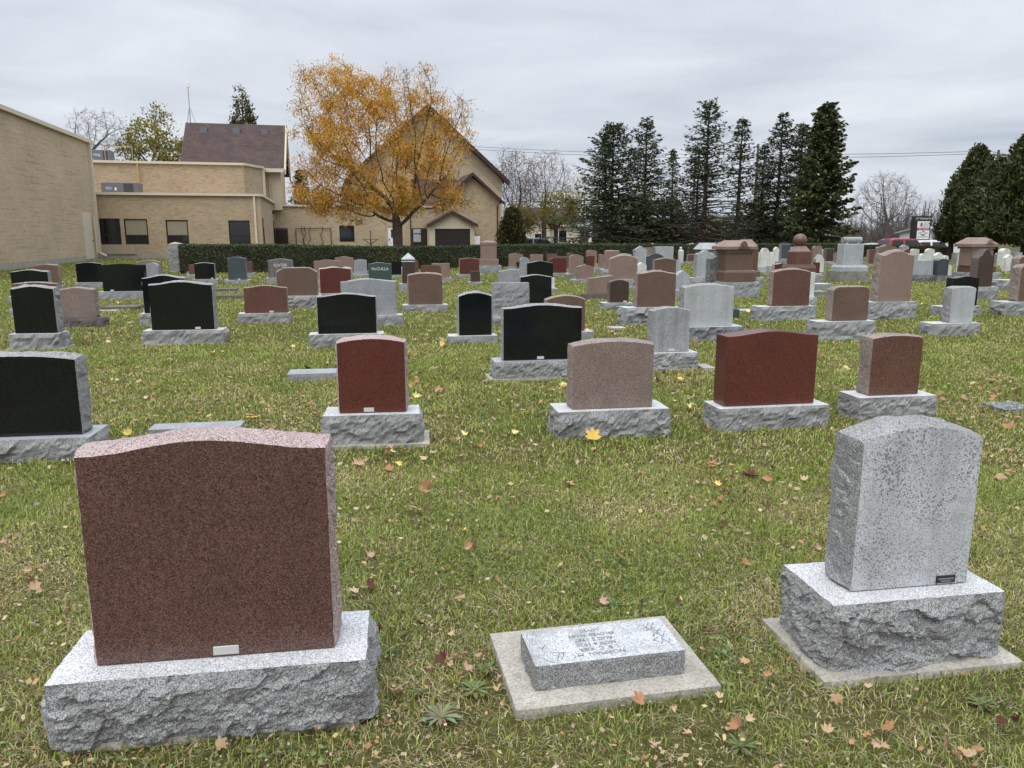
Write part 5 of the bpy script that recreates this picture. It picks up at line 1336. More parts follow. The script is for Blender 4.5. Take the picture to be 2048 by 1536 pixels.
    b = MB(); b.add([(a[0]+.02-e, -hw(zb)+.1, zb), (a[0]+.02-e, hw(zb)-.1, zb), (c[0]-e, hw(zt)-.14, zt), (c[0]-e, -hw(zt)+.14, zt)], [(0,1,2,3)]); b.build('rear_window', M['glass'], t, fix=False)
    for sx in (-.31, .32):
        for s in (-1, 1):
            w_ = MB(); w_.tube((Lc*sx, s*(Wc/2-.2), .33), (Lc*sx, s*(Wc/2+.005), .33), .33, None, 18)
            wo = w_.build('wheel', M['dark_metal'], t)
            MB().tube((Lc*sx, s*(Wc/2+.006), .33), (Lc*sx, s*(Wc/2+.015), .33), .2, None, 14).build('rim', M['galv'], wo)
    for s in (-1, 1):
        MB().box(Lc/2-.12, Lc/2+.01, s*Wc*.36-.2, s*Wc*.36+.2, belt-.32, belt-.2).build('headlight', M['white_paint'], t)
        MB().box(-Lc/2-.012, -Lc/2+.1, s*Wc*.4-.1, s*Wc*.4+.1, belt-.3, belt-.05).build('tail_light', M['maroon'], t)
    return t
car('blue grey minivan with its roof showing above the hedge', 1077, 88, 'minivan', carpaint('bluegrey', (0.22, 0.25, 0.31)), radians(6))
car('white sport utility vehicle parked in front of the white bungalow', 1413, 92, 'suv', carpaint('white', (0.72, 0.73, 0.75), 0), radians(8))
car('silver blue hatchback parked right of the white one', 1441, 86, 'hatchback', carpaint('silver', (0.42, 0.46, 0.52)), radians(200))
car('red boxy sport utility vehicle parked beyond the right hedge', 1812, 60, 'suv', carpaint('red', (0.36, 0.055, 0.06), 0.1), radians(8)).scale = (1, 1, 1.11)
car('silver car parked left of the red vehicle', 1745, 61, 'hatchback', carpaint('palesilver', (0.5, 0.53, 0.56)), radians(185))
car('white car parked right of the red vehicle', 1866, 63, 'suv', carpaint('white_b', (0.75, 0.76, 0.77), 0), radians(8))
car('pale car parked behind the large spruce', 1638, 84, 'suv', carpaint('pale', (0.6, 0.63, 0.66), 0.1), radians(8))
# pylon sign
p = at(1846, 469, 66); SK = 66 / 58.0
sg = empty('pylon_sign', (p.x, p.y, ground_z(p.x, p.y)), radians(9), 'tall pylon sign with black header, white panels and red band', 'sign')
sc_ = 66 / FPX * 1.0
def sz(py): return at(1846, py, 66).z - ground_z(p.x, p.y)
W2 = 13.2 * sc_
b = MB(); b.box(-W2-.12, W2+.12, .05, .75, sz(482), sz(432)); b.box(-W2*.5, W2*.5, .2, .55, 0, sz(482)); b.build('cabinet', M['dark_metal'], sg)
MB().box(-W2, W2, 0, .048, sz(455.8), sz(442.3)).build('upper_panel', M['white_paint'], sg)
MB().box(-W2, W2, 0, .048, sz(460.5), sz(456)).build('red_band', plain('sign_red', (0.42, 0.02, 0.07), 0.4), sg)
lp = MB().box(-W2, W2, 0, .048, sz(478.5), sz(460.7)).build('lower_panel', M['white_paint'], sg)
sgt = lambda tx, s, m, x, py, al='CENTER', sx=1: text_obj(tx, s * SK, m, sg, (x * SK, -.004, sz(py)), (pi/2, 0, 0), 'lettering', al, .002, sx)
sgt("337 Weinheit R. E.", .19, M['whitetext'], 0, 437.2); sg.children[-1].location.y = .045
dk = plain('sign_grey_text', (0.22, 0.27, 0.30), .6); rd_ = plain('sign_maroon_mark', (0.25, 0.03, 0.08), .5); bkc = plain('sign_black_text', (0.03, 0.03, 0.035), .5)
for tx, py in (('PARTS &', 445.5), ('TRUCK &', 449), ('SERVICE', 452.8)): sgt(tx, .12, dk, .22, py)
b = MB(); b.prism([(-.22+.09*cos(k*pi/8), sz(448)+.12*sin(k*pi/8)) for k in range(16)], -.01, -.002); b.prism([(-.36,sz(452.0)),(-.02,sz(452.0)),(-.02,sz(451.2)),(-.36,sz(451.2))], -.01, -.002)
b.build('crest', rd_, sg)
sgt('FLEET SERVICE', .13, M['whitetext'], 0, 458.3)
b = MB(); c0 = sz(466.2)
def arc(r0, r1, a0, a1, n=12):
    ps = [(r1*cos(a0+(a1-a0)*k/n), c0+r1*sin(a0+(a1-a0)*k/n)) for k in range(n+1)] + [(r0*cos(a1-(a1-a0)*k/n), c0+r0*sin(a1-(a1-a0)*k/n)) for k in range(n+1)]
    for k in range(n): b.add([(ps[k][0], -.006, ps[k][1]), (ps[k+1][0], -.006, ps[k+1][1]), (ps[2*n-k][0], -.006, ps[2*n-k][1]), (ps[2*n+1-k][0], -.006, ps[2*n+1-k][1])], [(0,1,2,3)])
arc(.11, .17, .3, pi-.3); arc(.11, .17, pi+.4, 2*pi-.4); arc(.21, .25, pi+.3, 2*pi-.3)
b.add([(-.42,-.006,c0-.02),(-.18,-.006,c0-.02),(-.18,-.006,c0+.03),(-.42,-.006,c0+.03),(.18,-.006,c0-.02),(.42,-.006,c0-.02),(.42,-.006,c0+.03),(.18,-.006,c0+.03)],[(0,1,2,3),(4,5,6,7)])
b.build('round_emblem', bkc, sg, fix=False)
sgt('OFFICE & WAREHOUSE', .085, bkc, 0, 473.8)
# street signs and poles
def post_sign(label, px, D, top, w, h, shape='rect'):
    p = at(px, 469, D); t = empty('street_sign', (p.x, p.y, ground_z(p.x, p.y)), radians(5), label, 'road sign', 'road signs beyond the hedge'); zt = at(px, top, D).z - ground_z(p.x, p.y)
    MB().box(-.03,.03,0,.05,0,zt-.05).build('post', M['galv'], t)
    b = MB()
    if shape == 'rect': b.box(-w/2, w/2, -.03, -.002, zt-h, zt)
    else: b.prism([(0, zt-h), (w/2, zt), (-w/2, zt)], -.03, -.002)
    b.build('plate', M['white_paint'], t)
post_sign('white rectangular road sign on a post left of the spruces', 1180, 60, 475.5, .24, .32)
post_sign('pale triangular road sign seen from behind among spruce trunks', 1249.5, 62, 474.5, .32, .22, 'tri')
poles = []
def pole(label, px, D, top, arm=True):
    p = at(px, 469, D); t = empty('utility_pole', (p.x, p.y, ground_z(p.x, p.y)), radians(10), label, 'utility pole', 'utility poles along the road'); zt = at(px, top, D).z - ground_z(p.x, p.y)
    MB().tube((0,0,0),(0,0,zt),.17,.11,10).build('pole', M['wood'], t)
    if arm:
        MB().box(-1.1,1.1,-.08,.04,zt-.5,zt-.36).build('crossarm', M['wood'], t)
        for x in (-1, -.45, .45, 1): MB().lathe([(.05,0),(.07,.06),(.03,.18)],8,(x,-.02,zt-.36)).build('insulator', M['galv'], t)
    poles.append((p.x, p.y, zt)); return t
pole('wooden utility pole rising between the thin spruces', 1506, 78, 288, False)
pole('wooden utility pole with short arm left of the tallest thin spruce', 1384, 82, 314)
pole('wooden utility pole with crossarm above the right cedars', 1978, 70, 300)
def wire(label, p, q, sag):
    b = MB(); n = 24; pr = None
    for i in range(n+1):
        s = i/n; c = Vector(p).lerp(Vector(q), s); c.z -= sag*4*s*(1-s)
        if pr is not None: b.tube(pr, c, .022, None, 4, cap=False)
        pr = c
    tag(b.build('overhead_wire', M['dark_metal'], None), label, 'power line', 'overhead wires above the road')
wire('upper overhead wire crossing the sky from the church to the right cedars', at(930, 292, 90), at(1978, 302, 70) , .6)
wire('lower overhead wire crossing the sky just under the upper one', at(930, 297, 90), at(1978, 306.5, 70), .7)
wire('overhead wire running off to the right above the cedars', at(1978, 302, 70), at(2200, 318, 60), .3)
wire('low service wire running from the church gable behind the bare trees', at(1008, 402, 60), at(1330, 404, 82), .1)
# ------------------------------------------------------------------ trees
def seg_tubes(P0, P1, R0, R1, n=5):
    P0, P1 = np.asarray(P0, float), np.asarray(P1, float); R0, R1 = np.asarray(R0), np.asarray(R1)
    d = P1 - P0; d /= np.linalg.norm(d, axis=1)[:, None] + 1e-9
    ref = np.where(np.abs(d[:, 2:3]) > .9, np.array([[1., 0, 0]]), np.array([[0, 0, 1.]]))
    a = np.cross(d, ref); a /= np.linalg.norm(a, axis=1)[:, None] + 1e-9; b = np.cross(d, a)
    t = np.arange(n) * 2 * pi / n; ct, st = np.cos(t), np.sin(t)
    off = a[:, None, :] * ct[None, :, None] + b[:, None, :] * st[None, :, None]
    V = np.concatenate([P0[:, None] + off * R0[:, None, None], P1[:, None] + off * R1[:, None, None]], 1)
    m = len(P0); base = (np.arange(m) * 2 * n)[:, None]
    i = np.arange(n); j = (i + 1) % n
    F = np.stack([base + i, base + j, base + n + j, base + n + i], -1).reshape(-1, 4)
    return V.reshape(-1, 3), F
def colonize(rng, attr, chain, step, infl, kill, iters=140, bias=(0, 0, .12)):
    nodes = [np.array(p, float) for p in chain]; par = [-1] + list(range(len(chain) - 1))
    A = attr.copy(); near = np.full(len(A), 0); dist = np.full(len(A), 1e9)
    def upd(start):
        nonlocal near, dist
        for k in range(start, len(nodes)):
            dd = np.linalg.norm(A - nodes[k], axis=1); m = dd < dist
            dist[m] = dd[m]; near[m] = k
    upd(0); done = 0
    for it in range(iters):
        if len(A) == 0: break
        act = dist < infl
        if not act.any(): act = dist < dist.min() * 1.3
        grow = {}
        for i in np.nonzero(act)[0]:
            k = near[i]; v = A[i] - nodes[k]; v /= np.linalg.norm(v) + 1e-9
            grow[k] = grow.get(k, 0) + v
        s0 = len(nodes)
        for k, v in grow.items():
            v = v + np.array(bias) + rng.normal(0, .22, 3); l = np.linalg.norm(v)
            if l < 1e-3: continue
            q = nodes[k] + v / l * step
            nodes.append(q); par.append(k)
        upd(s0)
        keep = dist > kill
        A, near, dist = A[keep], near[keep], dist[keep]
        if len(nodes) > 6000: break
    nodes = np.array(nodes); par = np.array(par)
    r = np.zeros(len(nodes)); kids = np.zeros(len(nodes), int)
    return nodes, par
def radii(par, r_tip, expo=2.4):
    n = len(par); acc = np.zeros(n); kids = np.zeros(n, int)
    for k in range(n - 1, 0, -1):
        if kids[k] == 0: acc[k] = r_tip ** expo
        acc[par[k]] += acc[k]; kids[par[k]] += 1
    return acc ** (1 / expo), kids
def ellip(rng, n, c, r, shell=0.0):
    P = rng.normal(size=(n, 3)); P /= np.linalg.norm(P, axis=1)[:, None]
    return np.array(c) + P * (rng.uniform(shell ** 3, 1, n) ** (1/3))[:, None] * np.array(r)
def broad_tree(name, label, px, D, lobes, seed, trunk_r, fork_y, bark='bark', leafcols=None, leafsize=.12, per=14, leafprob=1.0, spread=.14, aspect=.4,
               step=.28, natt=900, infl=1.6, kill=.45, tip=.010, sprig=2, droop=.6, lean=0.0, group=None, depth=.8, cat='tree'):
    """lobes: (px, py, rx, rz, share of points, leaf share) in photograph pixels at distance D"""
    rng = np.random.default_rng(seed)
    b0 = at(px, 469, D); b0 = Vector((b0.x, D, ground_z(b0.x, D))); k = (D * cos(PITCH)) / FPX
    root = empty(name, b0, 0, label, cat, group)
    att = []; lob = []
    for (cx, cy, rx, rz, sh, ls) in lobes:
        c = at(cx, cy, D) - b0; m = int(natt * sh)
        att.append(ellip(rng, m, c, (rx*k, max(rx, rz)*k*depth, rz*k), .25)); lob.append((np.array(c), np.array((rx*k, max(rx, rz)*k*depth, rz*k)), ls))
    att = np.concatenate(att); att = att[att[:, 2] > .6]
    fz = at(px, fork_y, D).z - b0.z; nch = max(3, int(fz / step)); chain = [(lean * (i/nch), 0, fz * i / nch) for i in range(nch + 1)]
    nodes, par = colonize(rng, att, chain, step, infl, kill)
    r, kids = radii(par, tip)
    sc = trunk_r / max(r[1], 1e-6); r = np.where(r > tip * 1.6, np.maximum(r * sc ** np.clip((r / r[1]) , 0, 1), tip), r)
    r = np.minimum(r, trunk_r * 1.0); r[0] = trunk_r * 1.35
    idx = np.arange(1, len(nodes))
    big = r[idx] > trunk_r * .3
    V1, F1 = seg_tubes(nodes[par[idx[big]]], nodes[idx[big]], r[par[idx[big]]] * np.where(par[idx[big]] == 0, 1, 1.0), r[idx[big]], 9)
    sm = ~big
    V2, F2 = seg_tubes(nodes[par[idx[sm]]], nodes[idx[sm]], np.minimum(r[par[idx[sm]]], r[idx[sm]] * 1.8), r[idx[sm]], 4)
    np_mesh('trunk', np.concatenate([V1, V2]), np.concatenate([F1, F2 + len(V1)]), None, M[bark], root, None, True)
    # fine twigs on the thin wood
    thin = np.nonzero(r < tip * 2.6)[0]
    tips = nodes[thin]
    if sprig:
        P = np.repeat(tips, sprig, 0); d = P - nodes[par[np.repeat(thin, sprig)]]; d /= np.linalg.norm(d, axis=1)[:, None] + 1e-9
        d = d + rng.normal(0, .55, d.shape); d[:, 2] += .1; d /= np.linalg.norm(d, axis=1)[:, None]
        ln = step * rng.uniform(.6, 2.0, len(P)); Q = P + d * ln[:, None]
        mid = P + d * ln[:, None] * .5 + rng.normal(0, .03, P.shape)
        d2 = d + rng.normal(0, .6, d.shape); d2 /= np.linalg.norm(d2, axis=1)[:, None]; Q2 = mid + d2 * ln[:, None] * .55
        t1 = np.full(len(P), tip * .75); t2 = np.full(len(P), tip * .3)
        Va, Fa = seg_tubes(P, mid, t1, t1 * .7, 3); Vb, Fb = seg_tubes(mid, Q, t1 * .7, t2, 3); Vc, Fc = seg_tubes(mid, Q2, t1 * .6, t2, 3)
        np_mesh('twigs', np.concatenate([Va, Vb, Vc]), np.concatenate([Fa, Fb + len(Va), Fc + len(Va) + len(Vb)]), None, M[bark], root)
        tips = np.concatenate([tips, Q, Q2])
    if leafcols:
        w = np.zeros(len(tips))
        for c, rr, ls in lob:
            inside = (((tips - c) / (rr * 1.15)) ** 2).sum(1) < 1
            w = np.where(inside, np.maximum(w, ls), w)
        cl = np.array([0.5 + 0.5 * mn.noise(Vector(p) * .85) + 0.28 * mn.noise(Vector(p) * 2.3) for p in tips])
        tips = tips[rng.uniform(size=len(tips)) < w * np.clip(leafprob * 6.0 * (cl - 0.36), 0.03, 1)]
        P = np.repeat(tips, per, 0) + rng.normal(0, spread, (len(tips) * per, 3)) * np.array([1, 1, .75]); P[:, 2] -= spread * .3
        # tint drifts slowly through the crown as well as from leaf to leaf
        Vv, F, C = leaf_quads(rng, P, leafsize, leafcols, aspect, 0, .12, None, droop)
        np_mesh('crown', Vv, F, None, M['leaf'], root, C)
    return root
GOLD = [(0.68,0.37,0.05),(0.60,0.30,0.04),(0.72,0.46,0.085),(0.48,0.22,0.035),(0.62,0.45,0.10),(0.36,0.17,0.04)]
broad_tree('honey_locust_tree', 'large honey locust tree with golden orange autumn leaves in front of the church', 795, 36.5,
   [(745,290,150,130,.30,1.0),(690,195,85,70,.10,.75),(820,190,80,60,.10,.25),(665,375,95,55,.16,1.0),(620,250,40,70,.03,.5),(800,360,110,70,.14,1.0),(865,290,75,70,.10,.28),(900,260,55,85,.08,.12),(885,400,75,45,.08,.10),(730,420,90,25,.05,.7),(600,160,12,25,.01,.6)],
   21, .235, 452, 'bark_locust', GOLD, .17, 22, .54, .19, .21, step=.25, natt=1500, infl=1.5, kill=.42, tip=.009, sprig=2, droop=.9, depth=.85)
broad_tree('bare_tree', 'bare pale branched tree rising behind the gymnasium corner', 190, 75, [(195,270,62,50,.8,0),(240,280,30,40,.2,0)], 22, .2, 340, 'bark_grey', step=.4, natt=1000, infl=2.4, kill=.55, tip=.010, sprig=4)
broad_tree('maple_tree', 'yellow green maple tree behind the flat roofed wing', 300, 76, [(300,300,66,55,.7,1),(310,245,30,35,.2,.9),(345,310,35,60,.1,.7)], 23, .25, 400, 'bark', [(0.30,0.24,0.04),(0.22,0.20,0.035),(0.15,0.16,0.035),(0.36,0.28,0.06)], .26, 24, .8, .38, .6, step=.5, natt=420, infl=3, kill=.9, tip=.018, sprig=1, droop=.2)
broad_tree('columnar_oak_tree', 'narrow columnar oak tree with bronze green leaves behind the brown roof', 486, 85, [(486,245,24,26,.4,1),(485,215,17,22,.3,1),(484,187,8,20,.15,1),(487,275,26,30,.15,1)], 24, .2, 400, 'bark', [(0.11,0.10,0.03),(0.07,0.075,0.025),(0.15,0.10,0.03),(0.05,0.06,0.02)], .24, 26, 1.0, .26, .6, step=.4, natt=380, infl=2.5, kill=.6, tip=.016, sprig=1, droop=.2)
BRN = [(0.20,0.13,0.09),(0.26,0.15,0.09),(0.16,0.11,0.08)]
broad_tree('tall_bare_tree', 'brownish nearly leafless tree just right of the church eave', 1035, 88, [(1035,380,48,75,.8,.5),(1020,340,30,40,.2,.4)], 25, .3, 455, 'bark', BRN, .15, 4, .8, .35, .5, step=.42, natt=1300, infl=2.5, kill=.55, tip=.010, sprig=4)
broad_tree('spreading_bare_tree', 'reddish twigged bare tree right of the brownish one', 1088, 92, [(1095,360,48,58,.8,.3),(1075,400,45,40,.2,.3)], 26, .3, 430, 'bark', [(0.30,0.18,0.13),(0.24,0.14,0.11)], .15, 3, .6, .35, .5, step=.42, natt=1200, infl=2.5, kill=.55, tip=.010, sprig=4)
OLV = [(0.17,0.16,0.03),(0.24,0.20,0.04),(0.12,0.13,0.03),(0.30,0.19,0.06)]
broad_tree('olive_leaved_tree', 'olive and yellow leaved tree in front of the cream house', 1112, 80, [(1115,420,52,36,.7,1),(1080,440,40,28,.3,1)], 27, .22, 462, 'bark', OLV, .2, 30, .9, .35, .6, step=.4, natt=380, infl=2.5, kill=.7, tip=.016, sprig=1, droop=.3)
broad_tree('rusty_leaved_tree', 'small rusty leaved tree low behind the hedge beside the minivan', 1048, 78, [(1045,435,38,28,1,1)], 28, .16, 465, 'bark', [(0.22,0.13,0.05),(0.16,0.11,0.04),(0.18,0.16,0.05)], .2, 26, .9, .3, .6, step=.4, natt=220, infl=2.5, kill=.7, tip=.016, sprig=1)
broad_tree('pale_willow_tree', 'pale yellow willow crown far behind, left of the spruces', 1165, 120, [(1165,400,42,48,1,1)], 29, .3, 450, 'bark_grey', [(0.40,0.37,0.22),(0.34,0.32,0.18),(0.44,0.41,0.27)], .35, 8, .7, .5, .4, step=.7, natt=260, infl=4, kill=1.1, tip=.02, sprig=2, droop=1.2)
broad_tree('round_bare_tree', 'wide bare tree with fine upswept branches left of the pylon sign', 1772, 62, [(1772,408,66,50,.75,0),(1772,380,45,38,.25,0)], 30, .24, 466, 'bark_grey', step=.33, natt=1500, infl=2.0, kill=.42, tip=.008, sprig=4, depth=1.0)
for i, (px, py, rx, rz, lab, cs) in enumerate(((1410,452,26,22,'orange brown shrub left of the white bungalow', [(0.26,0.15,0.04),(0.2,0.15,0.05)]), (1265,468,30,16,'yellow green shrub low among the spruce trunks', OLV), (1330,470,26,15,'olive shrub behind the gate pillar',OLV), (1213,466,26,20,'dark green shrub at the foot of the leftmost spruce',[(0.05,0.06,0.02),(0.08,0.09,0.03)]), (1300,474,14,12,'dark red leaved shrub among the spruce trunks',[(0.16,0.03,0.03),(0.2,0.05,0.05)]), (1690,472,30,14,'rusty shrub right of the large spruce',[(0.2,0.1,0.05),(0.14,0.09,0.05)]))):
    broad_tree('shrub', lab, px, 76, [(px,py,rx,rz,1,1)], 60+i, .07, 480, 'bark', cs, .18, 9, .7, .28, .6, step=.35, natt=160, infl=2, kill=.6, tip=.014, sprig=1, group='shrubs beyond the hedge', cat='shrub')
def conifer(label, px, D, top, halfw, seed, dens=1.0, bare=0.15, low=.9, cols=None, name='spruce_tree', droop=.25, prof=.85, card=(.34, .11), leanx=0.0, group='spruce trees beyond the hedge', step=.47, gaps=0.0, nb=7, topk=0.04):
    rng = np.random.default_rng(seed)
    b0 = at(px, 469, D); b0 = Vector((b0.x, D, ground_z(b0.x, D))); H = at(px, top, D).z - b0.z; R = halfw * 1.42 * D * cos(PITCH) / FPX
    root = empty(name, b0, 0, label, 'tree', group)
    cols = cols or [(0.040,0.058,0.026),(0.058,0.078,0.034),(0.078,0.098,0.042),(0.028,0.042,0.019)]
    P0, P1, R0, R1 = [], [], [], []; cp = []; cd = []; cs = []
    zz = np.linspace(0, H, 14); 
    for a, b in zip(zz[:-1], zz[1:]):
        P0.append((leanx*a/H, 0, a)); P1.append((leanx*b/H, 0, b)); R0.append(.02 + .019 * (H - a)); R1.append(.02 + .019 * (H - b))
    V1, F1 = seg_tubes(P0, P1, R0, R1, 8)
    P0, P1, R0, R1 = [], [], [], []
    z = low
    while z < H - .15:
        q = (z - low) / (H - low)
        Lz = R * ((1 - q) ** prof) + topk * R
        foll = 1.0 if q > bare else max(0.12, q / max(bare, .01) * .6)
        if gaps and rng.uniform() < gaps * (1.2 - q): foll *= .25
        n = nb + (1 if q < .5 else 0)
        az0 = rng.uniform(0, 2*pi)
        for k in range(n):
            az = az0 + 2*pi*k/n + rng.normal(0, .2); L_ = Lz * rng.uniform(.62, 1.12)
            if L_ < .08: continue
            sl = -.06 * (1 - q) + .50 * q + rng.normal(0, .07)
            m = max(3, int(L_ / .45)); p = np.array([leanx*z/H, 0, z + rng.uniform(-.15, .15)]); h = np.array([cos(az), sin(az), 0])
            for i in range(m):
                t = (i + 1) / m
                s2 = sl - droop * sin(pi * t * .8) + droop * 1.5 * t * t
                nx = p + (h + np.array([0, 0, s2])) * (L_ / m)
                P0.append(p); P1.append(nx); r_ = .012 + .011 * L_; R0.append(r_ * (1 - .9*(t-1/m)) + .004); R1.append(r_ * (1 - .9*t) + .004)
                cnt = rng.poisson(dens * foll * (.6 + .75 * t) * (4.5 + 10 * L_ / m) * (0.15 if (t < .22 and q < .75) else 1))
                if cnt:
                    u = rng.uniform(0, 1, cnt); base = p + (nx - p) * u[:, None]
                    side = rng.choice([-1, 1], cnt); tw = np.array([-h[1], h[0], 0])
                    rem = L_ * (1.05 - t) * .45 + .16
                    ext = rng.uniform(0, 1, cnt) * rem
                    q_ = base + tw * (side * ext * .8)[:, None] + h * (ext * .55)[:, None]
                    q_[:, 2] += -ext * .25 + rng.normal(-.03, .05, cnt)
                    dd = tw * (side * .7)[:, None] + h * .7 + rng.normal(0, .35, (cnt, 3)); dd[:, 2] -= .15
                    cp.append(q_); cd.append(dd)
                p = nx
        z += step * rng.uniform(.7, 1.25) * (1 - .45 * q)
    V2, F2 = seg_tubes(P0, P1, R0, R1, 4)
    np_mesh('trunk', np.concatenate([V1, V2]), np.concatenate([F1, F2 + len(V1)]), None, M['bark'], root)
    P = np.concatenate(cp); d = np.concatenate(cd); n = len(P); d /= np.linalg.norm(d, axis=1)[:, None]
    e = rng.normal(size=(n, 3)); e -= (e * d).sum(1)[:, None] * d; e /= np.linalg.norm(e, axis=1)[:, None]
    ln = card[0] * rng.uniform(.55, 1.3, n)[:, None]; w = card[1] * rng.uniform(.6, 1.3, n)[:, None]
    V = np.stack([P - d*ln*.5, P + e*w*.5, P + d*ln*.5, P - e*w*.5], 1).reshape(-1, 3)
    ci = rng.integers(0, len(cols), n); C = np.asarray(cols)[ci] * rng.uniform(.75, 1.3, (n, 1))
    np_mesh('crown', V, np.arange(n*4).reshape(-1, 4), None, M['needle'], root, np.repeat(C, 4, 0))
    return root
OG = [(0.045,0.060,0.022),(0.07,0.084,0.03),(0.095,0.102,0.036),(0.032,0.044,0.016)]
conifer('broad dark spruce with twin tops, leftmost of the spruces', 1222, 62, 243, 100, 31, .72, .05, prof=.78, droop=.16, gaps=.2)
conifer('dark spruce immediately right of the twin topped one', 1287, 63, 233, 76, 32, .58, .1, droop=.16, prof=.8, gaps=.3)
conifer('twin second stem of the leftmost spruce', 1208, 61.5, 262, 40, 33, .5, .25, prof=.9, gaps=.2)
conifer('short thin spruce in the gap between two taller ones', 1341, 68, 297, 32, 34, .3, .3, gaps=.3)
conifer('tall ragged spruce with a thin airy crown and bare lower limbs', 1407, 60, 198, 68, 35, .5, .42, prof=.62, gaps=.38, droop=.18)
conifer('half dead spruce stem leaning beside the tall ragged one', 1391, 60.6, 290, 50, 36, .35, .6, prof=.6, gaps=.5)
conifer('very thin gappy spruce with long dead lower branches', 1473, 60, 232, 40, 37, .38, .42, prof=.6, gaps=.45)
conifer('medium spruce overlapped by the large dense one', 1551, 64, 224, 62, 38, .65, .15, prof=.72, gaps=.25)
conifer('slim spruce squeezed left of the medium one', 1519, 65, 283, 36, 39, .42, .25, prof=.7, gaps=.3)
conifer('spruce directly behind the large dense one', 1592, 63, 243, 54, 40, .75, .1, prof=.75)
conifer('largest and densest spruce, rightmost of the group', 1637, 56, 207, 56, 41, 1.5, .0, prof=.62, low=1.0, cols=OG, droop=.22, nb=7, step=.33, card=(.36,.15), topk=.06)
for i, (px, t_, hw_, lab) in enumerate(((1345,402,80,'low spreading olive conifer left of the tall ragged spruce'), (1262,395,95,'low dark conifer under the second spruce'), (1500,405,62,'low spreading conifer under the thin gappy spruce'), (1435,440,36,'low yellow tipped conifer bough under the ragged spruce'))):
    conifer(lab, px, 65, t_, hw_, 45+i, .9, .0, prof=.45, low=.6, cols=OG if i != 3 else [(0.16,0.12,0.02),(0.09,0.09,0.02)], name='low_conifer')
conifer('small dark spruce seen behind the link wing between hall and church', 606, 82, 335, 34, 50, .9, 0, prof=.8)
def dense_conifer(label, px, D, top, halfw, seed, cols, low=.5, n=9000, pw=.75, size=.26, lump=.34, name='cedar_tree', leaf_up=.8):
    """scale-leaved tree: many upright sprays on a lumpy pointed crown"""
    rng = np.random.default_rng(seed); b0 = at(px, 469, D); b0 = Vector((b0.x, D, ground_z(b0.x, D))); H = at(px, top, D).z - b0.z; R = halfw * D * cos(PITCH) / FPX
    root = empty(name, b0, 0, label, 'tree', 'dense evergreens beyond the headstones')
    q = rng.uniform(0, 1, n) ** 1.25; az = rng.uniform(0, 2*pi, n)
    rad = R * (1 - q ** 1.5) ** pw * (1 - .35 * np.exp(-q / .07)) + .06
    lp = np.sin(az*3 + q*9 + seed) * .5 + np.sin(az*7 - q*23) * .3 + np.sin(az*11 + q*41 + 2) * .25
    rad *= 1 + lump * lp
    inn = 1.08 - np.abs(rng.normal(0, .24, n)); P = np.stack([np.cos(az)*rad*inn, np.sin(az)*rad*inn, low + q*(H - low)], 1)
    # sprays: small clusters
    k = 4; P = np.repeat(P, k, 0) + rng.normal(0, size*.42, (n*k, 3)); out = np.repeat(np.stack([np.cos(az), np.sin(az), np.zeros(n)], 1), k, 0)
    d = out * .6 + rng.normal(0, .55, P.shape); d[:, 2] += leaf_up; d /= np.linalg.norm(d, axis=1)[:, None]
    e = rng.normal(size=P.shape); e -= (e*d).sum(1)[:, None]*d; e /= np.linalg.norm(e, axis=1)[:, None]
    s = size * rng.uniform(.5, 1.3, len(P))[:, None]
    V = np.stack([P - d*s*.5, P + e*s*.22, P + d*s*.5, P - e*s*.22], 1).reshape(-1, 3)
    C = np.asarray(cols)[np.repeat(rng.integers(0, len(cols), n), k)] * rng.uniform(.7, 1.3, (len(P), 1))
    np_mesh('crown', V, np.arange(len(P)*4).reshape(-1, 4), None, M['needle'], root, np.repeat(C, 4, 0))
    m = 150; zz = rng.uniform(.1, .9, m); azb = rng.uniform(0, 2*pi, m); rb = R * (1 - zz**1.5)**pw * .8
    A = np.stack([np.zeros(m), np.zeros(m), low*.6 + zz*(H-low)*.9], 1); B = A + np.stack([np.cos(azb)*rb, np.sin(azb)*rb, rb*.35], 1)
    Vt, Ft = seg_tubes(np.concatenate([[[0,0,0]], A]), np.concatenate([[[0,0,H*.97]], B]), np.concatenate([[.2], np.full(m, .03)]), np.concatenate([[.02], np.full(m, .008)]), 6)
    np_mesh('trunk', Vt, Ft, None, M['bark'], root)
    return root
CED = [(0.05,0.065,0.026),(0.078,0.092,0.036),(0.034,0.046,0.018),(0.105,0.112,0.045)]
dense_conifer('pointed dark cedar, leftmost and thinnest topped of the right hand group', 1940, 47, 297, 54, 51, CED, low=1.5, n=6000, pw=.85)
dense_conifer('broad dark cedar between the pointed one and the right edge', 1992, 45, 322, 62, 52, CED, low=1.3, n=7000, pw=.6)
dense_conifer('tallest dark cedar cut by the right edge', 2052, 43, 262, 84, 53, CED, low=1.2, n=9000, pw=.65)
dense_conifer('small low cedar filling the gap beneath the leftmost cedar', 1904, 48, 415, 24, 54, CED, low=1.3, n=2600, pw=.6)
dense_conifer('cedar standing behind the others at far right', 2100, 46, 300, 70, 55, CED, low=1.0, n=4000)
dense_conifer('round topped dark yew bush at the corner of the church annex', 1024, 47, 418, 27, 56, [(0.03,0.036,0.014),(0.05,0.048,0.018),(0.075,0.06,0.02)], low=.1, n=2600, pw=.5, size=.18, name='yew_bush')
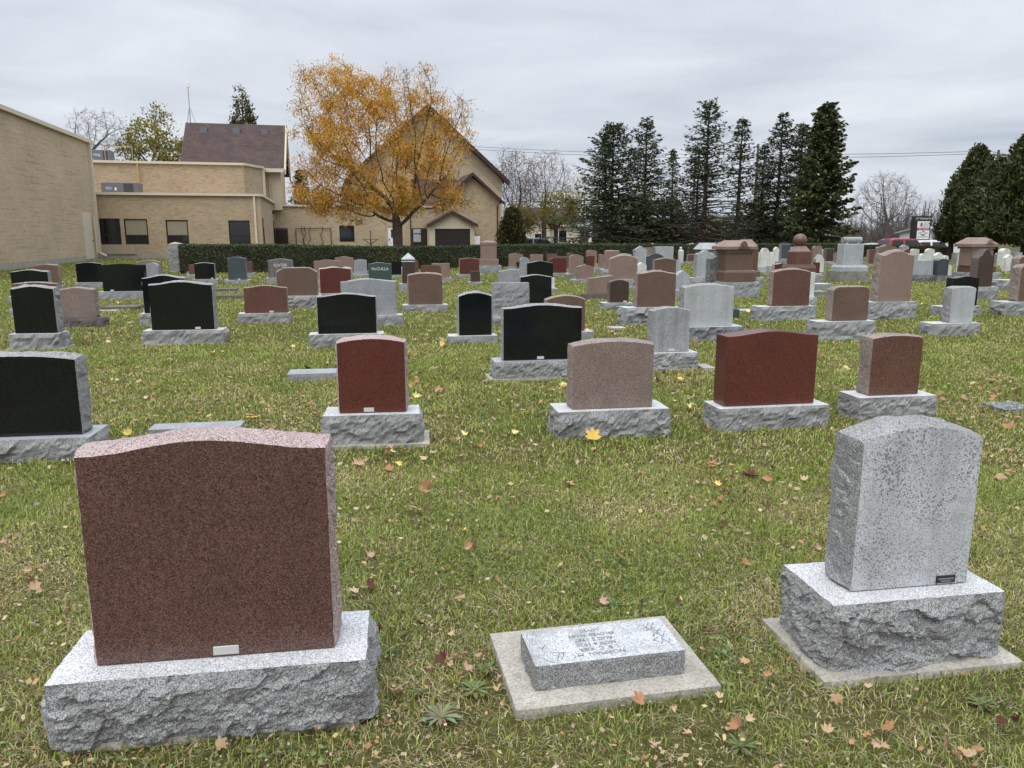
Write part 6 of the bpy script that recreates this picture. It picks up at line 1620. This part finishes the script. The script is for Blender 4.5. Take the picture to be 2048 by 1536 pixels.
# far leafless woods at the right: one mass of stems and twigs
def woods(label, x0, x1, top, D, n, seed):
    rng = np.random.default_rng(seed); A = at(x0, 469, D); B = at(x1, 469, D); H = at(x0, top, D).z
    s = rng.uniform(0, 1, n); base = np.stack([A.x + (B.x-A.x)*s, D + rng.uniform(-6, 14, n), np.zeros(n)], 1)
    h = H * rng.uniform(.55, 1.05, n); topp = base + np.stack([rng.normal(0, .5, n), rng.normal(0, .5, n), h], 1)
    P0, P1, r0, r1 = [base], [topp], [np.full(n, .09)], [np.full(n, .015)]
    for lv in range(26):
        t = rng.uniform(.12, .98, n); p = base + (topp - base) * t[:, None]; d = rng.normal(0, 1, (n, 3)); d[:, 2] = np.abs(d[:, 2])*.9 + .35
        q = p + d * (1.2 * (1.15 - t))[:, None] * rng.uniform(.5, 1.4, n)[:, None]
        P0.append(p); P1.append(q); r0.append(np.full(n, .028)); r1.append(np.full(n, .010))
    V, F = seg_tubes(np.concatenate(P0), np.concatenate(P1), np.concatenate(r0), np.concatenate(r1), 3)
    o = np_mesh('leafless_woods', V, F, None, M['bark_grey']); return tag(o, label, 'woods', None, 'stuff')
woods('grey leafless woods far behind the pylon sign', 1795, 1960, 396, 125, 120, 71)
woods('low grey scrub far behind the bare tree and parked cars', 1640, 1900, 448, 110, 150, 72)
woods('distant leafless trees behind the bungalow', 1380, 1720, 425, 140, 150, 73)
woods('distant leafless trees behind the cream house', 990, 1400, 425, 140, 160, 74)
woods('distant trees behind the church gap', 560, 720, 400, 140, 60, 75)

# ------------------------------------------------------------------ lawn: blades of grass
def vnoise(x, y, seed):
    """smooth value noise 0..1"""
    xi, yi = np.floor(x).astype(np.int64), np.floor(y).astype(np.int64); fx, fy = x - xi, y - yi
    fx, fy = fx*fx*(3-2*fx), fy*fy*(3-2*fy)
    def h(a, b):
        n = (a * 374761393 + b * 668265263 + seed * 982451653) & 0x7fffffff
        n = ((n ^ (n >> 13)) * 1274126177) & 0x7fffffff
        return ((n ^ (n >> 16)) & 0xffff) / 65535.0
    return (h(xi, yi)*(1-fx) + h(xi+1, yi)*fx)*(1-fy) + (h(xi, yi+1)*(1-fx) + h(xi+1, yi+1)*fx)*fy
def fbm(x, y, seed): return (vnoise(x, y, seed)*.5 + vnoise(x*2.1, y*2.1, seed+1)*.3 + vnoise(x*4.3, y*4.3, seed+2)*.2)
def outside_stones(x, y, grow=0.0):
    ok = np.ones(len(x), bool)
    for (ox, oy, a, u0, u1, v0, v1) in FOOT:
        if oy > 40: continue
        u = (x-ox)*cos(a) + (y-oy)*sin(a); v = -(x-ox)*sin(a) + (y-oy)*cos(a)
        ok &= ~((u > u0-grow) & (u < u1+grow) & (v > v0-grow) & (v < v1+grow))
    return ok
# worn earth beside the nearest stones
BARE = [(-.10, 2.12, .20), (.95, 2.35, .14), (.80, 2.75, .12), (1.25, 2.30, .22), (-.38, 2.08, .14), (.55, 2.13, .16), (1.6, 2.42, .18), (.0, 2.32, .10), (-.2,2.3,.08)]
GREENS = np.array([(0.26,0.31,0.062),(0.33,0.365,0.09),(0.17,0.225,0.045),(0.38,0.39,0.12)])
STRAW = np.array([(0.50,0.43,0.25),(0.40,0.33,0.175),(0.58,0.52,0.33),(0.30,0.24,0.12)])
def blades(n, y0, y1, seed, hgt, wid, power=1.0, thatch=False):
    rng = np.random.default_rng(seed)
    yy = y0 + (y1 - y0) * rng.uniform(0, 1, n) ** power
    xx = rng.uniform(-1, 1, n) * (np.maximum(yy, 0) * .74 + (9 if seed == 86 else 1.5))
    keep = outside_stones(xx, yy, -.004)
    if seed == 86: keep &= (np.abs(xx) > yy * .74 + 1.45) | (yy < 1.76)
    dens = np.ones(n)
    for bx, by, br in ([] if thatch else BARE): dens *= 1 - .6 * np.exp(-((xx-bx)**2 + (yy-by)**2) / (br*br))
    patch = fbm(xx*1.7, yy*1.7, 5)
    fine = fbm(xx*9, yy*9, 9)
    dens *= .50 + .9 * fine
    keep &= rng.uniform(size=n) < dens
    xx, yy, patch, fine = xx[keep], yy[keep], patch[keep], fine[keep]; n = len(xx)
    straw = rng.uniform(size=n) < np.clip((.24 + (patch - .45) * 1.3) * np.clip(1.25 - yy * .05, .45, 1), .08, .62)
    if thatch: straw[:] = True
    tuft = vnoise(xx*5, yy*5, 33)
    h = hgt * rng.uniform(.45, 1.25, n) * (.65 + .7*tuft) * np.where(straw, .8, 1)
    if not np.isscalar(wid): w = wid[keep]
    else: w = wid * rng.uniform(.6, 1.35, n) * np.maximum(1, yy / max(y0, 1.75)) ** .55
    az = rng.uniform(0, 2*pi, n); comb = vnoise(xx*1.3, yy*1.3, 44)*2*pi*2
    lean = rng.uniform(.25, 1.25, n) + np.where(straw, .7, 0) + (2.2 if thatch else 0)
    lx = np.cos(az)*.9 + np.cos(comb)*.25; ly = np.sin(az)*.9 + np.sin(comb)*.25
    fa = rng.uniform(0, 2*pi, n); wx, wy = np.cos(fa)*w*.5, np.sin(fa)*w*.5
    z0 = -0.004
    mx, my, mz = xx + lx*lean*h*.35, yy + ly*lean*h*.35, h*.62/np.sqrt(1+.3*lean**2)
    tx, ty, tz = xx + lx*lean*h*.95, yy + ly*lean*h*.95, h/np.sqrt(1+lean**2) * np.where(straw, .75, 1)
    V = np.stack([np.stack([xx-wx, yy-wy, np.full(n, z0)], 1), np.stack([xx+wx, yy+wy, np.full(n, z0)], 1), np.stack([mx+wx*.8, my+wy*.8, mz], 1), np.stack([mx-wx*.8, my-wy*.8, mz], 1), np.stack([tx, ty, tz], 1)], 1).reshape(-1, 3)
    b = (np.arange(n)*5)[:, None]
    Fq = b + np.array([[0, 1, 2, 3]]); Ft = b + np.array([[3, 2, 4]])
    C = np.where(straw[:, None], (STRAW * (.72 if thatch else 1))[rng.integers(0, 4, n)], GREENS[rng.integers(0, 4, n)])
    C = C * rng.uniform(.75, 1.25, (n, 1)) * (1 + .25*(patch[:, None]-.5)*np.array([[1.4, .6, .6]]))
    return V, Fq, Ft, np.repeat(C, 5, 0)
VV, QQ, TT, CC = [], [], [], []; off = 0
for (n, y0, y1, seed, hg, wd, pw_) in ((46000, 1.75, 4.6, 85, .045, .0026, .85), (150000, -1.5, 26.0, 86, .045, .010, 1.0), (300000, 1.75, 5.0, 81, .036, .0032, .8), (222000, 5.0, 11.0, 82, .042, .0070, .9), (170000, 11.0, 24.0, 83, .046, .013, 1.0), (110000, 24.0, 52.0, 84, .06, .03, 1.0)):
    V, q, t, c = blades(n, y0, y1, seed, hg, wd, pw_, seed == 85)
    VV.append(V); QQ.append(q+off); TT.append(t+off); CC.append(c); off += len(V)
lawn = np_mesh('grass', np.concatenate(VV), np.concatenate(QQ), np.concatenate(TT), M['blade'], None, np.concatenate(CC))
tag(lawn, 'short patchy green and straw coloured lawn', 'grass', None, 'stuff')
# clover and other small broad leaves in the turf
rng = np.random.default_rng(91); n = 24000
yy = 1.8 + 5.0 * rng.uniform(0, 1, n) ** 1.4; xx = rng.uniform(-1, 1, n) * (yy*.72+.6)
pt = fbm(xx*1.1+7, yy*1.1, 12); spot = np.exp(-((xx-.55)**2/.22 + (yy-3.25)**2/.06))
k = (rng.uniform(size=n) < np.clip((pt-.5)*2.5, .02, .8) + spot*.9) & outside_stones(xx, yy, .01); xx, yy = xx[k], yy[k]; n = len(xx)
sz_ = rng.uniform(.004, .0095, n); az = rng.uniform(0, 2*pi, n); z = rng.uniform(.010, .034, n); tl = rng.normal(0, .35, (n, 2))
ring = []
for a in np.arange(6)*pi/3:
    ca, sa = np.cos(a+az)*sz_, np.sin(a+az)*sz_*.85
    ring.append(np.stack([xx+ca, yy+sa, z + ca*tl[:, 0] + sa*tl[:, 1] + .002], 1))
V = np.stack(ring, 1).reshape(-1, 3); b = (np.arange(n)*6)[:, None]
Fq = np.concatenate([b+np.array([[0,1,2,3]]), b+np.array([[0,3,4,5]])])
C = np.array([(0.15,0.22,0.07),(0.19,0.25,0.09),(0.11,0.17,0.05),(0.21,0.25,0.11)])[rng.integers(0, 4, n)] * rng.uniform(.8, 1.2, (n, 1))
cl = np_mesh('clover', V, Fq, None, M['blade'], None, np.repeat(C, 6, 0)); tag(cl, 'low clover and broad leaved weeds among the grass', 'clover', None, 'stuff')
# rosette weeds near the flat marker
def rosette(label, px, py, r, seed, c, n=22):
    rg = random.Random(seed); O = gp(px, py); vs, q, cl_ = [], [], []
    for i in range(n):
        az = i*2.4 + rg.uniform(-.2, .2); ln = .8*r*rg.uniform(.55, 1.0); w = ln*rg.uniform(.16, .24); up = rg.uniform(.15, .6)
        b = len(vs); d = Vector((cos(az), sin(az), 0)); s = Vector((-sin(az), cos(az), 0))
        for t, wf in ((0, .3), (.35, .8), (.7, 1.0), (1.0, .12)):
            p = d*(ln*t) + Vector((0, 0, .012 + ln*up*sin(t*2.2)*.55)); vs += [p - s*w*wf*.5, p + Vector((0,0,-.004)), p + s*w*wf*.5]
        for k_ in range(3):
            a = b + k_*3; q += [(a, a+1, a+4, a+3), (a+1, a+2, a+5, a+4)]
        cc = tuple(x*rg.uniform(.75, 1.2) for x in c); cl_ += [cc]*12
    o = np_mesh('rosette_weed', np.array([tuple(v) for v in vs]), np.array(q), None, M['blade'], None, np.array(cl_)); o.location = O
    tag(o, label, 'weed', 'leafy weeds around the foreground stones')
GW = (0.23, 0.235, 0.14); GD = (0.16, 0.195, 0.075)
rosette('large grey green rosette weed on bare earth between the two left stones', 882, 1442, .105, 1, GW, 30)
rosette('dark green rosette weed left of the flat marker slab', 948, 1388, .09, 2, GD)
rosette('small dark green weed close to the base of the mauve headstone', 838, 1392, .06, 3, GD, 14)
rosette('dark green weed at the left edge of the marker slab', 975, 1345, .07, 4, GD, 16)
rosette('leafy weed at the right corner of the marker slab', 1440, 1312, .06, 5, GD, 16)
rosette('bright green weed in the bottom right of the lawn', 1480, 1500, .08, 6, (0.15,0.20,0.07), 18)
rosette('green weed at the bottom right corner of the lawn', 1960, 1415, .08, 7, GD, 20)
rosette('green weed at the foot of the mauve headstone base', 775, 1310, .06, 8, GD, 16)
rosette('pale green clover rosette behind the flat marker', 1225, 1215, .07, 9, (0.14,0.21,0.08), 16)
# ------------------------------------------------------------------ fallen leaves
LOBES = [(0, 1.0), (.12, .80), (.22, .76), (.36, .56), (.55, .80), (.68, .98), (.80, .78), (.92, .76), (1.10, .54), (1.30, .66), (1.50, .80), (1.68, .62), (2.0, .50), (2.4, .44), (2.85, .26)]
def maple_mesh(name, seed, curl, fold, mat, cols):
    rg = random.Random(seed); out_ = []
    for a, r in LOBES: out_.append((a, r*rg.uniform(.9, 1.1)))
    ringp = [(a, r) for a, r in out_] + [(-a, r*rg.uniform(.92, 1.08)) for a, r in reversed(out_[1:])]
    vs = [(0, 0)]; n = len(ringp)
    for f in (.5, 1.0):
        for a, r in ringp: vs.append((r*f*sin(a)*.55, r*f*cos(a)*.55))
    V = []
    for x, y in vs:
        ca, sa = cos(seed * 1.3), sin(seed * 1.3); xr = x*ca + y*sa; yr = -x*sa + y*ca
        th_ = curl * 2.2 * xr; rr = xr if abs(curl) < .05 else sin(th_) / (curl * 2.2); zz_ = 0 if abs(curl) < .05 else (1 - cos(th_)) / (curl * 2.2)
        x2, y2 = rr*ca - yr*sa, rr*sa + yr*ca
        z = zz_ + fold*abs(x)*.5 + .07*mn.noise(Vector((x*6+seed, y*6, 0)))
        V.append((x2, y2, z))
    Ft = [(0, 1+i, 1+(i+1) % n) for i in range(n)]; Fq = [(1+i, 1+n+i, 1+n+(i+1) % n, 1+(i+1) % n) for i in range(n)]
    b = len(V); V += [(-.008, -.1, .0), (.008, -.1, .0), (.008, -.62, .06), (-.008, -.62, .06)]; Fq.append((b, b+1, b+2, b+3))
    C = []
    base = Vector(cols[seed % len(cols)])
    for v in V:
        k = 1 + .25*mn.noise(Vector((v[0]*5+seed, v[1]*5, 3))); C.append((base.x*k, base.y*k, base.z*k))
    o = np_mesh(name, np.array(V), np.array(Fq), np.array(Ft), mat, None, np.array(C)); me = o.data; bpy.data.objects.remove(o); return me
CLS = {'yellow': ([(0.72,0.55,0.16),(0.66,0.46,0.10),(0.75,0.62,0.27)], 'flat yellow maple leaf fallen on the lawn'),
       'tan': ([(0.48,0.33,0.19),(0.40,0.27,0.16),(0.55,0.41,0.26)], 'dry tan maple leaf curled up in the grass'),
       'orange': ([(0.42,0.22,0.115),(0.36,0.19,0.10),(0.46,0.29,0.16)], 'orange brown leaf fallen on the lawn'),
       'pink': ([(0.52,0.33,0.26),(0.45,0.28,0.22)], 'pale pinkish leaf lying underside up in the grass'),
       'dark': ([(0.11,0.04,0.03),(0.15,0.065,0.04)], 'dark brown shrivelled leaf in the grass')}
LM = {}
for c_, (cols, lab) in CLS.items():
    LM[c_] = [maple_mesh('fallen_leaf_' + c_, s, cu, fo, M['deadleaf'], cols) for s, cu, fo in ((1, .25, .1), (2, .9, .5), (3, 1.6, .2), (4, -.5, .9), (5, 1.1, -.4), (6, .5, 1.2))]
rg = random.Random(77); placed = 0
def leaf_at(p, c_, size, flat=.5, label=None, k=None):
    me = LM[c_][rg.randrange(1, 6) if k is None else k]
    o = bpy.data.objects.new('fallen_leaf', me); col.objects.link(o); o.location = p
    o.rotation_euler = (rg.gauss(0, flat), rg.gauss(0, flat), rg.uniform(0, 2*pi)); o.scale = (size,)*3
    tag(o, label or CLS[c_][1], 'fallen leaf', 'maple leaves fallen on the lawn'); return o
o = leaf_at(gp(1186, 888) + Vector((0, 0, .055)), 'yellow', .155, 0, 'large bright yellow maple leaf standing in front of the pinkish brown headstone', 0); o.rotation_euler = (.75, .1, .2)
o = leaf_at(gp(1412, 868) + Vector((0, 0, .05)), 'orange', .11, 0, 'rusty leaf leaning on the base corner of the wide red headstone', 3); o.rotation_euler = (1.2, .5, .9)
o = leaf_at(gp(835, 1032) + Vector((0, 0, .045)), 'pink', .115, 0, 'broad pale pink leaf lying alone in mid lawn', 0); o.rotation_euler = (.35, -.1, 2.6)
o = leaf_at(gp(500, 845) + Vector((0, 0, .045)), 'yellow', .15, .15, 'flat pale yellow leaf right of the marker behind the mauve headstone', 0)
o = leaf_at(gp(1376, 824) + Vector((0, 0, .045)), 'yellow', .12, .2, 'yellow leaf left of the base of the wide red headstone', 1)
o = leaf_at(gp(995, 1400) + Vector((0, 0, .04)), 'tan', .06, .3, 'curled brown leaf against the left side of the marker slab', 2)
o = leaf_at(gp(1436, 1412) + Vector((0, 0, .035)), 'tan', .055, .3, 'tan leaf at the right front corner of the marker slab', 1)
q = gp(1808, 829, .835); o = leaf_at(Vector((1.49, 2.66, .865)), 'orange', .07, .1, 'brown leaf lying on top of the lichen spotted grey headstone', 1)
spots = [(930,1100,5,'orange'),(720,1030,5,'tan'),(1440,1030,6,'orange'),(760,930,7,'tan'),(1500,960,5,'dark'),(60,1180,6,'tan'),(850,770,8,'orange'),(880,690,9,'yellow'),(600,750,6,'orange'),(1980,785,9,'orange'),(1060,700,4,'yellow'),(760,690,5,'yellow'),
         (1640,1150,5,'dark'),(1900,960,6,'tan'),(190,655,5,'orange'),(250,600,4,'yellow'),(1500,600,6,'yellow'),(1380,760,6,'yellow'),(1880,600,6,'yellow'),(900,1330,6,'tan'),(1750,1500,6,'orange'),(1900,1530,5,'orange'),(60,860,3,'tan'),(680,1180,5,'tan'),(1010,640,5,'yellow'),(1180,640,6,'orange')]
def add_leaf(px, py, c_):
    global placed
    p = gp(px, py)
    if p.y > 30 or not outside_stones(np.array([p.x]), np.array([p.y]), .03)[0]: return
    near_small = rg.uniform(.034, .068) if p.y < 4.5 else rg.uniform(.07, .135)
    leaf_at(p + Vector((0, 0, rg.uniform(.025, .045))), c_, near_small, .4); placed += 1
for (px, py, n_, c_) in spots:
    for k in range(n_):
        add_leaf(px + rg.gauss(0, 38), py + rg.gauss(0, 14), c_ if rg.random() < .6 else rg.choice(list(CLS)))
while placed < 285:
    py = 590 + 940 * rg.random() ** .9; px = rg.uniform(-30, 2080)
    w = rg.random()
    if py < 900 and rg.random() < .4: w = .8
    c_ = 'tan' if w < .38 else 'orange' if w < .60 else 'pink' if w < .74 else 'yellow' if (w < .90) else 'dark'
    if py > 950 and c_ == 'yellow' and rg.random() < .6: c_ = 'tan'
    add_leaf(px, py, c_)
# crumbled leaf litter over the whole lawn: one uncountable object
rng = np.random.default_rng(95); n = 64000
yy = 1.8 + 34 * rng.uniform(0, 1, n) ** 2.0; xx = rng.uniform(-1, 1, n) * (yy*.72+.6)
pt = fbm(xx*.9, yy*.9, 21); k = (rng.uniform(size=n) < np.clip(.35 + (pt-.45)*2.2, .12, 1) * np.clip(1.5 - yy*.1, .36, 1)) & outside_stones(xx, yy, .01); xx, yy = xx[k], yy[k]; n = len(xx)
P = np.stack([xx, yy, rng.uniform(.012, .045, n)], 1)
cols = [(0.42,0.30,0.19),(0.36,0.24,0.15),(0.42,0.23,0.11),(0.50,0.39,0.28),(0.52,0.41,0.19),(0.16,0.09,0.06),(0.28,0.19,0.12)]
size = (.0055 + .021 * rng.uniform(0, 1, n) ** 2) * np.clip(yy/2.6, 1, 3.4)
d = rng.normal(size=(n, 3)); d[:, 2] *= .35; d /= np.linalg.norm(d, axis=1)[:, None]; e = np.cross(d, rng.normal(size=(n, 3))*[.4,.4,1]); e /= np.linalg.norm(e, axis=1)[:, None]
s = size[:, None]; asp = rng.uniform(.35, .9, n)[:, None]
V = np.stack([P-d*s*.5, P+e*s*.5*asp-d*s*.1, P+d*s*.5, P-e*s*.5*asp+d*s*.12], 1).reshape(-1, 3); V[:, 2] = np.maximum(V[:, 2], .004)
C = np.asarray(cols)[rng.integers(0, len(cols), n)] * rng.uniform(.7, 1.2, (n, 1))
lt_ = np_mesh('leaf_litter', V, np.arange(n*4).reshape(-1, 4), None, M['deadleaf'], None, np.repeat(C, 4, 0)); tag(lt_, 'crumbled brown leaf litter scattered through the grass', 'leaf litter', None, 'stuff')
